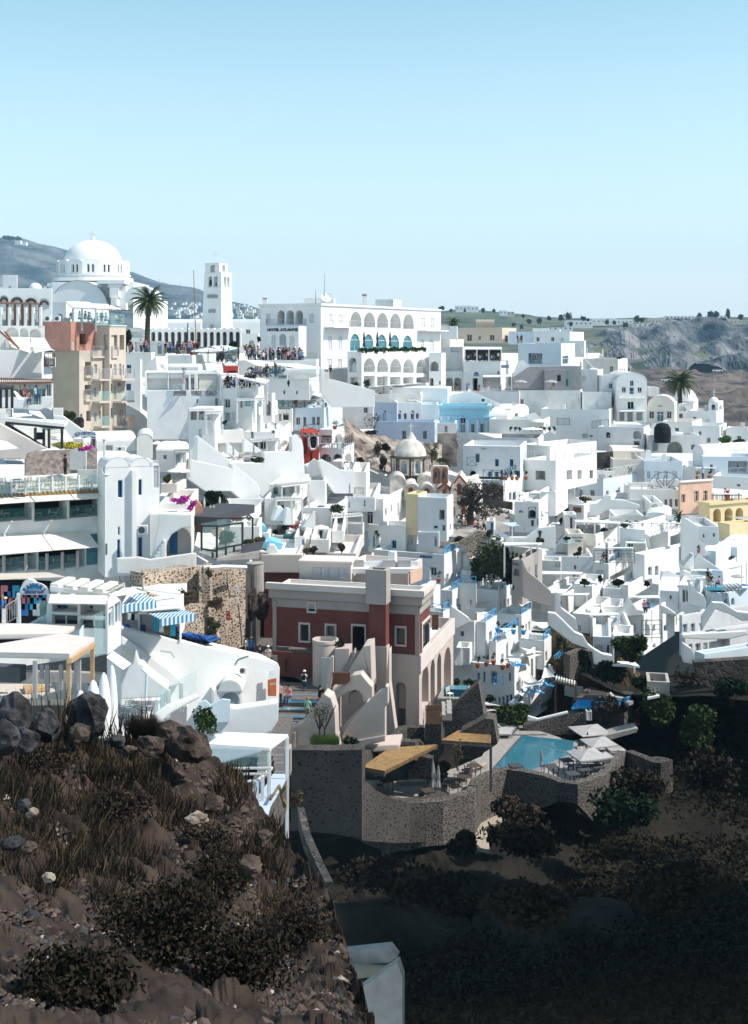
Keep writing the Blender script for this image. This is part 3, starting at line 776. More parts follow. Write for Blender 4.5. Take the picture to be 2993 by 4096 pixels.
 eb.box(c.x-.025,c.x+.025,c.y-.098,c.y-.088,c.z-.088,c.z-.08);eb.bd('eyes_and_mouth','hair_dark',body)
 if hat:h=MB();h.lathe([(.15,.035),(.115,.04),(.112,.09),(.07,.13),(.001,.14)],12,(c.x,c.y,c.z));h.bd('hat',hat,body,True)
 if bag:MB().box(-.14,.14,.11,.25,hz_+.14,hz_+.50).bd('backpack',bag,body)
 return body
SETS={'a':('stand','skin','shirt_white','jeans','hair_dark'),'b':('stand','skin','shirt_black','shorts_khaki','hair_dark',None,None,'short'),'c':('stand','skin','shirt_blue','jeans','hair_fair'),'d':('walk','skin','shirt_grey','shirt_black','hair_dark'),'e':('walk','skin_dark','shirt_black','shirt_grey','hair_dark',None,'shirt_black'),'f':('sit','skin','shirt_white','jeans','hair_dark'),'g':('sit','skin','shirt_black','shorts_khaki','hair_dark',None,None,'short'),'h':('sit','skin','shirt_blue','jeans','hair_fair'),'p':('stand','skin','shirt_pink','shirt_black','hair_dark'),'q':('sit','skin','shirt_pink','jeans','hair_dark'),'m':('stand','skin','shirt_mint','shorts_khaki','hair_fair',None,None,'short'),'r':('reach','skin','shirt_red','shirt_white','hair_dark','canvas'),'w':('walk','skin_dark','shirt_white','jeans','hair_dark','shirt_white','shirt_black','short'),'s':('stand','skin','shirt_blue','jeans','hair_fair','canvas'),'t':('sit','skin','shirt_white','shorts_khaki','hair_dark','canvas',None,'short'),'v':('stand','skin_dark','shirt_black','shirt_black','hair_dark')}
def PP(x,y,k,label,Y=None,rz=None,group=None,sc=1,dz=0):
 Y=dep(x,y,Y);rz=ru(-3,3)if rz is None else rz
 return place(('pp',k),lambda:person_mesh(*SETS[k]),at(x,y,Y)+Vc((0,0,dz)),rz,sc*ru(.95,1.04),label,'person',group)
# ---- terrain sheets
def sheet(name,cols,mat,sub=(6,6),amp=1,fs=.05,kind='structure',label=None,cat=None,oct=5,smooth=False,amp2=0,fs2=1,sh=None):
 nr=len(cols[0][1]);g=[]
 for c in range(len(cols)-1):
  for a in range(sub[0]+(1 if c==len(cols)-2 else 0)):
   u=a/sub[0];row=[]
   X=cols[c][0]*(1-u)+cols[c+1][0]*u
   for r in range(nr-1):
    for b in range(sub[1]+(1 if r==nr-2 else 0)):
     v=b/sub[1];p=[cols[c+i][1][r+j]for i in(0,1)for j in(0,1)]
     f=lambda k:(p[0][k]*(1-v)+p[1][k]*v)*(1-u)+(p[2][k]*(1-v)+p[3][k]*v)*u
     P=at(X,f(0),f(1))
     a_=amp(P)if callable(amp)else amp
     nz=noise.fractal(P*fs,1.0,2.1,oct);P=P+Vc((0,-.5,1))*(nz*a_)
     if amp2:P=P+Vc((0,0,abs(noise.noise(P*fs2))*amp2))
     row.append(P)
   g.append(row)
 mb=MB();n,m=len(g),len(g[0]);mb.v=[tuple(p)for row in g for p in row]
 for i in range(n-1):
  for j in range(m-1):mb.f.append((i*m+j,(i+1)*m+j,(i+1)*m+j+1,i*m+j+1));mb.mi.append(0)
 o=mb.bd(name,mat,None,smooth);tag(o,label,cat,None,kind);return g
def rock(x,y,wpx,hpx,Y,label,mat='rock',seed=0,group=None,dp=.9):
 import bmesh
 w_,h=wpx/ZS/F*Y,hpx/ZS/F*Y;bm=bmesh.new();bmesh.ops.create_icosphere(bm,subdivisions=3,radius=1)
 rnd=random.Random(seed);pl=[(Vc((rnd.gauss(0,1),rnd.gauss(0,1),rnd.gauss(0,1))).normalized(),rnd.uniform(.58,.9))for _ in range(16)];o_=Vc((seed*3.1,seed*1.7,0))
 for v in bm.verts:
  p=v.co.copy()
  for nn,dd in pl:
   e=p.dot(nn)-dd
   if e>0:p-=nn*e
  p+=v.co*(noise.fractal(v.co*2.2+o_,.8,2.2,5)*.17)
  v.co=Vc((p.x*w_*.58,p.y*w_*.5*dp,(p.z)*h*.58+h*.42))
 me=bpy.data.meshes.new('boulder');bm.to_mesh(me);bm.free();me.materials.append(M(mat))
 o=bpy.data.objects.new('boulder',me);COL.objects.link(o);o.location=at(x,y,Y);return tag(o,label,'boulder',group)
def band(B,face,y0,y1,out,mat='white',name='ledge',x0=None,x1=None):
 z0=(HZ-py(y1))/F*B.Y-B.P.z;z1=(HZ-py(y0))/F*B.Y-B.P.z
 lo,hi=(-B.W,0)if face=='F' else(0,B.d);ym=y1
 a=lo if x0 is None else max(lo,B.loc(face,x0,ym)[0]);b=hi if x1 is None else min(hi,B.loc(face,x1,ym)[0])
 if face=='F':return MB().box(a,b,-out,-.003,z0,z1).bd(name,mat,B.root)
 return MB().box(.003,out,a,b,z0,z1).bd(name,mat,B.root)
def balc(B,face,x0,x1,y,out=1.2,style='v',h=1.0,mat='white',smat='white'):
 u0,z=B.loc(face,x0,y);u1,_=B.loc(face,x1,y);mb=MB();lo,hi=(-B.W,0)if face=='F' else(0,B.d);u0,u1=max(lo,u0),min(hi,u1)
 if face=='R':mb.box(.004,out,u0,u1,z-.2,z);P=[(out-.05,u0,z),(out-.05,u1,z)];E=[(0,u0,z),(0,u1,z)]
 else:mb.box(u0,u1,-out,-.004,z-.2,z);P=[(u0,-out+.05,z),(u1,-out+.05,z)];E=[(u0,0,z),(u1,0,z)]
 o=mb.bd('balcony',smat,B.root);prs=[(P[0],P[1]),(P[0],E[0]),(P[1],E[1])]
 for a,b in prs:
  if style=='g':glass_mb(a,b,h).bd('glass_railing',GC,B.root)
  else:rail_mb(a,b,h,style,.02).bd('railing',mat,B.root)
# ================= setting: distant land =================
crop(0,0,1)
mk('far_mountain',(.11,.12,.12),var=.4,sc=.012,bump=1,bs=.03,c2=(.03,.052,.072))
mk('far_hill',(.12,.125,.085),var=.3,sc=.02,bump=.5,bs=.08,c2=(.035,.055,.040))
mk('cliff',(.19,.18,.18),var=.3,sc=.022,bump=1,bs=.12,c2=(.022,.042,.055))
mk('far_slope',(.15,.115,.095),var=.3,sc=.06,bump=1,bs=.3,c2=(.055,.045,.042))
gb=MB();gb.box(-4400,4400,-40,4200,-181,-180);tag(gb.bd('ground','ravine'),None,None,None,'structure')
ridge=[(-500,1010),(-200,960),(0,950),(25,945),(55,948),(102,962),(150,977),(250,996),(400,1040),(520,1086),(605,1112),(645,1128),(690,1140),(730,1148),(800,1162),(910,1205),(960,1215),(1040,1232),(1200,1290),(1500,1330)]
sheet('mountain',[(x,[(1345,1500),(1345-(1345-y)*.35,2000),(1345-(1345-y)*.75,2500),(y,3000),(1500,3800)])for x,y in ridge],'far_mountain',(7,14),lambda P:22 if P.y<2900 else 9,.006,oct=8)
ridge2=[(900,1300),(1400,1262),(1765,1240),(1850,1238),(1960,1243),(2100,1258),(2200,1270),(2400,1276),(2600,1272),(2800,1268),(2993,1270),(3500,1275)]
sheet('plateau',[(x,[(1520,900),(1400,1050),(1340 if x<2300 else 1322,1200),(y,1700),(1500,2600)])for x,y in ridge2],'far_hill',(10,10),3.0,.02,oct=6)
brink=[(2250,1400),(2330,1368),(2400,1352),(2500,1318),(2560,1315),(2680,1306),(2800,1300),(2993,1310),(3200,1290),(3600,1300)]
sheet('cliff',[(x,[(y-6,1190),(y+10,1120),(y+(1480-y)*.55,1050-40*(i%2)),(1492-(x>2700)*14,940-50*(i%2))])for i,(x,y)in en(brink)],'cliff',(16,24),9,.03,oct=8)
sheet('lower_slope',[(x,[(1475,960),(1492,900),(1560,700),(1640,600),(1780,500),(2000,420)])for x in(2150,2450,2750,3000,3300,3700)],'far_slope',(14,16),5,.035,oct=7)
def far_house(x0,x1,y0,y1,Y,k):
 mb=MB();P,Q=at(x0,y1,Y),at(x1,y0,Y);w_=Q.x-P.x;h=Q.z-P.z+2;mb.box(0,w_,0,12,-2,h-2)
 r=empty('far_house',P);tag(r,FL[k][0],'house',FL[k][1]);mb.bd('wall','white' if random.random()<.8 else 'beige',r)
 wb=MB();n=max(1,int(w_/4))
 for i in range(n):wb.box(w_*(i+.3)/n,w_*(i+.3)/n+1.2,-.1,-.01,h*.25,h*.25+1.6)
 tag(wb.bd('windows_row','dark_grey',r),None,None,None,'stuff');return r
FL={'v':('small white village house at foot of dark mountain','village houses below the mountain'),'p':('pale house on the far plateau skyline','houses along the plateau skyline'),'t':('tiny white hamlet house behind small dome on mountain','hamlet houses on the mountain')}
rd=random.Random(3)
for i in range(62):
 x=rd.choice([rd.uniform(660,810),rd.uniform(690,800),rd.uniform(905,1040),rd.uniform(920,1035)]);t=rd.random();y=1212+62*t+(x-700)*.03;w_=rd.uniform(9,24)*(.6+.5*t)
 far_house(x,x+w_,y-w_*.55,y,2100-700*t,'v')
for x,y,w_,h in((100,1120,14,8),(130,1125,12,9),(150,1117,11,10),(182,1115,8,14),(195,1120,14,9),(206,1116,8,12),(60,970,22,8),(90,974,14,6)):far_house(x,x+w_,y-h,y+4,2400,'t')
crop(1400,1150)
for x0,x1,y0,y1 in((875,1000,150,190),(1000,1065,155,192),(1238,1300,190,222),(1300,1360,200,228),(1300,1410,283,315),(1560,1652,320,345),(940,960,178,196)):far_house(x0,x1,y0,y1,1500,'p')
crop(2193,1150)
for x0,x1,y0,y1 in((148,370,272,318),(365,480,255,300),(520,570,255,300),(570,640,262,305),(640,700,262,305),(0,130,330,356),(130,205,335,352),(280,410,370,432),(165,240,392,430),(310,395,432,490),(825,1180,255,300),(975,1215,235,262),(1290,1470,250,300),(1420,1480,230,260),(1470,1600,262,302),(1260,1420,285,318),(1500,1635,290,330),(700,830,300,330)):
 far_house(x0,x1,y0,y1,1220 if y1>306 else 1400,'p')
for i,(x,y,s)in en(((735,285,46),(775,290,36),(190,315,26),(10,268,26),(330,278,18),(1250,258,40),(1488,250,34),(1340,250,50),(1390,250,46),(640,335,40),(170,268,60),(110,270,40),(485,300,24),(545,300,22),(290,272,30),(1590,265,40))):
 bush(x,y,s,s*(1.1 if i not in(6,)else 2.1),'dark tree standing on far plateau skyline',Y=1200,mat=LD,n=160,size=1.6,name='far_tree',cat='tree',group='trees on the far plateau',dp=.8)
crop(1400,1150)
for i,(x,y,s)in en(((765,185,30),(745,178,18),(1100,200,26),(1190,205,22),(1430,245,20),(1565,300,46),(1480,300,34),(1640,265,22),(835,196,14),(1420,340,26),(1350,320,26))):
 bush(x,y,s,s*1.1,'dark tree standing on the far hill',Y=1300,mat=LD,n=140,size=1.6,name='far_tree',cat='tree',group='trees on the far hill',dp=.8)
crop(0,900)
for x,y,h in((372,175,34),(1315,465,30),(1490,505,34),(180,120,30)):
 mb=MB();P=at(x,y+6,2900);mb.tube(P-Vc((0,0,4)),P+Vc((0,0,(h)/ZS/F*2900)),.7,.3,n=4);own(mb,'mast','radio mast on the mountain ridge','mast','dark_grey','masts on the hills')
for x,y,s,n_ in((50,108,60,'a'),(90,118,60,'b'),(150,118,50,'c')):
 bush(x,y+8,s,26,'dark clump of trees on mountain top',Y=2930,mat=LD,n=150,size=4,name='far_tree',cat='tree',group='trees on the mountain top')
crop(2193,1150)
for x,y,l in((1400,698,'white car parked on bare brown slope, small and farther right'),(975,775,'white car parked on brown slope behind palm')):
 r=empty('parked_car',at(x,y,560));tag(r,l,'car')
 MB().box(-2.2,2.2,-.9,.9,.35,.95).bd('body',CW,r);mb=MB();mb.hexa([(-1.4,-.8,.952),(1.3,-.8,.952),(1.3,.8,.952),(-1.4,.8,.952)],[(-.9,-.7,1.5),(.8,-.7,1.5),(.8,.7,1.5),(-.9,.7,1.5)]);mb.bd('cabin','dark_grey',r)
 for sx in(-1.4,1.4):
  for sy in(-.9,.9):MB().tube((sx,sy-.08,.35),(sx,sy+.08,.35),.35,n=12).bd('wheel','iron',r)
# ================= town hillside (below the buildings) =================
crop(0,0,1)
cols=[]
for x in(-900,-400,0,300,500,700,900,1100,1250,1400,1700,1900,2150,2400,2700,2993,3300,3700):
 rows=[]
 xx=min(2993,max(0,x))
 for y in(1390,1450,1500,1600,1700,1800,1900,2000,2100,2200,2300,2400,2500):
  y=max(y,1640+(x-2400)*.3)if x>2400 else y
  rows.append((y+24,Dpt(xx,y)+16+(1 if rows else 0)))
 rows.insert(0,(rows[0][0]+2,rows[0][1]+60))
 cols.append((x,rows))
sheet('town_ground',cols,'lime_floor',(4,4),.5,.05,oct=3)
# ================= cathedral =================
crop(0,900)
Yc=262
def M2(zpx,Y=Yc):return zpx/ZS/F*Y
r=empty('cathedral',at(768,640,Yc+12));tag(r,'great white cathedral with broad dome on arcaded drum','cathedral')
def wp(x,y,Y):return at(x,y,Y)
c0=wp(768,415,Yc+8);Rd=M2(307)
mb=MB();mb.lathe([(Rd*.775*cos(a),M2(115)+Rd*.60*sin(a))for a in[pi/2*i/14 for i in range(15)]],48,c0);put(mb,'dome','white',r,smooth=True)
mb=MB();n=14;h=M2(100)
for k in range(n):
 a0,a1=2*pi*(k+.35)/n,2*pi*(k+1.35)/n
 p0=c0+Vc((Rd*cos(a0),Rd*sin(a0),0));p1=c0+Vc((Rd*cos(a1),Rd*sin(a1),0));L=(p1-p0).length;u=(p1-p0)/L;nn=Vc((u.y,-u.x,0))
 T=lambda a,z,q,p0=p0,u=u,nn=nn:p0+u*a+Vc((0,0,z))-nn*q
 w2=L*.085
 wallface(mb,T,0,L,0,h,[(L*.5-w2*2.6,L*.5-w2*.6,h*.12,h*.8,1,.25,1),(L*.5+w2*.6,L*.5+w2*2.6,h*.12,h*.8,1,.25,1)])
 A=[(L/2+L/2*cos(pi*i/10),h+L*.16*sin(pi*i/10))for i in range(11)]
 mb.face([T(a,z,0)for a,z in A])
 for i in range(10):mb.face([T(*A[i],0),T(*A[i+1],0),T(*A[i+1],1.6),T(*A[i],1.6)])
put(mb,'drum','white',r)
gm=MB()
for k in range(n):
 a0,a1=2*pi*(k+.35)/n,2*pi*(k+1.35)/n
 p0=c0+Vc((Rd*cos(a0),Rd*sin(a0),0));p1=c0+Vc((Rd*cos(a1),Rd*sin(a1),0));L=(p1-p0).length;u=(p1-p0)/L;nn=Vc((u.y,-u.x,0))
 if nn.y>.3:continue
 for s in(-1,1):
  for q in range(6):
   cc=p0+u*(L*.5+s*L*.085*1.6)+Vc((0,0,h*(.2+q*.1)))-nn*.235;rr=L*.05
   gm.face([cc+u*rr*cos(t*pi/3)+Vc((0,0,rr*sin(t*pi/3)))for t in range(6)])
put(gm,'pierced_lights','dark',r)
mb=MB();mb.lathe([(Rd*1.0,0),(Rd*1.04,-.02),(Rd*1.04,-M2(12)),(Rd*1.0,-M2(14)),(Rd*1.0,-M2(28)),(Rd*1.1,-M2(28.2)),(Rd*1.1,-M2(60))],40,c0);put(mb,'drum_base','white',r)
mb=MB();mb.lathe([(.9,0),(.5,.9),(.5,1.3),(.01,1.35)],12,wp(768,158,Yc+8));put(mb,'cross_plinth','white',r)
mb=MB();p=wp(770,128,Yc+8);mb.box(p.x-.3,p.x+.3,p.y-.15,p.y+.15,p.z,p.z+M2(86));mb.box(p.x-.85,p.x+.85,p.y-.17,p.y+.17,p.z+M2(52),p.z+M2(62));put(mb,'cross','white',r)
def hb_(x0,x1,y0,y1,Y,dd,nm='wall',m='white'):
 a,b=wp(x0,y1,Y),wp(x1,y0,Y);put(MB().box(a.x,b.x,Y,Y+dd,a.z,b.z),nm,m,r)
hb_(425,1105,470,640,Yc-1,18);hb_(390,460,480,640,Yc,16);hb_(360,400,508,640,Yc,14)
a=wp(650,690,Yc-4);rad=M2(234)
mb=MB();A=[(rad*cos(pi*i/24),rad*.95*sin(pi*i/24))for i in range(25)];z0=wp(0,640,Yc-4).z+M2(-40)
mb.face([(a.x+p,Yc-4,z0+q)for p,q in A])
mb.face([(a.x-rad,Yc-4,z0-5),(a.x+rad,Yc-4,z0-5),(a.x+rad,Yc-4,z0),(a.x-rad,Yc-4,z0)])
for i in range(24):mb.face([(a.x+A[i][0],Yc-4.3,z0+A[i][1]),(a.x+A[i+1][0],Yc-4.3,z0+A[i+1][1]),(a.x+A[i+1][0],Yc+8,z0+A[i+1][1]),(a.x+A[i][0],Yc+8,z0+A[i][1])])
put(mb,'barrel_vault','white',r)
hb_(800,1030,452,486,Yc-5,9);hb_(890,1003,486,516,Yc-4.6,9);hb_(905,980,516,600,Yc-5,9);hb_(915,965,600,668,Yc-5.5,6);hb_(975,1040,500,700,Yc-3,12)
mb=MB();q=wp(1110,660,Yc+3);rad2=M2(150)
mb.lathe([(rad2*cos(t),rad2*sin(t))for t in[pi/2*i/10 for i in range(11)]],28,q);put(mb,'apse','white',r,smooth=True)
hs2=house('church_wing','bright white cathedral wing with paired arched windows behind tall palm',(1100,1102,1385),(610,880),236,12,'R 1120 1130 725 800 As;R 1134 1144 725 800 As;R 1185 1196 725 800 As;R 1288 1297 740 815 As;R 1300 1309 740 815 As;R 1342 1350 740 810 As;R 1354 1362 740 810 As;R 1240 1262 700 760 s',cat='church')
house('church_wing','low white cathedral annexe with sloped roof right of dome',(1030,1290,1335),(505,640),250,4,'',roof='vF',rise=90,cat='church')
house('church_wing','long white vaulted church hall behind terrace arcade',(1385,1770,None),(778,900),232,-4,'',roof='vR',rise=30,cat='church',d=10)
mb=MB();q=at(292,530,255);mb.lathe([(M2(52)*cos(t),M2(52)*sin(t))for t in[pi/2*i/8 for i in range(9)]],24,q);put(mb,'small_dome','white',None,'small white dome left of great cathedral dome','dome',smooth=True)
# ================= arcade with scalloped top =================
def arcade(label,x0,x1,yt,yb,n,Y,th,mat='white',ar=.62,top=.8,Y_d=3.0,cat='arcade',name='arcade'):
 t=R(th);O=at(x0,yb,Y);E=plane_pt(x1,yb,O,t);L=(E-O).length;u=(E-O)/L;h=(yb-yt)/ZS/F*Y;inn=Vc((sin(t),cos(t),0))
 r=empty(name,O);tag(r,label,cat);T=lambda a,z,q:O+u*a+Vc((0,0,z))+inn*q;b=L/n;mb=MB();hh=h-b*.35
 holes=[(b*(k+.5)-b*ar/2,b*(k+.5)+b*ar/2,.05,h*top,1,Y_d,1)for k in range(n)]
 wallface(mb,T,0,L,0,hh,holes)
 for k in range(n):
  A=[(b*(k+.5)+b*.5*cos(pi*i/8),hh+b*.35*sin(pi*i/8))for i in range(9)];mb.face([T(*p,0)for p in A])
  for i in range(8):mb.face([T(*A[i],0),T(*A[i+1],0),T(*A[i+1],Y_d),T(*A[i],Y_d)])
 put(mb,'wall',mat,r);fb=MB()
 fb.face([T(0,hh-.02,0),T(L,hh-.02,0),T(L,hh-.02,Y_d),T(0,hh-.02,Y_d)]);put(fb,'roof','lime_floor',r)
 return r
arcade('white arcade of narrow arches with scalloped top beside bell tower',1238,1990,850,1010,14,205,0)
# ================= bell tower =================
crop(700,1000)
Yt=212;r=empty('bell_tower',at(327,680,Yt));tag(r,'tall tapering white bell tower with open belfry','bell tower')
def prism(name,xs0,xs1,y0,y1,yaw=24,holes=None,mat='white'):
 t=R(yaw);O=at(xs0[1],y0,Yt-2);res=[]
 for xs,y,in((xs0,y0),(xs1,y1)):
  C_=at(xs[1],y,Yt-2);k=lambda x:(px(x)-CX)/F
  a=(-cos(t),sin(t));w_=(k(xs[0])*C_.y-C_.x)/(a[0]-k(xs[0])*a[1]);ax=Vc((a[0],a[1],0))*w_;bx=Vc((sin(t),cos(t),0))*w_
  res.append([C_+ax,C_,C_+bx,C_+ax+bx])
 mb=MB();lo,hi=res
 for f,(i,j)in en(((0,1),(1,2),(2,3),(3,0))):
  T=lambda a,z,q,i=i,j=j:(lo[i].lerp(lo[j],a)).lerp(hi[i].lerp(hi[j],a),z)+(Vc(((lo[0]+lo[2])/2))-(lo[i]+lo[j])/2).normalized()*q
  wallface(mb,T,0,1,0,1,holes if holes and(f<2 or holes[0][5]>1.5)else[])
 mb.face(hi);put(mb,name,mat,r);return lo,hi
lo,hi=prism('shaft',(222,383,430),(238,383,424),682,305)
prism('belfry_lower',(240,384,424),(244,384,420),304.5,180,holes=[(.25,.46,.03,.72,1,1.9,0),(.56,.78,.03,.72,1,1.9,0)])
prism('belfry_upper',(250,366,414),(250,366,414),184,106,holes=[(.36,.70,.03,.82,1,1.6,0)])
for x in(291,334):
 mb=MB();mb.lathe([(.42,-.5),(.3,-.1),(.24,.25),(.1,.4),(.01,.42)],12,at(x,262,Yt-.4));put(mb,'bell','iron',r)
gm=MB()
for(x0,x1,y0,y1)in((266,353,367,398),(277,335,488,518),(290,318,615,643)):
 m=max(3,int((x1-x0)/11));dm=MB();dm.face([plane_pt(x,y,at(383,682,Yt-2.03),R(24))for x,y in((x0,y1),(x1,y1),(x1,y0),(x0,y0))]);put(dm,'louvre','dark_grey',r)  # dark quads stand in for the dimness behind the lattice
 for k in range(m):
  for s in(0,1):
   a,b=[plane_pt(x0+(x1-x0)*q/m,y,at(383,682,Yt-2.12),R(24))for q,y in((k+s,y1),(k+1-s,y0))];gm.tube(a,b,.05,n=4)
put(gm,'lattice','white',r)
mb=MB();p=at(334,105,Yt);mb.tube(p,p+Vc((0,0,2.2)),.06,n=5);mb.box(p.x-.4,p.x+.4,p.y-.05,p.y+.05,p.z+1.4,p.z+1.55);put(mb,'cross','white',r)
def mast(label,x,y0,y1,Y,mat='steel',r_=.05,x2=None):
 mb=MB();mb.tube(at(x,y1,Y),at(x2 or x,y0,Y),r_,r_*.5,n=5);return own(mb,'mast',label,'mast',mat)
mast('tall thin rust-topped flagpole left of bell tower',176,165,830,200,'rust',.10,154)
mast('black wooden utility pole in front of scalloped arcade',106,600,930,192,'iron',.16)
mast('short aerial on the hotel roof tank',1163,325,440,196,'dark_grey',.05)
mast('tall aerial on the hotel roof',1232,190,440,197,'dark_grey',.05,1238)
house('white_hall','long white vaulted hall seen between bell tower and hotel',(430,700,702),(572,700),236,2,'F 585 622 655 705 g;F 432 455 650 690 d',roof='vR',rise=40,d=12,cat='church')
H('low white house with blue shutter and flat roof left of hotel',(430,690,700),(690,880),222,5,'F 457 492 700 745 B;F 560 590 785 800 w;F 610 655 745 860 Ao')
house('white_hall','white vaulted chapel wing left of bell tower foot',(-60,215,224),(572,665),228,2,'',roof='vR',rise=40,d=9,cat='church')
bush(485,870,110,130,'dark tree growing between arcade and hotel',Y=200,mat=LD,size=.25,name='tree',cat='tree')
bush(620,870,90,100,'thin shrub at foot of arched wall by hotel',Y=198,mat=LO,size=.2,n=240)
bush(692,760,30,60,'small climbing shrub on left edge of hotel',Y=190,mat=LD,size=.2,n=120)
# ================= hotel =================
ht='''F 755 794 525 600 s;F 1110 1153 525 600 s;F 847 905 498 612 Ao;F 922 982 498 612 Ao;F 997 1057 498 612 Ao;
F 1266 1300 900 978 s'''
cr=[(.35,.35,.22,'white')]
B=house('hotel','large white three-storey hotel with rows of arched loggias',(705,1205,2197),(440,990),190,26.6,'F 755 794 525 600 s;F 1110 1153 525 600 s;F 847 905 498 612 Ao;F 922 982 498 612 Ao;F 997 1057 498 612 Ao;''R 1268 1302 530 600 s;R 1352 1385 533 602 s;R 1450 1541 508 635 Ao;R 1561 1654 515 640 Ao;R 1671 1760 520 643 Ao;R 1778 1866 525 648 Ao;R 1886 1973 530 652 Ao;R 2031 2066 562 640 s;R 2108 2142 564 642 s;''R 1263 1298 710 828 As;R 1346 1384 712 830 As;R 1447 1530 692 832 At;R 1559 1640 696 832 At;R 1669 1750 698 834 At;R 1777 1855 702 838 At;R 1883 1962 706 836 At;R 2026 2058 735 845 As;R 2100 2138 738 848 As;''R 1256 1300 900 980 s;R 1343 1380 903 980 s;R 1337 1378 1052 1095 s',d=46,trim=cr,cat='hotel')
HB=B
balc(B,'R',1235,1440,632,1.6);balc(B,'R',2005,2200,662,1.6);balc(B,'F',765,1085,625,.5)
for x0,x1,y in((1450,1541,635),(1561,1654,640),(1671,1760,643),(1778,1866,648),(1886,1973,652)):
 u0,z=HB.loc('R',x0,y);u1,_=HB.loc('R',x1,y);rail_mb((-.1,u0,z),(-.1,u1,z),.95,'v',.025).bd('railing','white',HB.root)
house('hotel_porch','white entrance block of hotel carrying its name above three arched doors',(758,1022,1086),(627,880),186,26.6,'F 799 838 700 815 As;F 862 920 692 830 Ad;F 947 990 700 820 As',d=5,roof='o',cat='hotel')
PB=LAST;lt_('HOTEL ATLANTIS',890,660,22,185.4,26.6,root=PB.root,face_pt=fpt(PB,'F',890,660),off=.08,bold=.028,sx=1.18)
lt_('ATLANTIS',822,840,9,184.5,26.6,'lettering',root=PB.root,bold=.01)
stairs('white entrance steps below hotel doors, left flight',(720,890),(800,838),183,10,3,9)
slab('terrace_parapet','sloped white parapet of hotel entrance steps',[(720,895),(800,832),(870,832),(960,895)],182.6,5,.3)
rail(720,868,800,812,.9,'v','white',182.5,root=PB.root);rail(878,832,962,880,.9,'v','white',182.5,root=PB.root)
T0=house('hotel_loggia','white three-tier arcade block projecting from hotel, planted terrace on top',(1425,1542,2100),(838,1138),192,26.6,'F 1438 1500 890 1008 Ao;F 1450 1510 1052 1130 o;R 1559 1652 893 1010 Ao;R 1671 1760 895 1012 Ao;R 1778 1868 897 1014 Ao;R 1886 1974 900 1018 Ao;R 1994 2080 902 1020 Ao;''R 1562 1650 1040 1135 o;R 1671 1758 1045 1136 o;R 1778 1865 1048 1136 o;R 1886 1972 1050 1136 o;R 1994 2078 1050 1136 o',d=34,roof='p',par=.25,cat='hotel')
for x0,x1,y in((1559,1652,1010),(1671,1760,1012),(1778,1868,1014),(1886,1974,1018),(1994,2080,1020)):
 u0,z=T0.loc('R',x0,y);u1,_=T0.loc('R',x1,y);rail_mb((-.1,u0,z),(-.1,u1,z),.95,'v',.025).bd('railing','white',T0.root)
mb=MB()
for i in range(1500):
 v=random.random();leaves(mb,Vc((-.3,v*T0.d*.95,T0.top+.1)),.5,.5,.35+.2*sin(v*40),3,.3,2)
o=mb.bd('hedge','leaf',T0.root)
for x,yb in((1594,836),(1703,838),(1808,840)):
 P=fpt(T0,'R',x,yb-5);P.z=T0.P.z+T0.top-.2;place(('uc','canvas_dark'),umb_closed('canvas_dark'),P+Vc((-.6,.2,0)),1,1.25,'closed dark parasol on planted hotel terrace','parasol','dark parasols on the hotel terrace')
house('hotel_annexe','low white hotel annexe with wide arches stepping down at right end',(2100,2200,2236),(850,1138),212,18,'F 2107 2178 920 1000 Ao;F 2106 2135 1060 1136 o;F 2180 2200 1080 1110 h',d=9,cat='hotel')
for(x0,x1,y0,y1,Y,l)in((723,764,393,440,191,'white square chimney pot block at left end of hotel roof'),(1545,1586,358,450,205,'tall white chimney standing mid-roof on hotel')):chimney(x0,x1,y0,y1,Y,l)
house('roof_tank_house','weathered white tank house with round dish on hotel roof',(1065,1312,1325),(398,450),200,5,'','white_worn',d=5,cat='roof hut')
dish(1253,440,197,.9,'large white round dish on hotel roof',.2)
crop(1400,1150)
house('roof_tank_house','weathered white roof hut with pipes at right of hotel roof',(210,358,425),(98,160),212,15,'','white_worn',d=5,cat='roof hut')
def aw(label,pts,mat='canvas',Y=None,th=.04,root=None,group=None):
 C_=[at(*p)for p in pts];mb=MB();up=Vc((0,0,th));mb.hexa(C_,[c+up for c in C_])
 if root:return attach(mb.bd('awning',mat,None),root)
 return own(mb,'awning',label,'awning',mat,group)
# ================= upper left buildings =================
crop(0,900)
H('blocky white roof house at top left edge of town',(-60,141,145),(412,520),150,2,'F 0 20 400 512 h;F 72 88 505 518 h',d=8,roof='o')
H('white wall building with row of stone-lined arches above brown pergola',(-80,428,432),(522,780),146,-3,'F 0 66 583 700 Ao;F 85 188 595 700 Ao;F 202 304 604 690 Ao;F 325 402 609 690 Ah',d=10,roof='o',mat='white')
mb=MB()
for a,b,y in((-10,66,583),(85,188,595),(202,304,604),(325,402,609)):
 c=at((a+b)/2,y+52,145.6);ro=(b-a)/ZS/F*146/2
 for i in range(10):
  t0,t1=pi*i/10,pi*(i+1)/10;q=lambda t,r_,dy:c+Vc((r_*cos(t),dy,r_*1.0*sin(t)))
  mb.hexa([q(t0,ro*.62,0),q(t1,ro*.62,0),q(t1,ro*.62,.3),q(t0,ro*.62,.3)],[q(t0,ro,0),q(t1,ro,0),q(t1,ro,.3),q(t0,ro,.3)])
put(mb,'arch_trim','stone_rough',LAST.root)
H('low white vaulted block with air conditioners behind salmon hotel',(300,545,900),(640,800),160,30,'',roof='o')
pg('dark timber pergola over top-left restaurant terrace',[(-60,650,128),(330,658,131),(330,652,136),(-60,640,133)],3.6,'wood',(1,),slats=0,th=.12)
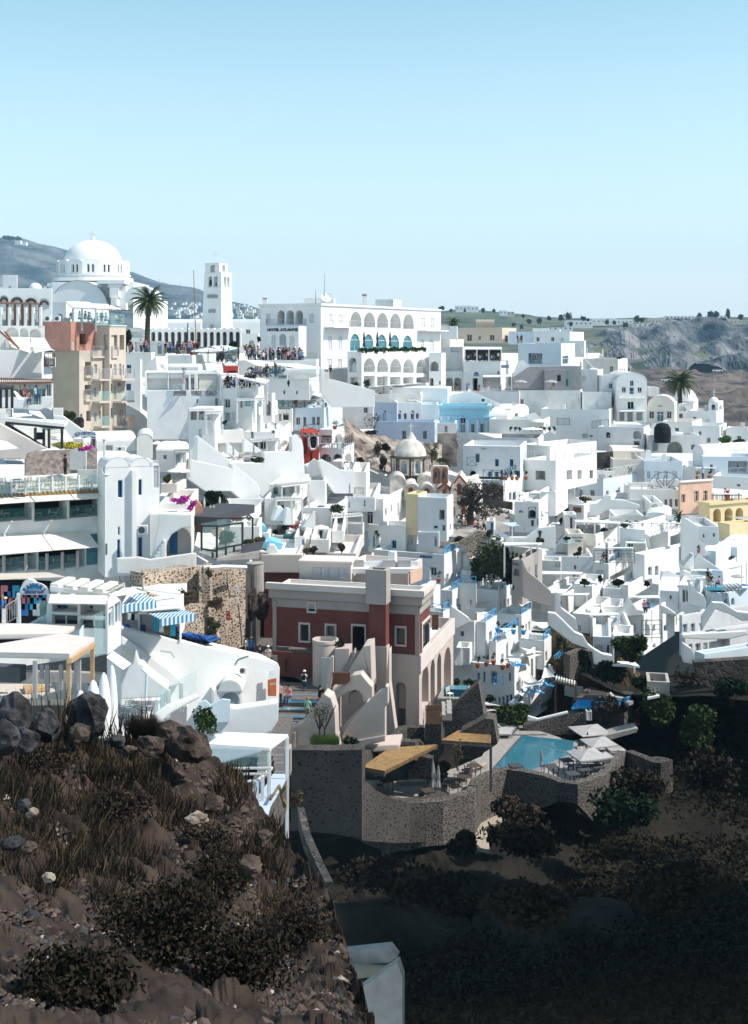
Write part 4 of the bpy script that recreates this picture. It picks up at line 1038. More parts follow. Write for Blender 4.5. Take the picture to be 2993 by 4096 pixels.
for x in(62,124,186,250):
 mb=MB();c=at(x,650,129);mb.box(c.x-.12,c.x+.12,c.y-.12,c.y+.12,c.z-3.6,c.z);own(mb,'pergola_post','brown timber post of the top-left terrace','post','wood','brown terrace posts')
T1=H('white terrace house with blind arches and tilted cream awnings',(-60,365,368),(832,1060),126,-8,'F 45 150 850 1010 Ah;F 165 230 855 1010 Ah;F 245 335 862 1010 Ah',d=8,roof='o')
for a,b in((10,72),(82,140),(150,205),(215,268),(278,330)):rail(a,818,b,822,1.4,'v','wood',126.5,root=T1.root)
for x in(5,76,145,210,272,333):MB_=MB();c=at(x,835,126);MB_.box(c.x-.12,c.x+.12,c.y-.1,c.y+.3,c.z,c.z+1.9);put(MB_,'pier','white',T1.root)
aw('cream awning steeply lowered over arched house, left one',[(95,1010,122),(252,1060,121),(245,930,125.6),(60,925,125.6)],'canvas')
aw('cream awning steeply lowered over arched house, right one',[(285,1060,121),(430,1035,121),(370,935,125.6),(250,932,125.6)],'canvas')
aw('long narrow cream awning on tilted poles crossing top-left terrace',[(80,985,118),(455,1040,117.5),(400,1015,119.5),(60,925,120)],'canvas')
for x0,y0,x1,y1 in((-10,870,160,1020),(40,880,150,1015)):
 mb=MB();mb.tube(at(x0,y0,117),at(x1,y1,117),.09,n=5);own(mb,'awning_pole','slanted rusty awning pole at left edge','pole','rust','slanted awning poles')
S1=house('salmon_building','tall building with salmon top floor and tan lower floors, glass balconies',(335,585,785),(797,1036),146,38,'R 597 618 955 1030 s;R 656 714 898 985 k',mat='salmon',roof='p',par=.3,d=9)
S2=house('tan_building','tan lower block of salmon hotel with stacked recessed balconies',(432,655,850),(1037,1790),145.5,38,'R 703 755 1130 1240 k;R 778 802 1150 1225 d;R 700 752 1320 1400 k;R 775 798 1340 1420 d;R 822 834 1330 1370 w;R 713 753 1535 1620 k;R 776 796 1550 1620 d;R 820 834 1535 1600 h;R 662 682 1560 1610 w',mat='tan_light',roof='o',d=9)
MB().box(-S2.W-.01,-.0,-.012,-.002,0,S2.z).bd('side_wall','tan',S2.root)
S3=house('tan_building','cream stair tower of salmon hotel carrying corner balconies',(785,905,1040),(826,1790),148,25,'R 920 970 908 1030 k;R 988 1026 908 1030 k;F 855 892 905 1030 k;R 908 926 1150 1185 w;R 940 962 1150 1240 d;R 985 1002 1145 1240 d;R 1014 1024 1155 1240 d;R 940 962 1330 1440 d;R 915 928 1310 1370 w;R 975 1000 1300 1330 w;R 915 942 1510 1600 d;R 990 998 1520 1590 d;R 1003 1012 1520 1590 d',mat='tan_light',roof='p',par=.3,d=8)
for x0,x1,y,st in((755,850,1085,'v'),(765,880,1272,'v'),(765,900,1455,'g'),(780,940,1660,'g'),(702,755,1250,'v'),(698,750,1445,'v')):balc(S2,'R',x0,x1,y,1.3 if x0>760 else.3,st,1.2,'steel','tan_light')
for x0,x1,y,st in((921,970,1085,'v'),(932,1060,1272,'v'),(932,1095,1455,'g'),(940,1058,1660,'v')):balc(S3,'R',x0,x1,y,1.3 if y>1100 else.2,st,1.2,'steel','tan_light')
house('salmon_building','small salmon end wall with slots beside lowest balcony',(1058,1062,1110),(1580,1680),147,30,'R 1066 1072 1590 1620 h;R 1078 1083 1590 1620 h;R 1090 1095 1590 1620 h',mat='salmon_pale',roof='o',d=3)
pg('white canopy roof of rooftop bar on salmon building',[(600,690,147),(795,695,146),(740,645,152),(545,640,153)],2.6,CW,(0,1,0.4),pmat='steel')
band(S3,'R',826,836,.1)
rail(585,800,780,815,1.2,'g','white',145.6,144.2,root=S1.root);rail(785,828,1032,838,1.5,'g','white',144.5,146,root=S3.root)
UO(848,650,800,180,'open cream parasol with timber ribs on salmon building roof, left','canvas',147.5,1);UO(915,655,800,190,'open cream parasol with timber ribs on salmon building roof, right','canvas',149.5,1)
for i,(x,y)in en(((655,800),(700,802),(730,806),(805,812),(840,815),(870,818),(965,822),(990,822))):PP(x,y,'fgh'[i%3],'seated guest on rooftop terrace of salmon building',147,group='guests on the salmon rooftop')
for i,(x0,x1)in en(((372,415),(452,495))):acunit(x0,x1,750,795,143+i*-.5,('left' if not i else 'right')+' one of two air conditioners on salmon roof')
house('roof_box','grey metal box on salmon roof edge',(522,580,582),(765,797),143,5,'',mat='grey_render',d=1.2,roof='o',cat='box')
palm(1216,1050,640,340,'tall date palm standing before cathedral with full crown',176,60,.36)
bush(1070,1050,70,190,'dark climbing plant beside blue-door shop under palm',Y=172,mat=LD,size=.22)
H('white shop front with arched top and dark doorway under palm',(1050,1200,1206),(845,1050),182,4,'F 1112 1146 965 1045 K;F 1165 1196 955 1045 K;F 1090 1180 880 930 h',roof='vF',rise=36,d=8,cat='shop')
H('white kiosk with grey arched door right of palm',(1232,1360,1364),(958,1085),178,4,'F 1297 1338 978 1066 Ad',d=4,cat='kiosk')
for i,(x,y)in en(((1075,1048),(1163,1048),(1192,1048),(1205,1050),(1218,1050))):PP(x,y,'bagph'[i],'visitor standing at wall under palm',171,group='visitors under the palm')
for i,x in en((1368,1378,1398,1408,1462,1478,1492,1508,1520,1535,1548,1566,1580,1632,1644)):PP(x,1064,'bdasvegcp'[i%9],'visitor on church terrace in front of scalloped arcade',176+(i%3),group='visitors on the church terrace')
W1=house('white_wall','white terrace wall below scalloped arcade with sloped side',(1040,1250,1280),(1052,1260),172,8,'',d=8,roof='o')
H('narrow white house with bright blue shutters beside tan hotel',(1038,1160,1175),(1110,1640),166,6,'F 1046 1084 1155 1225 b;F 1042 1082 1310 1365 b')
slab('stair_wall','long white wall sweeping down below blue shuttered house',[(1150,1540),(1200,1580),(1250,1660),(1340,1720),(1540,1810),(1652,1900),(1652,2000),(1100,1900),(1040,1700),(1040,1480)],158,-10,.5)
slab('stair_wall','narrow white flight wall climbing from kiosk to vaulted terrace',[(1170,1240),(1170,1180),(1290,1085),(1300,1240)],168,0,.5)
# ---- white terrace complex centre-left (rows 1400-2100)
crop(700,1000);TH_OFF=-13
H('white vaulted pavilion with half-round glazed front on terrace',(-60,195,228),(940,1008),160,14,'F 60 90 960 1000 h',roof='vR',rise=30,d=6)
rail(50,905,90,905,1.2,'X','white',166,label='white crossed balustrade panel above vaulted pavilion')
W2=house('white_wall','white parapet block of church terrace with crossed balustrades',(-60,145,392),(868,1010),168,18,'',d=12,roof='p');hrail('R',300,380,1.0)
house('red_bar','small red cafe front with white sign under black terrace railing',(405,522,530),(960,1020),165,4,'F 440 505 995 1015 h',mat='red_bright',d=3,roof='o',cat='cafe')
rail(395,958,524,960,1.8,'X','iron',166,label='black patterned railing above small red cafe front')
rail(275,932,395,950,1.8,'v','iron',167,label='black upright railing of terrace left of red cafe')
house('red_kiosk','dark red kiosk with shelves on terrace below bell tower',(110,188,192),(765,870),180,3,'F 120 140 780 860 h;F 150 180 780 860 h',mat='red_bright',d=3,roof='o',cat='kiosk')
UO(266,800,930,290,'large open white parasol on terrace below bell tower',CW,172,1)
aw('flat white shade canopy beside large white parasol',[(300,795,174),(400,840,170),(530,812,172),(430,790,176)],CW)
rail(405,945,520,945,2.4,'g',GC,169,label='pale glass wind screen on crowded terrace');rail(148,905,262,910,1.6,'g',GC,170,label='pale green glass screen left of white parasol foot')
for i in range(26):x=350+i*7+ru(-4,4);PP(x,905+ru(-4,30)*(1 if i<24 else.3),'cahbdvgpsf'[i%10],'guest on crowded terrace under white canopies',171+ru(-1,3),group='guests under the white canopies')
for i in range(14):x=ru(0,200);PP(x,862+ru(-6,2),'dcbaves'[i%7],'walker on path below scalloped arcade',186+i*.3,group='walkers below the arcade')
for i in range(52):
 x=ru(580,1060);y=905+(x-580)*.03+ru(-18,22)-(14 if x<700 else 0)
 PP(x,y,'abcdevspqbdvwp'[i%14],'person in crowd gathered outside hotel entrance',181-(y-900)*.06,group='crowd outside the hotel')
bush(1010,945,90,40,'rounded green shrub right of hotel crowd',Y=177,mat='leaf',size=.2)
rail(1065,912,1175,914,1.2,'v','white',178,label='white upright railing right of hotel crowd')
W3=house('white_wall','long white retaining terrace below crowd outside hotel',(525,1170,1190),(910,1075),176,6,'',d=14,roof='p')
slab('mural_wall','white terrace wall painted with green leaf scrolls',[(600,975),(910,985),(905,1025),(600,1010)],172.5,3,.12,'white_cool')
lv=MB()
for i in range(60):
 c=at(ru(610,900),ru(978,1012),172.2);a=random.random()*3;lv.box(c.x-.35,c.x+.35,c.y-.03,c.y,c.z-.06,c.z+.06,T=Matrix.Translation(c)@Matrix.Rotation(a,4,'Y')@Matrix.Translation(-c))
own(lv,'painted_scroll','green painted leaf scrolls on white terrace wall','painting','glass_teal')
aw('slanting white sail roof above leaf-painted wall, left part',[(565,905,171),(700,965,166),(920,945,168),(700,915,175)],CW)
aw('slanting white sail roof above leaf-painted wall, right part',[(800,940,168),(990,975,165),(1200,970,167),(1010,940,174)],CW)
pg('white flat pergola over glazed bar below hotel crowd',[(925,992,164),(1200,986,165),(1195,972,169),(925,978,168)],3.2,CW,(0,1,0.45),pmat='white')
W4=H('white bar terrace with glass railing under slanting sails',(370,1110,1222),(1062,1240),160,12,'F 895 910 1160 1190 h;F 1000 1014 1165 1190 h;R 1135 1148 1165 1192 h',d=14)
rail(760,1066,912,1068,1.5,'g','glass_tint',160,root=W4.root);rail(935,1080,1195,1085,1.0,'v','white',159.5,root=W4.root)
for i in range(16):PP(ru(600,900),1040+ru(0,12),'gfhv'[i%4],'guest seated at glazed bar below hotel',163,group='guests at the glazed bar')
PP(1284,1068,'b','person sitting alone on white stair wall below hotel corner',162)
slab('stair_wall','white stair wall rising past solitary sitter to hotel',[(1205,1175),(1205,985),(1230,980),(1270,1060),(1652,1160),(1652,1300),(1300,1300)],161,5,.6)
chimney(1234,1272,982,1070,160,'white square pillar with small cap beside terrace stairs')
bush(940,1120,28,55,'small plant hanging from white wall below bar',Y=158,mat=LD,n=90,size=.15)
W5=H('white restaurant house with cream roller blind and crossed white balustrades',(-250,372,376),(1010,1210),150,4,'F -230 -60 1015 1158 k;F -50 60 1018 1158 k;F 84 112 1035 1158 k;F 130 160 1030 1158 k;F 192 350 1028 1158 k',d=10,cat='restaurant')
MB().box(W5.loc('F',200,1100)[0],W5.loc('F',345,1100)[0],.2,.26,W5.loc('F',200,1158)[1],W5.loc('F',200,1032)[1]).bd('roller_blind','canvas',W5.root)
H('cream wall block with crossed balustrade openings below roller blind',(-230,372,380),(1160,1560),147,6,'F -10 92 1164 1206 z;F 132 222 1164 1206 z;F 252 348 1164 1206 z;F 178 192 1232 1262 h;F 333 355 1225 1285 g','white',d=2.5)
for a,b in((-10,92),(132,222),(252,348)):rail(a,1208,b,1208,1.35,'X','white',146.7)
UC(75,960,1160,'tall closed grey parasol in front of roller blind house',CG,146)
W6=H('white house with open bar terrace, crossed balustrades and glazed loggias',(376,640,742),(1138,1640),146,20,'F 410 456 1232 1300 w;F 540 560 1235 1300 d;F 575 628 1230 1290 t;R 640 655 1230 1300 d;R 690 720 1230 1300 t;F 420 455 1345 1410 h;F 478 515 1345 1405 W',d=10)
crop(700,1500)
for a,b in((522,585),(604,668),(755,798)):rail(a,138,b,138,1.5,'X','white',143,root=W6.root)
pg('white slatted canopy over open bar terrace with seated guests',[(508,25,145),(745,80,143),(780,50,149),(510,5,151)],2.6,CW,(0,1,1.6),pmat='white')
pg('white flat roof over dim bar room left of open terrace',[(375,5,146),(510,5,145),(510,-5,150),(375,-5,151)],3.0,CW,(0,1),pmat='white')
for i in range(22):PP(ru(395,680),108+ru(-8,4),'gvfh'[i%4],'guest seated in open bar above crossed balustrades',146.5,group='guests in the open white bar')
pg('white slatted pergola above pale glass terrace of centre-left house',[(510,205,142),(740,200,143),(740,190,147),(510,192,147)],2.7,'white',(0,1,0.63),slats=16)
rail(575,345,665,345,1.7,'g',GC,141.5,root=W6.root);rail(698,340,740,340,1.6,'g',GC,143,root=W6.root)
H('tall narrow white house front with big arched opening',(742,800,828),(150,405),148,30,'F 756 792 212 335 Ao')
W7=H('white terrace house with dark awning posts on left slope',(110,330,400),(283,760),138,14,'F 130 180 295 370 k;F 200 240 295 370 k;F 258 315 318 370 h;F 178 192 228 262 h;R 333 355 225 285 h;F 200 222 448 520 W',d=10,roof='o')
pg('white slatted pergola on left slope house, upper',[(115,290,137),(325,285,138),(325,278,142),(115,280,141)],2.4,'white',(0.98,),slats=14)
pg('white slatted pergola on left slope house, lower right',[(255,312,136),(395,308,137),(395,298,141),(255,300,140)],2.4,'white',(0,1),slats=9)
rail(215,412,298,412,1.1,'X','white',136,root=W7.root)
slab('stair_wall','long white stair wall descending left of walled sun decks',[(185,512),(205,512),(455,705),(470,735),(470,772),(180,720)],132,-6,1.6)
slab('terrace_wall','bright white wall below sun decks in centre left',[(400,722),(735,728),(735,640),(965,630),(965,515),(1010,495),(1050,560),(1066,700),(1075,880),(1110,890),(1110,1030),(740,1030),(470,745)],136,-8,1.0)
slab('terrace_wall','white angled wall between two walled sun decks',[(425,565),(445,565),(568,680),(568,725),(425,725)],137,-8,.5)
slab('terrace_wall','white angled wall right of upper sun deck',[(565,530),(585,530),(712,620),(712,640),(565,640)],139,-8,.5)
W8=H('long white house wall behind walled sun decks',(275,568,575),(450,700),141,-5,'F 300 560 565 690 h')
H('white house above sun decks with satellite dishes and thin loggia',(568,830,965),(470,700),143,10,'F 628 650 468 522 Aw;F 650 685 548 600 g;F 700 760 548 610 g;R 845 930 555 605 Ao;R 880 905 560 600 k',d=9)
pg('white pole pergola running above sun decks',[(625,548,141),(865,530,142),(865,520,146),(625,535,146)],2.6,'white',(0,1,0.55),slats=14)
UC(483,565,700,'closed pink-beige parasol on left walled sun deck',CG,135);UC(651,560,690,'closed pink-beige parasol on right walled sun deck',CG,135)
for i,(x,y)in en(((460,705),(500,705),(540,703),(610,700))):LG(x,y,134.5,1.4+i,'sun lounger on walled decks above bright white wall','white','canvas',group='loungers on the walled decks')
mb=MB();a,b=at(608,718,134.5),at(735,678,134.5);
leaves(mb,(a+b)/2,(b.x-a.x)*.5,.8,abs(b.z-a.z)*.6,1500,.14,30);own(mb,'hedge','clipped dark green hedge on right walled sun deck','hedge','leaf')
slab('stair_wall','lower white stair wall running down to terracotta garden',[(470,740),(490,735),(690,905),(700,940),(700,1160),(470,960)],128,-8,1.4)
slab('terrace_wall','smooth white wall on left slope below stair wall',[(110,690),(180,712),(470,772),(470,960),(250,960),(110,860)],126,-8,.8)
dish(795,490,142,.5,'white satellite dish high on sun deck house',.2);dish(868,500,141,.55,'larger white satellite dish beside air conditioners',.5)
acunit(800,830,455,485,141.5,'air conditioner beside the satellite dishes')
bush(848,440,50,50,'green plant in pot above satellite dishes',Y=144,n=140)
bush(412,408,30,32,'round green plant on left slope terrace',Y=135,n=120)
W9=H('long white house wall behind dark parasol terrace with small windows',(745,1275,1290),(60,270),172,10,'F 888 905 130 155 h;F 1000 1015 135 180 s;F 1132 1148 135 160 h;F 1060 1078 220 250 s;F 1110 1128 220 250 s;F 1172 1195 218 250 s;F 1235 1255 228 275 Aw',d=10)
W10=house('pale_blue_house','pale blue house with white window frames below dark parasols',(985,1232,1385),(272,460),160,22,'F 1000 1035 350 410 w;F 1060 1085 348 415 w;F 1132 1158 345 412 w;F 1172 1196 345 412 w',mat='pale_blue',d=9)
hrail('F',None,None,1.0,'X','iron')
H('small white entrance block left of pale blue house',(830,970,985),(285,470),158,6,'F 893 940 318 372 o;F 860 880 320 380 h',d=6)
rail(830,292,970,292,1.4,'g',GC,157.5,root=LAST.root)
for i,(x,ya,yb,w_)in en(((880,160,262,120),(1085,158,258,125),(1140,160,258,130),(850,150,256,90))):UO(x,ya,yb,w_,'open charcoal parasol on terrace above pale blue house','canvas_dark',163,1,'charcoal parasols above the pale blue house')
pg('thin white frame canopy between charcoal parasols',[(880,155,163),(1225,195,161),(1225,185,166),(885,150,167)],3,CG,(0,1),th=.05,pmat='white')
for i,x in en((845,870,892,915,935,955,990,1000)):PP(x,262,'bgvfcbgv'[i],'guest in dark clothes under charcoal parasols',161,group='guests under charcoal parasols')
RH=house('red_house','bright red house front with white scalloped edging and curved openings',(1055,1190,1195),(480,745),148,8,'F 1062 1090 525 650 Ah;F 1112 1172 510 605 o;F 1118 1134 640 730 Ah',mat='red_bright',d=8,roof='o')
mb=MB()
for k in range(3):
 for s in(0,1):
  for i in range(8):
   t0,t1=pi+pi*i/8,pi+pi*(i+1)/8;c=fpt(RH,'F',1078+k*44,480);R1=22/ZS/F*148
   mb.tube(c+Vc((R1*cos(t0),-.1,R1*1.1*sin(t0))),c+Vc((R1*cos(t1),-.1,R1*1.1*sin(t1))),.12,n=5)
put(mb,'scalloped_edging','white',RH.root)
mb=MB();pts=[(1108,510),(1108,580),(1118,605),(1140,615),(1165,605),(1180,580),(1180,510)]
for a,b in zip(pts,pts[1:]):mb.tube(fpt(RH,'F',*a)+Vc((0,-.1,0)),fpt(RH,'F',*b)+Vc((0,-.1,0)),.15,n=5)
put(mb,'window_surround','white',RH.root)
rail(1112,608,1176,608,1.1,'X','dark_teal',147.5,root=RH.root);rail(1062,490,1190,470,1.0,'X','iron',147.6,root=RH.root)
slab('white_gable','tall white arched bell gable wall left of red house',[(965,900),(965,560),(975,515),(1000,493),(1025,500),(1050,540),(1062,600),(1066,900)],144,0,.9)
MB_=MB();c=at(1010,605,143.8);MB_.face([c+Vc((p,0,q))for p,q in arch_pts(-.3,.3,0,1.5)]);own(MB_,'niche','small arched niche in white gable wall','niche','shutter')
WA=H('white two-tier arched balcony house right of red front',(1195,1385,1480),(605,800),150,22,'F 1203 1290 655 715 Ao;F 1308 1378 652 715 Ao;R 1392 1460 650 740 Ao;F 1250 1285 670 715 w',d=9)
hrail('F',None,None,1.2,'X','white');hrail('R',None,None,1.2,'X','iron')
WB=H('white upper loggia house with dark parasols behind crossed balustrades',(1190,1300,1400),(450,620),156,25,'F 1205 1290 500 560 o;R 1310 1385 490 570 Ao');
rail(1310,452,1390,445,1.3,'X','white',155,root=WB.root);pot(1323,450,154.5,'terracotta urn on the white loggia parapet',1.2)
UC(1262,512,572,'closed dark parasol behind crossed balustrade, left','canvas_dark',151.5);UC(1332,510,570,'closed dark parasol in the arched loggia','canvas_dark',152)
for i,x in en((1210,1240,1290,1320,1345,1420,1440)):TB(x,618,150.5,i,'cafe table behind crossed balustrades of arched house','chair_grey','chair_grey',group='tables behind crossed balustrades')
slab('terrace_wall','white pointed doorway block below red house',[(1090,880),(1090,760),(1130,745),(1172,708),(1225,745),(1225,880)],142,4,3.0)
MB_=MB();c=at(1165,880,141.7);MB_.face([c+Vc((p,0,q))for p,q in arch_pts(-.9,.9,0,2.5)]);own(MB_,'arched_door','pale arched door below the red house','door','shutter')
slab('stair_wall','white stair wall sweeping down right of pointed doorway',[(1190,720),(1225,700),(1385,790),(1480,790),(1480,980),(1320,980),(1225,850)],140,0,1.2)
UO(1360,685,770,120,'open cream parasol beneath arched balcony house','canvas',146)
for nm,x0,x1,y0,y1,h in(('with the glass front',1090,1240,870,1080,''),('with a pale door',1470,1580,800,1010,'F 1480 1560 930 985 W'),('with a dark railing panel',1395,1475,780,940,'')):
 H('small plain white terrace block '+nm+' in the centre',(x0,x1,x1+30),(y0,y1),138 if x0<1200 else 142,12,h,d=7)
rail(1395,835,1465,830,1.5,'X','iron',141,label='dark crossed railing panel on white centre block')
WC=H('white slatted pergola house with roundish front and arched window',(780,1000,1110),(905,1080),130,18,'F 812 850 925 985 Aw;F 890 915 920 990 Ah;F 945 985 925 980 s;R 1040 1060 930 990 h',d=7)
pg('white slatted pergola right of bright white wall, upper',[(880,918,127),(1112,890,129),(1112,884,133),(800,908,132)],2.6,'white',(0,1,.5),slats=22)
WD=H('white cube house with rounded roof edge and small door beneath pergola',(740,975,1058),(1020,1240),124,14,'F 850 900 1040 1110 Ao;R 985 1040 1050 1130 s',d=6)
pg('white slatted pergola right of bright white wall, lower',[(830,1030,122),(1055,1025,123),(1055,1016,127),(830,1018,126)],2.5,'white',(0,1,.6),slats=20)
slab('white_chimney','tapered white oven chimney with pierced head, left of pair',[(805,1205),(835,1110),(850,1092),(885,1092),(900,1110),(905,1210)],121,0,1.4);slab('white_chimney','tapered white oven chimney with pierced head, right of pair',[(905,1240),(915,1120),(930,1105),(955,1110),(965,1240)],120,0,1.2)
UC(1098,960,1075,'closed cream parasol beside the oven chimneys','canvas',126);UC(1443,890,1005,'closed grey-beige parasol on centre terrace by red house',CG,138);UC(1440,1040,1115,'closed grey parasol on low terrace above pergola house','canvas_dark',135);UC(1568,1025,1105,'closed black parasol beside the yellow wall','canvas_dark',138)
WE=H('white flat house with small pots on its roof edge above cafe garden',(1060,1300,1560),(1100,1260),132,20,'R 1345 1370 1180 1230 d')
pg('white slatted pergola on low centre house with pots',[(1290,1175,129),(1550,1155,131),(1550,1145,136),(1300,1160,134)],2.6,'white',(0,1,.5),slats=20)
mb=MB();a,b=at(1268,1115,131),at(1398,1090,131);leaves(mb,(a+b)/2,(b.x-a.x)*.5,.8,.5,700,.14,24);own(mb,'hedge','long low box hedge on centre white roof','hedge','leaf')
H('long low white terrace wall right of box hedge',(1400,1652,1700),(1010,1130),140,10,'')
stairs('white steps climbing between stair walls in centre',(1040,1240),(1080,1180),122,10,3,9)
slab('stair_wall','white sloping stair wall in lower centre',[(1050,1260),(1140,1130),(1160,1130),(1160,1260)],121,5,.4)
TH_OFF=0
# ================= left edge: terraces, cocktail bar, rooftop restaurant =================
crop(0,1400)
H('white terrace wall with stepped parapet at left edge below awnings',(-60,345,360),(0,235),122,-12,'',d=6)
H('white balcony bay with wood-slatted rail at left',(362,455,460),(60,140),121,-10,'F 368 400 75 135 h;F 415 448 75 135 h',d=4)
rail(366,138,452,140,1.3,'v','wood',120.8,root=LAST.root)
pg('dark cane pergola shading narrow balcony at left',[(-60,275,114),(440,262,116),(440,240,122),(-60,232,121)],3.2,'wood',(),slats=30,th=.08)
L1=H('white balcony house with guests leaning behind teal glass under cane pergola',(-60,436,440),(262,480),117,-12,'F 110 150 285 385 k;F 158 230 282 385 k;F 240 285 285 385 k;F 290 375 282 385 k;F 380 420 282 378 t',d=6)
slab('balcony_wall','white balcony parapet with teal glass middle',[(-60,395),(232,388),(232,455),(340,452),(340,385),(436,382),(436,440),(330,500),(-60,470)],114.5,-12,.25)
rail(236,452,340,450,1.7,'g','glass_tint',114.4,label='teal glass balcony panel between white parapets')
for i,(x,y)in en(((205,450),(240,450),(298,448),(320,448))):PP(x,y,'pqac'[i],'guest leaning on balcony under cane pergola',115.5,group='guests under the cane pergola')
for x in(5,55,100):
 mb=MB();c=at(x,300,108);mb.box(c.x-.1,c.x+.1,c.y-.1,c.y+.1,c.z-4.4,c.z);own(mb,'black_post','black canopy post at the left edge','post','iron','black posts at the left edge')
pg('black canopy frame at the left edge',[(-60,330,106),(112,325,107),(112,305,111),(-60,300,110)],3,'iron',())
aw('small cream awning hanging steeply beside black canopy',[(150,415,107),(200,415,107),(130,340,109),(108,340,109)])
H('white stepped wall with dark lattice behind canopy',(-60,105,110),(485,640),104,-12,'F 50 98 490 555 h',d=5)
aw('white low canopy above cocktail bar stairs, left',[(115,555,104),(265,545,103),(260,525,108),(118,525,108)],CW);aw('white canopy leaf above cocktail bar stairs, right',[(240,520,106),(385,575,104),(330,510,108),(240,502,109)],CW)
H('small white block with flat top beside rubble wall',(440,518,522),(478,640),118,-8,'',mat='white_worn',d=5)
slab('stair_wall','white sloping wall descending toward cocktail bar sign',[(440,540),(520,545),(690,665),(690,760),(440,700)],116,-8,.5)
bush(570,590,130,110,'dry green shrub at foot of tan building',Y=128,mat=LO,size=.14)
rock(655,640,90,90,126,'rough stone stub beside tan building foot','rock',3)
pg('black steel framed glass canopy of cocktail bar with white top edge',[(40,590,100),(530,640,101),(560,612,106),(120,585,106)],.5,CW,(),th=.3,pmat='iron')
slab('glass_screen','sloping dark framed glass side of cocktail bar canopy',[(45,600),(530,648),(525,810),(380,812)],99.5,-8,.05,'glass_tint')
for a,b in(((45,605),(380,810)),((45,600),(530,645))):
 mb=MB();mb.tube(at(*a,99.3),at(*b,99.3),.13,n=4);own(mb,'canopy_beam','black beam of cocktail bar canopy, '+('sloping' if a[1]==605 else 'upper'),'beam','iron')
for x,y0,y1 in((292,640,760),(362,650,800),(405,650,812),(512,640,815)):
 mb=MB();c=at(x,y0,99);e=at(x,y1,99);mb.box(c.x-.09,c.x+.09,98.9,99.1,e.z,c.z);own(mb,'black_post','black post of the cocktail bar canopy','post','iron','cocktail bar canopy posts')
plate_(303,362,682,740,98.6,.3,'hanging_sign','square black sign with white ring hanging in bar canopy','sign','dark')
aw('cream side curtain sloping from cocktail bar canopy',[(420,740,99),(610,755,99.5),(530,650,101),(400,660,101)],'canvas')
slab('ramp_wall','grey and white ramp wall sloping under bar canopy at left edge',[(-60,600),(0,610),(380,812),(220,860),(210,900),(-60,900)],98,-8,.6,'pink_cream')
aw('white market umbrella edge poking in from left',[(-80,840,94),(152,815,94),(60,760,98),(-80,730,98)],CW)
sg=empty('bar_sign',at(700,740,112));tag(sg,'curved white sign reading CRYSTAL Cocktail Bar with diamond','sign')
mb=MB();C_=at(700,735,112);sx=lambda z:z/ZS/F*112
pts=[(-sx(100),0)]+[(-sx(100)+sx(200)*i/12,sx(28)+sx(45)*sin(pi*i/12))for i in range(13)]+[(sx(100),0)]
mb.hexa([C_+Vc((p,0,q))for p,q in pts],[C_+Vc((p,.15,q))for p,q in pts]);put(mb,'board','white',sg)
lt_('CRYSTAL',733,690,21,111.9,0,'letter_blue',sg,.05,.02);lt_('Cocktail Bar',735,722,13,111.9,0,'letter_blue',sg,.05,.01)
mb=MB()
for a,b in(((615,695),(635,678)),((635,678),(652,680)),((652,680),(665,692)),((665,692),(635,715)),((635,715),(615,695)),((615,695),(665,692)),((630,694),(635,715)),((650,693),(640,712))):mb.tube(at(*a,111.8),at(*b,111.8),.035,n=4)
put(mb,'diamond_mark','letter_blue',sg)
H('white wall under the curved bar sign',(590,690,800),(735,830),110,6,'R 722 735 765 790 h',d=5)
fb=[]
for c,nm in(('leaf_yellow','yellow-green'),('bougain','red')):bush(600 if c=='leaf_yellow' else 700,830,330 if c=='leaf_yellow' else 130,75 if c=='leaf_yellow' else 35,nm+' creeper spilling over top of brick-patterned wall',Y=103,mat=c,size=.16,n=900 if c=='leaf_yellow' else 220,stem=False)
H('white barrel-vaulted roof behind the blue-window house',(800,1125,1130),(690,830),112,-18,'F 848 930 790 830 h',roof='vR',rise=60,d=7)
H('white vaulted gable with red edge behind blue-window house',(1130,1262,1266),(690,900),110,-10,'',roof='vF',rise=50,d=7)
acunit(955,1035,800,832,108.5,'air conditioner lying before white barrel vault')
chimney(850,868,735,880,108,'thin white flue pipe before barrel vault')
RT=house('restaurant','white three-level restaurant with rooftop tables, cream awnings and open dining rooms',(-260,858,862),(1150,2520),104.5,-31,'',d=14,roof='o',cat='restaurant')
crop(0,1900)
bpy.data.objects.remove(RT.root.children[0])
mb=MB();hl=[]
for q in('-250 262 215 385','285 552 208 372','575 828 195 345'):
 x0,x1,y0,y1=map(float,q.split());u0,za=RT.loc('F',x0,y1);u1,zb=RT.loc('F',x1,y0);_,z2=RT.loc('F',x1,y1);hl.append((max(-RT.W,u0),u1,(za+z2)/2,zb,0,6,1))
for q in('-250 300 640 800','320 700 600 770','715 848 480 738'):
 x0,x1,y0,y1=map(float,q.split());u0,za=RT.loc('F',x0,y1);u1,zb=RT.loc('F',x1,y0);_,z2=RT.loc('F',x1,y1);hl.append((max(-RT.W,u0),u1,(za+z2)/2,zb,0,6,1))
wallface(mb,lambda u,z,q:(u,q,z),-RT.W,0,0,RT.top,hl);mb.box(-RT.W,0,.5,RT.d,0,.1);mb.face([(0,0,0),(0,RT.d,0),(0,RT.d,RT.top),(0,0,RT.top)]);mb.bd('wall','white_worn',RT.root)
MB().box(-RT.W,0,0.002,RT.d,RT.top,RT.top+.1).bd('roof_terrace','lime_floor',RT.root)
def RL(x,y):return RT.loc('F',x,y)
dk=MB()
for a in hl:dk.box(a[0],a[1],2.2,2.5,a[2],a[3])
dk.bd('dim_room_panel','dark',RT.root)  # black panels inside the rooms stand in for their dim depth
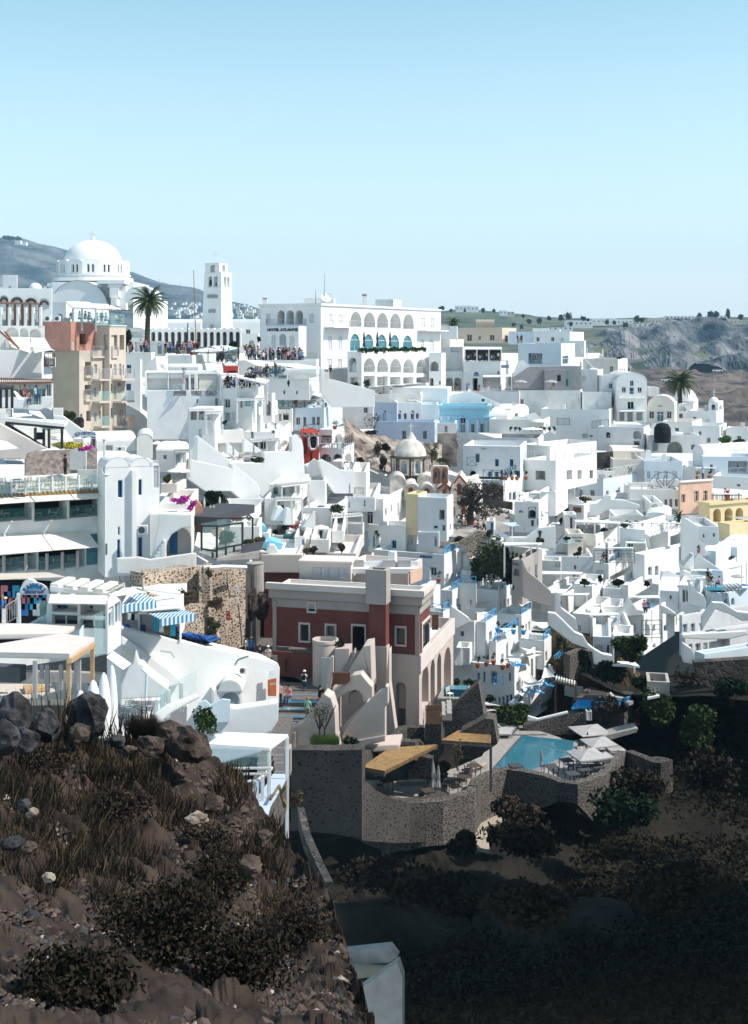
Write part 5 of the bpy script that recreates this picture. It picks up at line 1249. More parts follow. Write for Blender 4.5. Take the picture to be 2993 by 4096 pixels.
for a in hl[:3]:
 m2=MB();m2.box(a[0],a[1],-.03,-.01,a[2],a[2]+1.0);m2.bd('glass_railing','glass_tint',RT.root)
 m2=MB();m2.box(a[0],a[1],-.12,-.002,a[2]-.12,a[2]);m2.bd('sill','white',RT.root)
for a in hl[3:]:
 m2=MB();m2.box(a[0],a[1],-.03,-.01,a[2],a[2]+1.1);m2.bd('glass_railing',GC if a is not hl[5]else 'glass_teal',RT.root)
for a in hl[5:]:MB().box(a[0],a[1],.1,.16,a[2],a[3]).bd('green_glass','glass_teal',RT.root)
for a in hl[3:5]:
 for k in range(3):u=a[0]+(a[1]-a[0])*(k+.5)/3;MB().box(u-.12,u+.12,-.2,-.04,a[2]-.2,a[2]+1.35).bd('post','pink_cream',RT.root)
u0,z0=RL(-200,160);z0=RT.top
tm=MB();n=int(RT.W/.35)
for k in range(n):u=-RT.W+k*.35;tm.tube((u,-.7,z0-.12),(u,.1,z0+.02),.17,n=6)
tag(tm.bd('tiled_eave','cane',RT.root),None,None,None,'stuff')
MB().box(-RT.W,.2,-.6,-.002,z0-.34,z0-.16).bd('eave_board','wood',RT.root)
for k in range(10):
 a,b=-RT.W+RT.W*k/10,-RT.W+RT.W*(k+1)/10
 MB().box(a+.08,b-.08,-.35,-.33,z0+.1,z0+1.25).bd('glass_railing',GC,RT.root);MB().box(b-.1,b+.04,-.4,-.28,z0,z0+1.35).bd('railing_post','white',RT.root)
TW=rootm(RT.root)
gl=MB();gl.box(.1,.12,-.3,7,z0+.1,z0+1.5);gl.bd('glass_railing','glass_tint',RT.root)
for row,(yy,nn_)in en(((1.0,9),(3.6,9),(6.4,8))):
 for k in range(nn_):
  u=-1.6-k*2.15-row*.4
  if row==2 and k<3:continue
  P=TW@Vc((u,yy,z0+.1));place(('tb','chair_wood','chair_wood'),table_f('chair_wood','chair_wood'),P,R(31),1,'wooden table on the rooftop restaurant terrace','table','rooftop restaurant tables')
  for s in(-1,1):
   P=TW@Vc((u+s*.72,yy+ru(-.1,.1),z0+.1));place(('ch','chair_wood'),chair_f('chair_wood','cane'),P,R(31)-s*1.57+ru(-.2,.2),1,'rush-seated wooden chair on rooftop restaurant terrace','chair','rooftop restaurant chairs')
crop(0,1400)
Bk=house('patterned_wall','grey brick-patterned screen wall behind rooftop tables',(212,803,806),(815,1010),110.5,-27,'',mat='stone_dark',roof='o',d=.5,cat='wall')
mk('brick_grey',(.34,.29,.27),var=.25,sc=3,c2=(.19,.16,.15));Bk.root.children[0].data.materials[0]=MATS['brick_grey']
mb=MB();Pc=at(645,990,109.5);mb.box(Pc.x-.7,Pc.x+.7,109.4,109.8,Pc.z,Pc.z+1.85);o=own(mb,'shelf_cabinet','pale shelf cabinet beside the waiter','cabinet','shutter')
plate_(640,800,990,1110,107,.3,'counter','pale service counter with dark top behind rooftop tables','counter','shutter')
PP(538,1030,'v','waiter in black reaching across rooftop counter',107.5,1.2)
aw('grey shutter roof at far left behind tables',[(-60,945,103),(205,945,104),(160,900,109),(-60,890,108)],'louvre')
crop(0,1900)
for l,pts in(('upper left',((-250,258,-250,175,280,222,225,160))),('upper middle',((292,222,237,160,612,204,560,145))),('upper right',((620,204,572,145,900,186,845,133)))):
 (x0,y0,x1,y1,x2,y2,x3,y3)=pts
 def fp(x,y,out):
  q=U(px(x),py(y),1.0);i_=TW.inverted();ol=i_@Vc((0,0,0));dl=i_@q-ol;s=(-out-ol.y)/dl.y;return TW@(ol+dl*s)
 a,b,c,d=fp(x0,y0,2.0),fp(x2,y2,2.0),fp(x3,y3,.1),fp(x1,y1,.1);mb=MB();up=Vc((0,0,.04));mb.hexa([a,b,c,d],[v+up for v in(a,b,c,d)]);own(mb,'awning','cream restaurant awning, '+l+' row','awning','canvas')
for l,pts in(('large left one over lower dining room',(-250,680,-250,510,434,626,335,483)),('large right one over lower dining room',(440,624,345,487,820,598,720,462))):
 (x0,y0,x1,y1,x2,y2,x3,y3)=pts;a,b,c,d=fp(x0,y0,2.4),fp(x2,y2,2.4),fp(x3,y3,.1),fp(x1,y1,.1);mb=MB();mb.hexa([a,b,c,d],[v+up for v in(a,b,c,d)]);own(mb,'awning','cream restaurant awning, '+l,'awning','canvas')
for lvl,rows in((hl[:3],'upper'),(hl[3:5],'lower')):
 for a in lvl:
  n=int((a[1]-a[0])/1.25)
  for k in range(n):
   u=a[0]+.6+1.25*k
   if u<-RT.W+.5:continue
   P=TW@Vc((u,.9,a[2]+.1));place(('tb','chair_wood','white'),table_f('chair_wood','white'),P,R(31),.55,'laid table inside the '+rows+' dining room','table',rows+' dining room tables')
   if rd.random()<.8:P=TW@Vc((u+.4,.9,a[2]+.1));o=place(('pp','fghqt'[k%5]),lambda k=k:person_mesh(*SETS['fghqt'[k%5]]),P,R(31)-1.5,.62,'diner seated in the '+rows+' dining room','person',rows+' dining room guests')
   if rd.random()<.8:P=TW@Vc((u-.4,.9,a[2]+.1));o=place(('pp','tfqhg'[k%5]),lambda k=k:person_mesh(*SETS['tfqhg'[k%5]]),P,R(31)+1.5,.62,'diner seated in the '+rows+' dining room','person',rows+' dining room guests')
BW=house('blue_window_house','tall white house with rounded gables and small blue-shuttered windows',(868,1318,1322),(-80,810),103,-24,'F 975 1012 45 185 b;F 1145 1172 38 165 b;F 975 990 430 495 b;F 970 992 535 690 b;F 1145 1175 515 675 b;F 1250 1265 490 690 b;F 1268 1310 -125 105 s;F 820 885 572 665 b',roof='o',d=3)
for x0,x1,yt in((870,1070,-168),(1078,1250,-172),(1235,1320,-160)):
 L0,zz=BW.loc('F',x0,0);L1,_=BW.loc('F',x1,0);m_=(L0+L1)/2;rr=(L1-L0)/2;zt=BW.top-.02
 mb=MB();A=[(m_+rr*cos(pi*i/14),zt+rr*.85*sin(pi*i/14))for i in range(15)]
 mb.face([(a,-.02,z)for a,z in A]);
 for i in range(14):mb.face([(A[i][0],-.02,A[i][1]),(A[i+1][0],-.02,A[i+1][1]),(A[i+1][0],3,A[i+1][1]),(A[i][0],3,A[i][1])])
 mb.face([(a,3,z)for a,z in A]);mb.bd('rounded_gable','white',BW.root)
for xp,w_ in((1080,20),):
 u,z=BW.loc('F',xp,300);MB().box(u,u+.45,-.35,-.003,0,BW.top-.3).bd('buttress','white',BW.root)
acunit(1137,1215,418,492,101,'boxed air conditioner under arch niche of blue-window house')
dish(878,60,101.5,.42,'big satellite dish on corner of blue-window house',.5)
for pts in(((960,-60),(960,700)),((1058,340),(1058,510)),((940,550),(1058,510)),((960,700),(1000,880))):
 mb=MB();mb.tube(fp(pts[0][0],pts[0][1],.3)-Vc((0,.2,0)),fp(pts[1][0],pts[1][1],.3)-Vc((0,.2,0)),.025,n=4);own(mb,'cable','thin cable running down the blue-window house','cable','dark_grey','cables on the blue-window house')
ST=H('white stair house with deep arched recess and bright blue door',(1240,1580,1640),(318,700),102,-6,'F 1372 1590 430 690 Ao;F 1615 1640 460 560 s',d=7,roof='o')
MB().box(*(lambda a,b:(a[0],b[0],-.16+2.3,2.19,a[1],b[1]))(ST.loc('F',1388,685),ST.loc('F',1455,500))).bd('door','blue',ST.root)
slab('stair_wall','curved white parapet of outside stairs by blue door',[(1310,320),(1580,328),(1580,430),(1500,440),(1420,490),(1380,560),(1360,690),(1250,695),(1310,400)],100.5,-6,.35)
stairs('narrow white steps left of bright blue door',(1275,690),(1365,540),100,-6,1.2,5)
slab('terrace_wall','stained white parapet wall running along walk in front of blue door',[(965,690),(1145,680),(1240,700),(1600,648),(1625,650),(1622,770),(1240,820),(965,815)],97,-14,.4,'white_worn')
H('white upper terrace block with purple flowers above stair house',(1320,1560,1640),(232,330),104,-6,'',d=6)
bush(1480,232,150,60,'purple bougainvillea above white stair house, left clump',Y=103,mat='bougain',size=.14,stem=False,n=420);bush(1590,300,90,80,'purple bougainvillea spilling down rail, right clump',Y=103,mat='bougain',size=.14,stem=False,n=300)
for a in((1415,'a'),):pass
crop(0,1400)
H('small white vaulted house with pale blue dome edge and slatted porch',(1290,1440,1560),(772,1010),122,8,'F 1350 1378 868 900 h;R 1455 1500 855 940 c;R 1508 1535 850 935 c',roof='vR',rise=60,d=7,rmat='white')
pg('white slatted porch roof of small vaulted house',[(1445,835,121),(1572,835,121),(1560,826,125),(1445,828,125)],2.5,'white',(1,),slats=14)
UO(1475,962,1100,205,'open cream parasol with timber pole by small vaulted house','canvas',112);UO(1300,775,850,90,'pale umbrella top peeking above rounded gables','canvas',112)
H('low cream wall and shed below cream parasol',(1330,1460,1540),(1105,1180),108,4,'',mat='pink_cream',d=5)
bush(1380,1100,70,70,'leafy plant below the cream parasol',Y=109,mat=LO,size=.12)
crop(600,1900)
slab('terracotta_wall','curved terracotta render wall of garden terrace',[(300,220),(310,175),(340,160),(380,200),(430,255),(435,480),(330,460)],110,-5,.5,'salmon')
slab('bell_gable','small white bell gable with three arches before terracotta wall',[(262,320),(262,265),(285,255),(300,225),(318,220),(330,250),(355,265),(355,320)],108.5,0,.4)
mb=MB();mb.tube(at(362,330,109),at(362,180,109),.06,n=5);own(mb,'flue','thin cream pole beside the bell gable','pole','canvas')
GT=house('garden_terrace','white garden terrace with row of closed parasols and terracotta base',(420,780,960),(385,480),112,2,'',d=12,cat='terrace')
for i,(x,ya,yb)in en(((450,185,330),(576,175,310),(500,245,400),(527,245,415),(720,290,410))):UC(x,ya,yb,['closed cream parasol at back left of garden terrace','closed cream parasol nearest the dark creeper','closed cream parasol, left of near pair on garden terrace','closed cream parasol, right of near pair on garden terrace','closed cream parasol alone at right of garden terrace'][i],'canvas',114+(3 if yb<350 else 0))
bush(530,320,220,200,'dark creeper covering white wall behind garden parasols',Y=121,mat=LD,size=.2,n=2400);bush(470,345,100,60,'dark bush under creeper by parasols',Y=119,mat='leaf',size=.15);bush(640,340,120,60,'green shrub at right end of garden bed',Y=119,mat=LD,size=.15)
house('terracotta_planter','square terracotta planter at front of garden terrace',(510,600,612),(445,495),109,4,'',mat='salmon_pale',d=1.5,cat='planter')
slab('blue_vault','bright blue curved roof edge beside garden terrace',[(660,375),(700,368),(800,385),(905,400),(960,430),(980,500),(1010,560),(930,570),(910,480),(880,420),(760,400)],118,-10,2.2,'roof_blue')
slab('blue_step_roof','bright blue flat roof below blue curved roof',[(920,560),(1010,545),(1100,570),(1090,610),(930,610)],116,-10,3.0,'roof_blue')
pot(826,430,111,'spiky plant on white wall end of garden terrace',1.2,'white',LO);pot(700,425,111,'reddish plant on the garden terrace wall',1,'white','flower_red')
H('white wall block at right end of garden terrace',(660,905,925),(425,620),109,-6,'',d=5)
crop(600,2050)
GP=house('glass_pavilion','black framed glass wine pavilion with reflections, overhanging stone wall',(425,555,760),(105,390),101,34,'',mat=GC,roof='n',d=6,cat='pavilion')
fm=MB()
for(a,b)in(((425,110),(555,112)),((555,112),(762,85)),((762,85),(762,345)),((555,112),(555,390)),((555,385),(762,335)),((520,370),(520,330)),((428,112),(428,300)),((555,300),(762,262)),((625,290),(625,370)),((692,275),(692,355)),((430,300),(555,320))):
 fc='F' if max(a[0],b[0])<=556 else 'R';u,z=GP.loc(fc,*a);v,y_=GP.loc(fc,*b)
 T_=(lambda p,q:Vc((p,-.03,q)))if fc=='F' else(lambda p,q:Vc((.03,p,q)));fm.tube(T_(u,z),T_(v,y_),.09,n=4)
fm.bd('frame','iron',GP.root)
house('dark_canopy','black fabric hipped roof behind glass pavilion',(225,540,865),(38,110),108,18,'',mat='canvas_dark',d=8,roof='o',cat='canopy')
slab('steel_gate','tall black steel frame with clear glass behind pavilion',[(540,45),(850,40),(850,50),(552,55),(552,115),(540,115)],106,0,.1,'iron');mb=MB();mb.tube(at(848,45,106),at(848,235,106),.1,n=4);own(mb,'black_post','tall black corner post of glass pavilion terrace','post','iron')
bush(625,270,90,140,'broad-leaved banana plant inside the glass pavilion',Y=104,mat='leaf',n=120,size=.5)
bush(890,250,110,50,'orange flowering bed on pavilion terrace edge',Y=105,mat='dry_gold',size=.12);bush(810,265,110,40,'low dry green bed along pavilion terrace edge',Y=103,mat=LO,size=.12)
slab('terrace_slab','pale overhanging slab under glass pavilion and flower bed',[(550,400),(555,385),(905,320),(905,380)],100.5,-30,4,'concrete')
slab('metal_planter','dark metal parapet leaning outward along flower bed',[(762,270),(945,235),(915,310),(765,345)],102,-30,.1,'dark_grey')
TH_OFF=-6
for a in(('white low house with teal panel and arched grey door below garden',860,985,1012,168,300,118,'F 872 955 185 290 Ad'),('white wall house with small teal plaque',1010,1150,1200,190,300,122,''),('white gate pillar with arched grey door in cafe garden',1195,1280,1345,198,345,117,'F 1255 1282 222 300 Ad'),('white gateway topped with red flowers and dark door',1122,1230,1262,145,210,124,'F 1175 1235 165 205 K'),('white bench wall in the cafe garden',1330,1480,1500,222,330,115,''),('white kiosk with grey door at right of cafe garden',1505,1600,1625,155,250,120,'R 1605 1622 175 240 d')):
 H(a[0],a[1:4],a[4:6],a[6],6,a[7],d=4)
rp=MB();c=at(1100,222,121.5);rp.box(c.x,c.x+.9,c.y-.1,c.y-.02,c.z,c.z+.55);own(rp,'plaque','small teal plaque on white garden wall','sign','glass_teal')
bush(1220,145,160,70,'dark red flowering bush over white gateway',Y=125,mat='flower_red',size=.12,n=350);bush(1115,130,50,90,'green climber beside the red flowers',Y=124,mat=LD,size=.14);bush(1035,180,50,40,'dark round plant left of the climber',Y=121,mat=LD,size=.12)
bush(1290,345,70,60,'dry feathery grass before grey garden door',Y=113,mat='dry_gold',size=.14);bush(1350,345,70,70,'dry reddish shrub beside white bench wall',Y=113,mat='dry_dark',size=.14);bush(1585,320,60,65,'tall dry grass at right end of bench wall',Y=114,mat='dry',size=.14)
UO(1412,95,210,145,'open white parasol in cafe garden behind red building',CW,126)
palm(1412,215,175,60,'small spiky palm under white garden parasol',120,16,.08)
slab('blue_door_frame','pale blue scooter-like ornament and board sign on white step',[(905,335),(1060,335),(1060,320),(1030,270),(990,265),(960,320),(905,320)],112,0,.6)
TH_OFF=0
# ================= right of the hotel, upper rows =================
crop(1400,1150)
palm(850,420,300,150,'date palm half hidden behind white block right of hotel',262,30,.3)
H('plain white block attached to right end of hotel',(750,885,890),(318,430),250,10)
H('beige house with white-framed windows and water heater on its roof',(860,1258,1376),(332,460),272,15,'F 967 1008 387 440 g;F 1060 1083 398 430 g;F 1155 1195 390 435 g;R 1280 1305 395 450 b','beige',name='beige_house')
mb=MB();c=at(1040,328,270);mb.tube(c+Vc((0,0,.9)),c+Vc((4,0,.9)),.8,n=12);own(mb,'water_heater','long water tank lying on beige house roof','water tank','tan')
H('long plain white building at skyline right of beige house',(1312,1700,1720),(362,470),268,6,'','white_cool')
H('white hut with flat top on skyline far right',(1520,1652,1660),(336,365),280,4,d=5)
H('beige fronted low wall beside white block',(750,825,940),(428,490),246,20,mat='cream')
H('white stepped walls beneath the hotel end',(745,930,960),(490,700),240,12,'F 835 902 500 535 h','white_worn')
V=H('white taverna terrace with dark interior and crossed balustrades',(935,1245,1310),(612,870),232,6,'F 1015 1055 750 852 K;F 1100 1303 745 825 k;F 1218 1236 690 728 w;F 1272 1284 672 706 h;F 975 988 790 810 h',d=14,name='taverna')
pg('white roofed terrace of the taverna',[(945,512,233),(1255,512,234),(1255,498,240),(930,495,240)],4.4,CW,(0,1,.33,.66),pmat='white')
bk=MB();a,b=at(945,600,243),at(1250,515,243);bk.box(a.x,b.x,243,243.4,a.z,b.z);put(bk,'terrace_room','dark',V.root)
for a,b in((958,1038),(1062,1140),(1165,1240)):rail(a,612,b,612,1.5,'X','iron',231.5,root=V.root)
for i in range(16):PP(960+i*19,606,'gfhva'[i%5],'guest seated on the taverna terrace',235,group='guests on the taverna terrace')
ss=empty('taverna_sign',at(1283,660,229));tag(ss,'blue taverna sign board with white name under terrace','sign');c=at(1252,665,229);e=at(1314,640,229);put(MB().box(c.x,e.x,229,229.2,c.z,e.z),'board','letter_blue',ss);lt_('ANAOUSSA',1283,650,11,228.9,0,'white',ss);lt_('RESTAURANT',1283,660,5,228.9,0,'white',ss)
ss=empty('taverna_sign',at(1045,735,229));tag(ss,'half-round blue sign over the taverna door','sign');c=at(1045,732,229);R1=24/ZS/F*229;mb=MB();P5=[c+Vc((R1*cos(t),0,R1*1.5*sin(t)))for t in[pi*i/10 for i in range(11)]];mb.hexa(P5,[p+Vc((0,.2,0))for p in P5]);put(mb,'board','letter_blue',ss);lt_('ANAOUSSA',1045,722,9,228.9,0,'white',ss)
PP(1143,860,'r','woman in red with sun hat taking photo on walkway',226,.3);PP(967,860,'s','person in blue with hat by taverna door',226,1)
pot(1063,858,226,'plant pot beside the taverna door',1.3);pot(875,850,228,'big terracotta jar by the white arches',1.6)
pg('flat canopy over the dark taverna windows',[(1100,742,226),(1340,738,227),(1340,725,231),(1100,732,231)],3,CW,(1,))
H('white arched loggia block right under hotel annexe',(780,930,935),(690,860),234,4,'F 795 850 745 850 Ao;F 863 920 745 850 Ao')
H('white low block with small window right of hotel arcade',(690,785,790),(690,828),236,4,'F 722 748 770 825 W;F 652 690 752 828 s')
rail(1095,860,1395,862,1.2,'h','white',225,label='white pipe railing in front of taverna walkway')
H('long white walkway wall below the taverna',(940,1400,1450),(862,975),222,4,d=12)
slab('terrace_wall','long white terrace wall in front of hotel arcade',[(180,818),(808,832),(808,965),(600,960),(390,930),(200,850)],206,8,8)
rail(0,880,200,885,1.2,'g',GC,172,label='glass rail by the two small palms')
palm(140,855,795,90,'small fan palm beside white chimney, right of pair',173,26,.2);palm(40,862,825,95,'small bushy palm, left of pair below hotel',173,30,.2,.8)
mast('thin dark lamp pole before hotel arcade',281,705,890,200,'iron',.07)
U2=H('blue-tinted white modern house with recessed balcony and flat roof',(1390,1745,1860),(462,650),238,8,'F 1475 1590 543 630 o;F 1500 1540 550 600 w;R 1757 1805 565 630 w','white_cool',d=12)
u0,za=U2.loc('F',1480,600);u1,_=U2.loc('F',1585,600);rail_mb((u0,.05,za-.9),(u1,.05,za-.9),.9,'h').bd('railing','white',U2.root)
for i,x in en((1385,1412,1418)):PP(x,458,'bgv'[i],'person on flat roof terrace edge near skyline',246,group='people on the skyline roof')
slab('stair_wall','white stair wall rising beside dark grey wall',[(1340,740),(1395,610),(1430,600),(1485,655),(1485,665),(1350,740)],228,0,.5)
slab('grey_wall','dark grey rendered wall below modern house',[(1350,745),(1485,655),(1760,650),(1910,650),(1910,860),(1350,830)],227,-4,6,'grey_render')
crop(2193,1150)
H('grey rendered hut with dark door and striped shade at left',(-30,185,190),(680,845),226,2,'F 75 106 722 775 K;F 148 166 757 812 K','grey_render',roof='o')
for i,(x,w_)in en(((-225,120),(25,120))):UO(x,758,838,w_,['grey parasol left under dark grey wall','grey parasol right under dark grey wall'][i],CG,223)
PP(48,836,'g','person seated under the grey parasol',222.5)
H('white block behind with flat parapet and small arch',(-120,180,295),(365,590),262,14,'R 205 225 470 525 s',roof='p')
H('white block with hump parapet behind skyline umbrellas',(165,300,312),(438,575),258,8,'F 192 228 472 528 s')
for i,x in en((281,323,451)):UC(x,[492,490,500][i],[557,577,587][i],['closed cream skyline parasol, left','closed cream skyline parasol, middle','closed cream skyline parasol nearest round green shrub'][i],'canvas',250)
UC(683,645,697,'closed cream parasol behind vaulted house roof','canvas',246);UC(271,605,680,'closed black parasol on the glass balcony','canvas_dark',232)
H('white roof terrace house with three tiny turquoise windows',(290,577,657),(588,725),244,14,'R 590 600 670 697 c;R 608 618 670 697 c;R 627 637 670 697 c',mat='cream')
slab('stair_wall','pale diagonal stair wall climbing to roof terrace house',[(293,585),(305,585),(415,700),(400,700)],240,0,.6)
bush(588,588,60,20,'round green shrub on roof terrace parapet',Y=243,n=100)
T_=H('stained white wall house with faded plaster above long white wall',(190,410,455),(680,870),228,6,'','white_worn');rail(140,840,215,840,4,'g','glass_tint',225,label='green glass wind screen by grey hut')
H('long white wall house with four small grey windows and stains',(-380,270,285),(850,1080),222,3,'F 125 152 953 993 g;F 68 95 1020 1048 g;F 122 157 1022 1078 d;F 180 206 1022 1068 g;F 233 246 1030 1070 h;F -230 -200 920 960 g','white_worn',d=10)
H('stained white wall house with two grey windows by dark stairs',(283,525,530),(862,1080),221,3,'F 333 363 1032 1076 g;F 433 463 1034 1076 g','white_worn',d=10)
rail(22,1070,125,1072,1.2,'h','white',219,label='white bench rail under small grey windows')
VH=H('tall white house with round gable, dark windows and crossed balcony',(566,817,820),(700,1110),219,3,'F 677 706 767 812 w;F 610 643 823 867 w;F 740 775 825 868 w;F 671 710 825 880 D;F 657 710 942 1002 w;F 590 630 1030 1100 k;F 655 700 1030 1110 k;F 730 780 1030 1100 k',roof='vF',rise=70,d=14)
balc(VH,'F',578,812,908,.9,'X',1.1);pg('small white porch roof on tall round-gabled house',[(590,1025,217),(800,1025,217),(800,1018,219),(590,1018,219)],3.6,'white',(1,),th=.1)
stairs('dark steep stairs left of round-gabled house',(558,1085),(558.5,935),217,0,1.2,14,'grey_render')
H('white house wing with balcony left of round-gabled house',(440,566,570),(728,900),224,3,'F 503 535 792 832 w')
GV=H('cream house with wide round gable and white-framed glazed doors',(822,1045,1062),(892,1125),219,6,'F 908 945 930 982 w;F 835 876 1022 1080 w;F 900 955 1022 1102 t;F 980 1020 1022 1080 w','cream','vF',12,rise=85,fr='white')
palm(1090,955,790,290,'big date palm on right against brown slope',228,64,.38)
mb=MB();c=at(1130,935,236);rr=98/ZS/F*236
mb.lathe([(rr*cos(t),rr*1.1*sin(t))for t in[pi/2*i/12 for i in range(13)]],32,c);o=own(mb,'dome','white church dome behind big right palm','dome','white',smooth=True)
H('white square church base beneath right-hand dome',(1020,1200,1240),(935,1020),234,8,name='chapel')
H('white chapel porch with round niche and brown door',(1070,1175,1180),(958,1110),226,4,'F 1080 1115 1040 1100 n;F 1080 1140 975 1020 Ah',roof='vF',rise=22,name='chapel')
H('white low roofs between palm and belfry with white pots',(845,920,925),(828,900),232,4)
H('white block below the right dome',(1155,1390,1450),(1022,1150),224,6)
bt=H('small white belfry with arched openings and ribbed cupola',(1325,1405,1448),(948,1110),228,20,'F 1350 1380 965 1010 Ao;R 1412 1440 968 1012 Ao;R 1415 1438 1035 1100 Ah',name='belfry',roof='o',d=4)
mb=MB();rr=bt.W*.5;mb.lathe([(rr*cos(t),rr*1.1*sin(t))for t in[pi/2*i/8 for i in range(9)]],16,(-bt.W/2,bt.W/2,bt.top));mb.bd('cupola','white',bt.root,True);mb=MB();mb.box(-bt.W/2-.06,-bt.W/2+.06,bt.W/2-.06,bt.W/2+.06,bt.top,bt.top+rr+1.5);mb.box(-bt.W/2-.4,-bt.W/2+.4,bt.W/2-.05,bt.W/2+.05,bt.top+rr+.9,bt.top+rr+1.02);mb.bd('cross','white',bt.root)
# ================= centre: museum blocks, turquoise house, rows 1500-1750 =================
crop(1400,1600)
H('white house with one tall window at left of grey-blue block',(-60,195,200),(-55,240),176,3,'F 113 148 48 106 w','white_worn',d=10)
H('white upper block left of tall-window house',(-180,30,60),(-75,120),182,10,'F -120 -90 -10 20 h')
GB=H('grey-blue cubic house with barred windows and white frames',(196,390,396),(20,300),184,24,'F 270 303 110 170 w;F 280 300 88 104 h;F 268 303 252 316 w','grey_blue',roof='o',d=10)
H('white recessed facade with four small windows beside grey-blue block',(392,590,594),(20,185),190,-4,'F 398 422 112 180 w;F 445 468 112 160 w;F 502 530 112 180 w;F 545 568 112 155 w;F 510 530 90 104 h;F 408 422 88 102 h',d=9)
H('long lower grey-blue house with barred windows behind old dome',(196,700,722),(180,420),182,4,'F 430 465 254 320 w;F 602 637 255 320 w','grey_blue',d=7)
H('pale plain house between museum block and turquoise front',(592,735,745),(38,180),196,2,'','pale_blue')
chimney(330,352,-110,-10,186,'thin white chimney above the grey-blue block')
H('white parapet house above the grey-blue block',(200,590,600),(-48,30),196,3)
TQ=H('turquoise neoclassical house with pilasters and arched fanlight',(738,1150,1154),(45,270),198,6,'F 912 958 130 190 Aw;F 912 955 198 268 c;F 1000 1032 195 268 w;F 1076 1108 195 268 w','turquoise',d=9,name='turquoise_house',trim=[(.5,.5,.3,'turquoise'),(2.0,.25,.2,'turquoise')])
for x in(745,805,875,960,1040,1120):
 u,z=TQ.loc('F',x,200);v,_=TQ.loc('F',x+24,200);MB().box(u,v,-.22,-.003,0 if x>870 else 2.6,TQ.top-2.3).bd('pilaster','grey_blue',TQ.root)
H('cream entrance wall with barred door left of turquoise doors',(718,880,888),(190,272),192,4,'F 780 806 215 270 d','white_worn')
slab('rock_face','raw brown rock face under turquoise house',[(720,275),(885,275),(880,330),(900,380),(880,470),(885,550),(800,560),(720,500)],190,0,5,'cut_rock')
sheet('rock_slope',[(-60,[(120,178),(260,170),(400,166)]),(120,[(240,178),(420,170),(560,160)]),(240,[(300,178),(430,170),(580,160)]),(400,[(345,180),(470,172),(600,162)]),(560,[(350,181),(470,174),(640,164)]),(760,[(380,182),(500,175),(650,166)])],'cut_rock',(8,8),1.0,.25)
for i,(x,y,w_,h,m,l)in en(((200,230,160,120,'dead','bare twiggy tree growing at top of rock face'),(230,470,120,130,'dry_dark','dark dry bush on rock slope left of old dome'),(300,420,110,60,LD,'dark overhanging bush high on rock slope'),(290,580,90,120,'dead','brown dry growth beside the dome base'),(680,530,120,190,LO,'thin olive shrub growing right of old dome'),(760,540,120,60,LO,'low shrubs above the small bell gable'),(90,520,80,60,'dry_dark','dark dry bush at foot of rock slope'),(180,290,130,40,'dry_dark','dark scrub on the upper rock edge'))):bush(x,y,w_,h,l,Y=[176,166,168,160,168,166,158,172][i],mat=m,size=.14,n=700 if i else 260)
H('white barrel-vaulted house with round gable and one window',(1150,1300,1478),(62,240),200,14,'R 1362 1390 108 155 w',roof='vR',rise=72)
chimney(1345,1372,18,50,202,'small white chimney on the vaulted house')
acunit(1085,1122,908-929,952-929,203,'air conditioner on the white ramp wall');slab('stair_wall','white sloping ramp walls above turquoise house',[(740,40),(780,-10),(860,-50),(1000,-70),(1240,30),(1240,60),(1130,45)],206,2,.6)
H('white low terrace wall right of turquoise house',(1150,1600,1652),(165,285),194,6,d=10);
for i in range(9):bush(1325+i*38+(60 if i>2 else 0),250,34,32,'grey-green shrub in long planter right of turquoise house',Y=192,mat=LO,size=.14,n=90,group='shrubs in the long planter')
UO(1505,235,285,190,'wide white parasol beside the planter shrubs',CW,190);UO(1570,150,250,150,'white sail-like parasol against the ramp walls',CW,194,1)
slab('stair_wall','white curved ramp walls right of round gable',[(1450,130),(1530,105),(1700,260),(1700,290),(1600,230),(1480,190)],196,0,.5)
Y0=156;OC=empty('domed_church',at(500,700,Y0+2));tag(OC,'old stone church with weathered grey dome on octagonal drum','church')
mk('old_plaster',(.66,.61,.55),var=.2,sc=.8,bump=.5,bs=5,stain=.4,c2=(.46,.42,.38))
k_=lambda z:z/ZS/F*Y0
c=at(497,475,Y0+3);rr=k_(140);mb=MB();mb.lathe([(rr*cos(t),rr*1.16*sin(t))for t in[pi/2*i/14 for i in range(15)]],36,c);put(mb,'dome','old_plaster',OC,smooth=True)
mb=MB();hh=k_(135);ro=k_(162)
pil=MB();pn=MB()
for k in range(8):
 a0,a1=pi/4*(k+.05),pi/4*(k+1.05);cc=c-Vc((0,0,hh));p0=cc+Vc((ro*cos(a0),ro*sin(a0),0));p1=cc+Vc((ro*cos(a1),ro*sin(a1),0));L=(p1-p0).length;u=(p1-p0)/L;nn=Vc((u.y,-u.x,0))
 T=lambda a,z,q:p0+u*a+Vc((0,0,z))-nn*q
 wallface(mb,T,0,L,0,hh,[(L*.3,L*.7,hh*.1,hh*.92,1,.35,1)]);pn.face([T(*p,.32)for p in arch_pts(L*.41,L*.59,hh*.12,hh*.7)])
 pil.hexa([T(-.12,0,.1),T(.28,0,-.05),T(.28,0,.1),T(-.12,0,.3)],[T(-.12,hh,.1),T(.28,hh,-.05),T(.28,hh,.1),T(-.12,hh,.3)]);pil.hexa([T(L-.28,0,.1),T(L+.1,0,.1),T(L-.05,0,-.05),T(L-.28,0,-.05)][::-1],[T(L-.28,hh,.1),T(L+.1,hh,.1),T(L-.05,hh,-.05),T(L-.28,hh,-.05)][::-1])
put(mb,'drum','old_plaster',OC);put(pil,'stone_corners','stone_rough',OC);put(pn,'windows','glass_blue',OC)
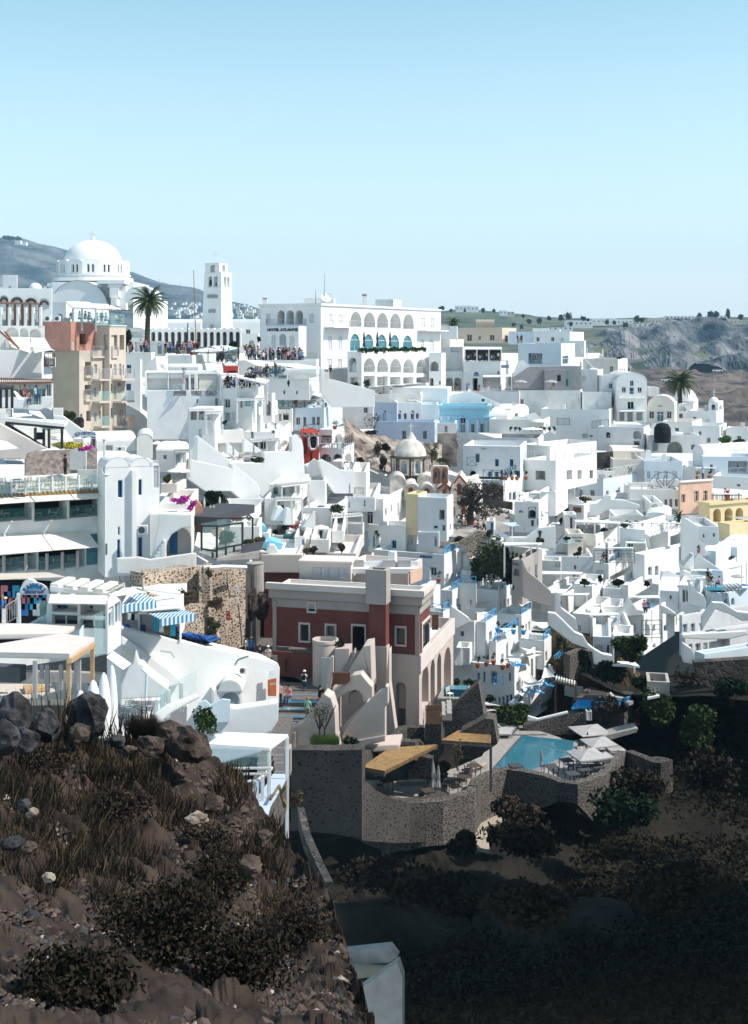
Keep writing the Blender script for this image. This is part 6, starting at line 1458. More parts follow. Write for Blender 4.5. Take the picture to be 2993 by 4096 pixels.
mb=MB();mb.lathe([(ro*1.0,-.02),(ro*1.08,0),(ro*1.06,.18),(rr,.3)],8,c,a0=.04,a1=.04+2*pi);put(mb,'cornice','stone_rough',OC)
mb=MB();q=at(505,305,Y0+3);mb.lathe([(.7,-.3),(.35,.3),(.15,.6),(.001,.65)],10,q);q=q+Vc((0,0,.6));mb.box(q.x-.09,q.x+.09,q.y-.06,q.y+.06,q.z,q.z+k_(75));mb.box(q.x-.35,q.x+.35,q.y-.07,q.y+.07,q.z+k_(48),q.z+k_(56));put(mb,'cross','old_plaster',OC)
def ob(x0,x1,y0,y1,Y,dd,m='old_plaster',nm='wall'):a,b=at(x0,y1,Y),at(x1,y0,Y);put(MB().box(a.x,b.x,Y,Y+dd,a.z,b.z),nm,m,OC)
ob(335,660,612,700,Y0+2,9)
for(x0,x1,yt,ys,Y,dd)in((330,470,620,720,Y0-4,10),(578,705,702,780,Y0-6,12),(450,580,690,760,Y0-5,10),(560,700,620,690,Y0-2,8)):
 a,b=at(x0,ys,Y),at(x1,ys,Y);R2=(b.x-a.x)/2;h2=at(0,yt,Y).z-a.z;m_=(a.x+b.x)/2;mb=MB();A=[(m_+R2*cos(pi*i/12),a.z+h2*sin(pi*i/12))for i in range(13)]
 mb.face([Vc((p,Y,q))for p,q in A]+[Vc((a.x,Y,a.z-1)),Vc((b.x,Y,a.z-1))])
 for i in range(12):mb.face([(A[i][0],Y-.1,A[i][1]),(A[i+1][0],Y-.1,A[i+1][1]),(A[i+1][0],Y+dd,A[i+1][1]),(A[i][0],Y+dd,A[i][1])])
 put(mb,'vault','old_plaster',OC)
def owin(x0,x1,y0,y1,Y):
 a,b=at(x0,y1,Y),at(x1,y0,Y);P2=arch_pts(a.x,b.x,a.z,b.z);mb=MB();mb.face([(p,Y,q)for p,q in P2]);w_=put(mb,'window','dark',OC);fb=MB()
 for i in range(len(P2)):fb.tube((P2[i][0],Y-.05,P2[i][1]),(P2[(i+1)%len(P2)][0],Y-.05,P2[(i+1)%len(P2)][1]),.09,n=4)
 fb.tube(((a.x+b.x)/2,Y-.05,a.z),((a.x+b.x)/2,Y-.05,b.z),.06,n=4);put(fb,'frame','terracotta',OC)
FC=slab('facade','',[(815,1060),(815,770),(855,690),(905,628),(965,700),(975,1060)],152,6,7,'old_plaster',root=OC);slab('side_facade','',[(715,840),(715,740),(785,690),(838,735),(838,1060),(850,1060),(715,1000)],151,6,5,'old_plaster',root=OC)
slab('right_facade','',[(975,1060),(975,690),(1040,680),(1075,740),(1075,1060)],154,8,6,'old_plaster',root=OC)
for p in(((858,690),(905,625)),((905,625),(968,700)),((722,735),(785,690)),((785,690),(838,735))):
 mb=MB();mb.tube(at(*p[0],150.4),at(*p[1],150.4),.16,n=4);put(mb,'red_coping','terracotta',OC)
for w_ in((888,912,690,785,151.2),(768,792,735,790,150.2),(615,652,730,785,149.8),(485,518,722,755,150.6),(843,862,880,960,151),(925,950,878,965,151)):owin(*w_)
bg_=slab('bell_gable','',[(668,690),(668,560),(690,545),(800,545),(812,560),(812,690)],150,6,1.0,'old_plaster',root=OC)
for w_ in((690,738,560,685,149.6),(765,800,562,685,149.4)):
 a,b=at(w_[0],w_[3],w_[4]),at(w_[1],w_[2],w_[4]);P2=arch_pts(a.x,b.x,a.z,b.z);mb=MB();mb.face([(p,w_[4],q)for p,q in P2]);put(mb,'opening','tan',OC);fb=MB()
 for i in range(len(P2)):fb.tube((P2[i][0],w_[4]-.05,P2[i][1]),(P2[(i+1)%len(P2)][0],w_[4]-.05,P2[(i+1)%len(P2)][1]),.12,n=4)
 put(fb,'red_arch','terracotta',OC);mb=MB();mb.lathe([(.35,-.4),(.22,0),(.1,.3),(.01,.35)],10,((a.x+b.x)/2,w_[4]-.3,at(0,610,149).z));put(mb,'bell','iron',OC)
ob(878,912,905,1010,150.6,.1,'pale_blue','door')
tr=empty('bare_tree',at(985,1030,147));tag(tr,'twisted dark tree with wide sparse crown in front of church','tree');mb=MB();q=[at(985,1030,147),at(1000,930,147),at(1015,850,147)]
mb.tube(q[0],q[1],.55,.4,8);mb.tube(q[1],q[2],.4,.28,8);tips=[]
for i in range(26):
 e=q[1].lerp(q[2],ru(.2,1));t=at(ru(930,1200),ru(700,940),147+ru(-3,3));m_=e.lerp(t,.5)+Vc((0,0,ru(0,.8)));mb.tube(e,m_,.12,.07,5);mb.tube(m_,t,.07,.03,4);tips.append(t)
put(mb,'trunk','bark',tr);cb=MB()
for t in tips:
 for _ in range(2):leaves(cb,t+Vc((random.gauss(0,.6),random.gauss(0,.6),random.gauss(0,.3))),1.5,1.3,.5,70,.13,3,stretch=2.4)
put(cb,'crown','dead',tr)
sheet('church_square',[(820,[(1130,138),(1060,143),(1020,150)]),(1000,[(1130,138),(1060,143),(1000,152)]),(1200,[(1130,138),(1080,144),(980,158)]),(1320,[(1090,140),(1060,144),(940,168)])],'paving',(3,3),0)
stairs('broad pale steps below the church square',(880,1125),(900,1055),142,-4,1,6,'pink_cream');stairs('broad pale steps right of church square benches',(905,1118),(1010,1085),141,-4,3,6,'old_plaster')
slab('graffiti_wall','low pink stained wall right of twisted tree',[(1065,1020),(1065,925),(1200,905),(1310,960),(1240,1010)],156,0,.5,'pink_cream')
slab('ramp_wall','white curved ramp wall right of church square',[(1180,870),(1240,900),(1360,950),(1450,945),(1450,965),(1340,975),(1200,905)],164,0,.5)
for i,(x,y,k)in en(((895,1035,'f'),(912,1038,'g'),(935,1040,'t'),(1028,1030,'a'),(1028,1075,'q'),(1055,1085,'g'),(1105,1095,'d'))):PP(x,y,k,['person in white seated at church wall, left','person in dark clothes seated at church wall','hatted person seated at church wall, right','person standing under the twisted tree','person in pink seated on square edge','person in black seated on square edge','person walking past in the church square'][i],143 if y<1060 else 140,1.2)
DH=H('big white guesthouse with dark-blue windows and black crossed balconies',(935,1408,1460),(385,640),170,6,'F 1035 1074 442 512 D;F 1200 1230 490 548 b;F 1322 1350 490 548 b;F 990 1045 585 665 AK;F 1142 1172 590 645 b;F 1195 1232 588 660 D;F 1320 1342 585 650 B;F 1375 1405 585 640 b',fr='white',d=10)
lt_('Delion',1108,402,13,169,6,'lettering',DH.root,face_pt=fpt(DH,'F',1108,402))
H('white guesthouse lower storey with black crossed terraces',(935,1265,1490),(665,900),163,14,'R 1316 1335 765 828 b;R 1345 1372 760 828 D;R 1395 1408 760 815 b;R 1420 1448 760 825 b;R 1458 1475 758 820 b',d=9);hrail('R',None,None,1.3,'X','dark_teal');hrail('F',1100,1250,1.3,'X','dark_teal')
balc(LAST,'R',1370,1450,868,1.2,'X',1.3,'dark_teal');rail(968,545,1048,545,1.2,'X','dark_teal',168.5,root=DH.root);rail(1480,862,1560,858,1.3,'X','dark_teal',166,root=DH.root)
slab('stone_wall','dark rubble stone wall under guesthouse terrace',[(960,672),(1270,712),(1270,840),(1345,850),(1345,910),(1100,860),(1080,720),(960,700)],161.5,4,1,'stone_rough')
plate_(1142,1182,745,790,161,.3,'framed_window','white framed window set in rubble stone wall','window','grey_blue')
for x,ya,yb,m,l in((1257,570,660,'canvas_dark','closed grey parasol on the black balcony'),(1346,570,655,'canvas','closed beige parasol on the black balcony')):UC(x,ya,yb,l,m,164.5)
for x in(1250,1290,1340,1380,1455):pot(x,662,163.5,'small potted plant on the black-railed terrace',1.2,group='pots on the black-railed terrace')
UO(1425,758,828,90,'white parasol on lower black balcony, left',CW,161);UO(1530,752,815,95,'white parasol on lower black balcony, right',CW,164)
H('white modern terrace block with horizontal rails and wide openings',(1430,1700,2040),(505,760),172,20,'F 1535 1615 585 660 o;R 1790 1835 580 660 o;R 1880 1915 580 655 o;R 1980 2010 580 650 w',d=12);hrail('R',None,None,1.2,'h');hrail('F',None,None,1.2,'h')
H('white upper storey with deep balcony and curved parapet above rails',(1408,1652,2040),(380,510),180,14,'F 1545 1620 458 510 o;R 1980 2010 455 505 w;R 1900 1920 460 500 w',d=10)
H('white roof block with long vent above guesthouse',(1190,1560,1600),(318,385),186,6,'F 1268 1390 345 372 h',d=9)
H('white terrace block with blue arched balcony at centre right',(1360,1560,1652),(845,1100),158,10,'F 1475 1535 908 980 AK;F 1495 1522 990 1042 D;F 1548 1568 980 1035 D;F 1395 1430 912 930 Ah;R 1580 1600 955 975 h');rail(1475,978,1535,976,1.4,'X','dark_teal',157,root=LAST.root)
H('white terraces with plain parapet right of blue balcony',(1560,1700,1800),(760,960),166,10,'R 1620 1650 740 760 h',d=10)
stairs('blue-edged steps right of the blue balcony',(1565,900),(1640,945),160,0,1,9)
# ================= right edge, middle rows =================
S_=lambda l,*a,**k:slab('stair_wall',l,*a,**k)
crop(2193,1600)
H('white terrace house with black rail and small dark windows below stained walls',(-60,505,540),(80,420),214,4,'F 475 515 265 312 Aw;F 285 330 280 310 h;F 345 370 288 306 h')
rail(75,208,180,210,1.2,'v','iron',213,root=LAST.root);rail(362,238,500,222,1.3,'v','iron',212,root=LAST.root)
H('white house with arched opening and low door below round-gabled house',(410,790,838),(228,430),208,5,'F 705 770 255 320 Ak;F 708 755 340 400 K;F 478 515 265 312 Aw;R 800 825 300 355 K',d=9)
stairs('dark stone steps between white houses under round gable',(800,355),(801,285),205,0,1.2,9,'grey_render')
H('white house with grey door and wide shallow arch',(830,1262,1268),(292,440),206,3,'F 862 907 332 420 d;F 982 1110 345 438 Ao;F 1182 1218 368 410 w;F 1058 1082 362 404 w',d=9)
S_('white curved terrace wall with oval window opening',[(855,290),(858,205),(870,195),(1000,205),(1050,240),(1060,290)],209,3,.5)
MB_=MB();c=at(945,270,205);MB_.lathe([(.2,1.6),(.9,1.45),(1.35,.8),(1.4,-.3),(1.3,-1.6)],16,c);own(MB_,'wicker_nest_chair','dark wicker hooded seat on white terrace','hooded seat','dark',smooth=True)
H('white blocks right of hooded seat with pale rail',(940,1190,1270),(182,300),214,6,'F 1045 1080 232 265 k');rail(1090,270,1195,272,1.1,'v',CW,210,root=LAST.root)
H('white house below small belfry with grey windows',(1195,1418,1475),(215,370),212,14,'F 1245 1266 258 292 w;R 1425 1448 180 300 Ah;F 1313 1342 310 350 g')
H('white low house at far right under brown slope',(1470,1700,1720),(235,380),214,4)
bush(1470,365,110,70,'yellow-green shrub before far right white wall',Y=208,mat='leaf_bright',size=.2);bush(1600,368,130,45,'dry reddish bush along far right wall',Y=208,mat='dry_dark',size=.2)
H('long white barrel-vaulted house with small dormers at right edge',(1195,1285,1730),(372,640),196,60,'',roof='vF',rise=70,d=30)
H('pale blue shaded loggia house with white columns at right edge',(1282,1730,1740),(470,640),193,6,'F 1338 1362 532 580 w;F 1488 1652 505 608 o;F 1558 1580 515 560 w','white_cool',d=6)
rail(1500,604,1640,600,.8,'v','white',192,root=LAST.root)
S_('white curved walls and small arch above pale cream house',[(800,500),(802,430),(820,412),(850,420),(862,490),(940,478),(1000,460),(1005,495)],202,3,.8)
H('cream house with shallow vaulted roof and two shuttered windows',(538,795,802),(392,520),204,3,'F 683 714 432 486 s;F 732 762 432 486 s','cream',roof='vR',rise=30)
H('tall cream wall house below shallow vault',(538,793,800),(490,720),198,3,'','cream')
H('lilac-white house with two pale doors and two windows',(798,1108,1116),(505,680),196,3,'F 812 842 588 650 s;F 872 915 588 655 W;F 960 988 588 640 s;F 1022 1062 588 652 s','white_cool')
slab('rubble_wall','dark stained rubble wall with white coping at centre right',[(262,570),(275,500),(335,440),(538,428),(545,600)],202,0,.8,'stone_rough');S_('white curved parapet below stained rubble wall',[(240,660),(250,570),(420,582),(545,590),(545,620),(240,665)],197,0,.5)
H('white house with flat canopy porch and gardener on its terrace',(1110,1480,1500),(560,690),195,3,'F 1338 1362 530 580 w',d=6);pg('flat white porch canopy over the gardener',[(1228,568,193),(1390,566,193),(1390,556,196),(1160,548,197)],3,CW,(0,1));PP(1280,655,'a','gardener in white on white porch terrace',192.5);pot(1232,655,192.5,'terracotta pot left of the gardener',1.3);pot(1333,656,192.5,'leafy pot right of the gardener',1.6)
H('pale house with long crossed white balustrade on its roof',(218,455,765),(655,830),190,26,'F 258 284 742 798 g;F 348 382 745 822 g;R 480 500 752 785 w;R 560 585 748 790 g','white_cool',d=10);hrail('F',None,None,1.5,'X','white');hrail('R',None,None,1.5,'X','white')
H('white plain terrace house left of crossed balustrade',(-60,220,226),(660,800),188,10,'F -180 -160 742 770 w');S_('white triangular wall with pale rail at centre right',[(70,860),(80,770),(190,765),(300,860)],180,5,.5)
bush(305,835,130,55,'green and red bush beside lilac door house',Y=184,mat=LO,size=.16,n=600)
H('white frame pergola terrace block with tall glass wind breaks',(672,1090,1098),(742,900),184,6,'F 962 985 822 880 w;F 1003 1026 818 882 w;F 1048 1074 820 880 w',d=9);pg('tall white open frame above pergola terrace',[(672,692,185),(880,690,185),(880,686,190),(672,690,190)],5,'white',(0,1,.5),th=.2,slats=8)
S_('white gable with engraved dark swirl emblem',[(840,740),(842,660),(1080,655),(1090,735),(1030,740)],188,3,.4)
sw=MB();
for i in range(40):
 t0,t1=pi*i/40,pi*(i+1)/40;c=at(968,738,187.4);q=lambda t,f=1:c+Vc((-2.6*cos(t)*f,0,2.6*sin(t)*f));sw.tube(q(t0),q(t1),.06,n=4);sw.tube(q(t0,.5+.3*sin(9*t0)),q(t1,.5+.3*sin(9*t1)),.06,n=4)
own(sw,'swirl_emblem','dark engraved swirl emblem on white gable','emblem','dark_grey')
H('salmon-pink neoclassical house with white-framed windows',(1075,1092,1358),(672,945),180,62,'R 1102 1134 778 845 w;R 1210 1245 752 842 w;R 1284 1318 748 838 w','salmon_pale',d=20,name='salmon_house',trim=[(.2,.3,.2,'white')],fr='white')
YH=H('yellow arched loggia house at right edge',(1245,1335,1730),(850,1030),172,62,'R 1365 1428 897 1010 Ao;R 1458 1524 893 1010 Ao;R 1550 1612 890 1010 Ao','yellow',d=30,name='yellow_house',trim=[(.3,.35,.25,'yellow')]);
MB_=MB();a,b=YH.loc('F',1262,950)[0],YH.loc('F',1306,950)[0]
H('yellow retaining wall house below arched loggia',(1400,1500,1730),(1025,1230),166,62,'R 1478 1497 1110 1150 w','yellow',d=30,name='yellow_house')
pg('white canopy over roof cafe beside salmon house',[(1360,770,176),(1580,768,176),(1560,740,182),(1358,735,182)],3.2,CW,(0,1),th=.06);
for i in range(7):TB(1375+i*34,828,176,i,'cafe table on the yellow house roof','chair_dark','chair_dark',group='tables on the yellow roof')
pot(1480,822,176,'terracotta pot with red flowers on yellow house roof',1.8,leaf='flower_red')
H('white houses at right edge between vault and yellow roof',(1360,1660,1720),(640,745),186,3,'F 1560 1590 695 712 w')
H('white two-storey house with two dark framed menu boards',(78,295,500),(868,1040),176,18,'R 325 400 920 980 o',d=8,rmat='white');
for x0,x1,y0,y1,m in((120,172,888,938,'dark'),(210,274,883,924,'wood')):MB().box(LAST.loc('F',x0,y1)[0],LAST.loc('F',x1,y1)[0],-.14,-.003,LAST.loc('F',x0,y1)[1],LAST.loc('F',x0,y0)[1]).bd('menu_board',m,LAST.root)
S_('white zigzag stair parapet above menu board house',[(300,870),(420,850),(480,785),(520,790),(520,820),(640,830),(760,870),(760,900),(500,905),(400,960),(300,960)],178,4,.6)
H('white terrace block with planters and pale rail under swirl gable',(500,790,830),(830,930),180,5)
H('white vaulted cottage with sails strung in front',(800,1005,1020),(932,1050),168,3,'F 885 912 985 1050 D;F 962 992 980 1040 w',roof='vF',rise=36,d=7)
H('white room row behind sails with dark windows',(560,802,806),(965,1050),168,3,'F 640 662 980 1030 w;F 712 740 982 1030 w',d=7)
H('white stepped wall with round shell niche',(845,950,960),(850,960),174,4,'F 855 905 860 920 Ah')
S_('white scalloped wall sloping right of sails',[(1080,1050),(1085,980),(1160,1010),(1270,1020),(1275,1050)],165,3,.5)
for l,p,po in(('long white sail stretched above vaulted cottage',((505,965),(700,930),(935,995),(560,985)),(0,2)),('slim white sail reaching right to yellow arches',((1010,945),(1300,955),(1080,975)),(1,)),('grey-blue sail slanting over menu board stairs',((165,955),(380,1010),(320,1030),(240,990)),(2,)),('white sail right end before yellow arches',((1465,962),(1700,965),(1650,985)),())):sail(l,[(x,y,162+i)for i,(x,y)in en(p)],'sail_blue' if 'grey-blue' in l else CW,po,ph=4)
palm(1078,1030,970,120,'small potted palm on white sail terrace',160,20,.12)
pg('white canopy of open bar above suites sign',[(220,1015,158),(585,1030,158),(600,1015,164),(225,995,164)],3.6,'white',(0,.45,1),th=.2)
P_=H('white bar terrace house with dark interior and potted plants',(218,392,630),(1112,1290),156,8,'F 320 370 1205 1290 W',d=9,rmat='white');bb=MB();a,b=at(225,1100,166),at(560,1030,166);bb.box(a.x,b.x,166,166.3,a.z,b.z);put(bb,'bar_room','grey_render',P_.root)
H('pink-white corner house carrying the suites sign',(165,292,300),(1105,1300),154,3,'','cream',d=4);lt_('Porto Fira',240,1136,15,153.9,3,root=LAST.root,bold=.01);lt_('Suites',248,1163,15,153.9,3,root=LAST.root,bold=.01)
for x,w_ in((250,60),(460,70),(640,70),(760,60),(1000,60)):bush(x,1100 if x<500 else 1055,w_,50,'potted bush on the bar terrace',Y=159,mat=LD if x<500 else 'leaf',size=.16,n=260,group='potted bushes on the bar terrace')
H('white curved balcony house with carved scroll frieze',(590,800,1165),(1075,1330),152,12,'R 830 990 1110 1320 o;R 1010 1125 1110 1320 o',d=12,rmat='white')
FB=LAST;fz=MB();
for i in range(30):u=1+(FB.d-2)*i/30;fz.box(.01,.08,u,u+.28,FB.top-.9+(i%3)*.16,FB.top-.75+(i%3)*.16)
tag(fz.bd('scroll_frieze','shutter',FB.root),None,None,None,'stuff')
for i in range(13):TB(640+i*40,1062+(i%2)*6,156,i,'white table setting on carved balcony terrace','white','white',group='tables on the carved balcony')
H('white house with three tiny windows and carved band right of balcony',(1225,1412,1420),(1045,1200),156,3,'F 1278 1292 1110 1138 w;F 1362 1378 1100 1130 w')
S_('white sloping wall with round arch doorway and topiary',[(1100,1240),(1110,960),(1240,1045),(1240,1150),(1295,1190),(1300,1260),(1320,1290),(1100,1330)],150,0,.6)
PP(65,1020,'e','man with black backpack climbing white ramp',170,-1.2);bush(105,1035,50,60,'green cactus clump beside the climbing man',Y=169,mat=LD,size=.14,n=200)
S_('white ramp wall behind the climbing man',[(-60,1250),(-60,1040),(150,1035),(165,1060),(0,1250)],168,0,3)
H('white doorway tower with wooden door beside climbing man',(138,235,245),(945,1075),166,3,'F 180 204 970 1075 n',d=3)
stairs('white stairs left of the suites sign',(60,1240),(170,1110),156,0,1.4,10);sail('teal-grey sail over stairs by suites sign',[(-20,1115,150),(170,1190,152),(270,1185,154),(100,1170,156)],'sail_blue',(1,),ph=3)
# ================= right lower =================
crop(2193,2050)
for l,xs,ys,Y,th,h in(('long white wall house below suites sign with tiny windows',(-60,372,380),(365,600),150,4,'F 212 232 438 472 w;F 118 124 370 380 h;F 204 222 510 545 w'),('white balcony suite with louvred screen and horizontal rail',(370,500,718),(425,700),146,20,'F 398 470 478 560 s;R 512 690 485 580 o'),('white upper suite behind the railed balcony',(375,500,720),(300,420),152,20,'R 505 525 310 380 K;R 545 560 310 372 w'),('white suite with two tall windows and carved parapet band',(700,795,1190),(350,560),145,28,'R 826 856 452 520 w;R 884 910 445 520 w'),('white terrace wall house with green shrubs on its roof',(490,660,860),(600,720),140,20,''),('white domed suite with soft vaulted roof',(925,1075,1090),(618,830),134,6,'F 1005 1022 685 715 w;F 955 972 735 790 w'),('white wall house with two dark windows beside domed suite',(1080,1255,1300),(610,830),134,8,'F 1112 1132 640 740 w;F 1140 1160 645 735 w'),('white cube suite with one bright window at lower left',(200,365,455),(608,785),136,20,'R 392 425 695 755 w;F 315 325 700 720 h'),('white terrace house under the blue sail',(450,600,625),(630,800),140,6,'F 512 530 700 748 Aw'),('white terrace wall below blue sail with railing',(355,600,622),(780,860),132,12,''),('white wall house between cactus terrace and stairs',(580,790,1045),(845,1180),128,16,'F 655 680 895 930 Aw;R 800 840 930 1030 Ak;R 865 885 930 985 w;R 955 990 930 985 w;R 955 1005 1068 1165 Ak;F 695 725 925 985 s;R 862 888 1082 1125 Aw'),('long white curved house with paired blue windows at lower right',(1085,1105,1730),(850,1010),126,60,'R 1112 1148 925 990 c;R 1178 1212 920 985 c;R 1248 1278 915 990 W'),('white lower storey with carved parapet and wide niche at lower right',(1085,1130,1730),(1020,1190),120,60,'R 1160 1190 1090 1150 w;R 1218 1258 1085 1145 w;R 1282 1315 1080 1175 s;R 1330 1500 1060 1170 o'),('white suite at far right with barred window and carved parapet',(1300,1385,1565),(320,470),150,30,'R 1490 1545 355 420 w;R 1430 1442 435 460 w'),('white soft-vaulted roof house at right edge',(1420,1560,1700),(255,360),156,20,'R 1590 1620 325 360 w'),('white block beside the infinity pool wall',(1300,1440,1730),(670,860),134,50,'R 1455 1482 712 750 Aw;R 1512 1540 708 765 Aw;R 1368 1412 685 740 k'),('white stepped house at lower left with air conditioner',(-60,150,360),(675,850),134,20,'R 240 260 755 790 h;F 90 112 735 760 h'),('white suite with tiny door under lower left canopies',(200,345,520),(845,1000),126,24,'F 222 236 910 930 h;R 365 382 865 890 w;R 395 410 865 890 w;R 448 466 865 905 K;F 250 275 935 980 s'),('white suite with white pergola and stairs at bottom',(490,690,700),(940,1020),122,6,''),('white lowest suite with grey glass doors on brown slope',(370,525,530),(1030,1180),116,10,'F 388 455 1100 1160 s;F 488 505 1095 1160 k'),('white suite behind the bottom pergola',(530,690,705),(1015,1130),118,8,'F 555 640 1040 1110 s'),('white long low wall house at very bottom right',(1210,1290,1730),(1170,1245),112,62,''),('white wall house left of potted palm steps',(-60,105,110),(400,640),144,10,'F 50 104 410 455 s')):
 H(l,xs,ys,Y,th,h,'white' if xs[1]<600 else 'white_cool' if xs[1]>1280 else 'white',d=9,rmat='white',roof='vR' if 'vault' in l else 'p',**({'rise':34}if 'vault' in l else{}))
for l,p,Y,ph in(('white flat canopy left over long terrace',((-60,515),(270,515),(285,500),(-60,490)),140,3),('small white canopy above lower left air conditioner',((90,690),(320,688),(345,672),(150,675)),132,2.5),('white canopy with bent tree post, centre of suites',((665,712),(930,712),(910,692),(690,698)),130,3.6),('white flat pergola above white pergola stairs',((355,858),(590,852),(575,835),(380,840)),124,3.6),('white bottom pergola over the last suite',((535,1028),(715,1024),(705,1008),(540,1010)),115,3.4),('white square canopy frame of railed balcony',((492,302),(700,300),(705,292),(500,294)),148,3.4),('white long awning on slanting pole over carved balcony',((640,255),(808,262),(800,250),(640,245)),150,3),('white canopy by the turquoise plunge pool',((1170,488),(1350,488),(1360,478),(1180,478)),142,3)):pg(l,[(x,y,Y+(2.5 if i>1 else 0))for i,(x,y)in en(p)],ph,'white',(0,1),th=.12)
for l,p,m in(('white sail at left above blue loungers',((0,600),(75,555),(170,600),(90,612)),CW),('white sail above the small cactus pots',((90,775),(180,750),(290,760),(200,785)),CW),('white sail over lower left suite balcony',((265,915),(350,895),(440,905),(300,930)),CW),('grey-white sail at bottom of suites',((365,1050),(410,1030),(500,1075),(420,1060)),CW),('teal-blue sail shading the railed terrace',((458,672),(465,628),(580,668),(520,672)),'sail_blue'),('white sail over the domed suite',((1000,730),(1060,710),(1130,745)),CW),('white sail beside the far right vault',((1290,245),(1420,215),(1560,225),(1400,245)),CW),('white sail over the right edge terrace',((1460,470),(1600,440),(1640,420),(1480,455)),CW)):sail(l,[(x,y,dep(x,y)*.99+i)for i,(x,y)in en(p)],m,(1,2),ph=3)
for l,p,Y in(('white wavy stair wall descending along brown slope',[(0,830),(60,835),(110,880),(220,990),(290,1020),(330,1090),(380,1130),(450,1170),(530,1185),(530,1300),(380,1250),(370,1140),(200,1080),(0,930)],112),('white curved wall left of pergola steps',[(60,700),(60,660),(90,665),(110,790),(230,880),(250,980),(200,980),(60,830)],122),('white sloping wall by bent tree post',[(640,760),(665,700),(735,800),(780,810),(780,850),(580,860)],128),('white swooping wall right of canopy terrace',[(930,830),(935,765),(990,790),(1060,840),(1040,850)],128),('big white swoosh wall beside plunge pool stairs',[(1130,560),(1165,440),(1240,340),(1300,390),(1440,480),(1450,560),(1300,600)],146),('white round-edged wall with oval hole by stairs',[(1165,720),(1165,570),(1240,660),(1290,690),(1310,740),(1300,800),(1165,760)],132),('white swan-necked wall with an oval hole',[(1190,660),(1200,560),(1240,540),(1305,550),(1300,650)],137),('white twin shell-shaped walls below carved suite',[(930,560),(940,490),(1000,480),(1060,510),(1080,550),(1120,480),(1180,500),(1190,560)],140),('long white wavy parapet wall across lower right',[(1270,870),(1330,790),(1360,745),(1450,750),(1560,820),(1730,840),(1730,890),(1600,895),(1500,840),(1380,800),(1330,880),(1280,960)],122),('white tapered leaning buttress under carved balcony',[(800,180),(822,180),(860,345),(840,345)],150),('white rounded terrace end wall at bottom right',[(1110,1200),(1115,1080),(1190,1130),(1210,1180),(1215,1260),(1120,1240)],114)):S_(l,p,Y,4,.7)
S_('carved white parapet with wave relief across lower right',[(1110,1010),(1640,980),(1652,1010),(1500,1045),(1300,1050),(1110,1040)],118,-12,.4)
for l,a,b,Y,th in(('white stairs between pergola and lower suite',(660,1120),(740,1040),116,8),('grey steps beside the oval hole wall',(1230,620),(1260,560),134,0),('dark-stepped stairs climbing to the red pot',(1115,450),(1205,345),144,0),('white stairs beside the lower white pergola',(530,935),(580,880),122,5)):stairs(l,a,b,Y,th,1.3,8,'white')
rail(380,420,715,420,1.5,'h','dark_grey',145,label='dark horizontal rail of louvred suite balcony');rail(770,1045,935,1040,1.8,'h','dark_grey',122,label='dark rounded balcony rail above bottom arch');rail(455,775,610,768,1,'h','white',132,label='thin white rail under the teal-blue sail')
pot(1244,335,146,'dark red jar at head of swoosh wall',1)
for x,y,w_,h,l,m in((585,605,140,65,'dark green bush on suite terrace edge',LD),(300,605,90,60,'green cactus bush by the blue loungers','leaf'),(820,605,50,35,'small shrub right of the terrace bush',LD),(625,940,110,35,'olive mound shrub on the white terrace',LO),(430,575,45,60,'small leafy plant before the louvred screen','leaf'),(1000,835,40,35,'green shrub by the swooping wall',LD),(1610,1165,70,30,'low green plants in bottom right niche','leaf'),(150,230,60,30,'dark plant under the teal sail stairs',LD),(245,360,60,30,'low plants at foot of suites sign','leaf'),(265,345,40,60,'spiky small palm by the suites sign',LO),(640,125,60,30,'low shrubs on the carved terrace','leaf')):bush(x,y,w_,h,l,Y=130 if y>300 else 149,mat=m,size=.14)
for x,y in((230,605),(325,603),(370,602)):LG(x,y,134,1.2,'navy lounger on the lower white terrace','white','cushion_blue','navy loungers on the white terrace',.5)
wp_=MB();q=[at(1310,620,134),at(1640,618,136),at(1640,590,142),at(1310,590,141)];wp_.hexa([p-Vc((0,0,.3))for p in q],q);o=own(wp_,'swimming_pool','small turquoise infinity pool at right edge','pool','water')
S_('white wall with turquoise tinted glass beside infinity pool',[(1240,470),(1440,480),(1445,600),(1380,590),(1240,500)],143,0,.4,mat='pale_blue')
for i,(x,y)in en(((1560,650),(1590,648),(1620,645),(1500,655),(1530,653))):LG(x,y,134,1.9,'white lounger beside the infinity pool','white',CW,'loungers beside the infinity pool')
for i,(x,y)in en(((1320,600),(1345,600),(1418,620))):PP(x,y,'bgq'[i],['dark figure seated left of infinity pool','dark figure seated behind the infinity pool','bather leaning on the infinity pool edge'][i],137)
for i,(x,y)in en(((462,420),(484,420))):PP(x,y,'gv'[i],'guest in black seated on railed balcony',146,group='guests on the railed balcony')
for i,(x,y)in en(((792,820),(832,820))):PP(x,y,'qh'[i],['guest sitting left under bent tree post canopy','guest sitting right under bent tree post canopy'][i],129)
UO(1570,525,590,120,'taupe parasol at right edge of pool terrace',CG,142)
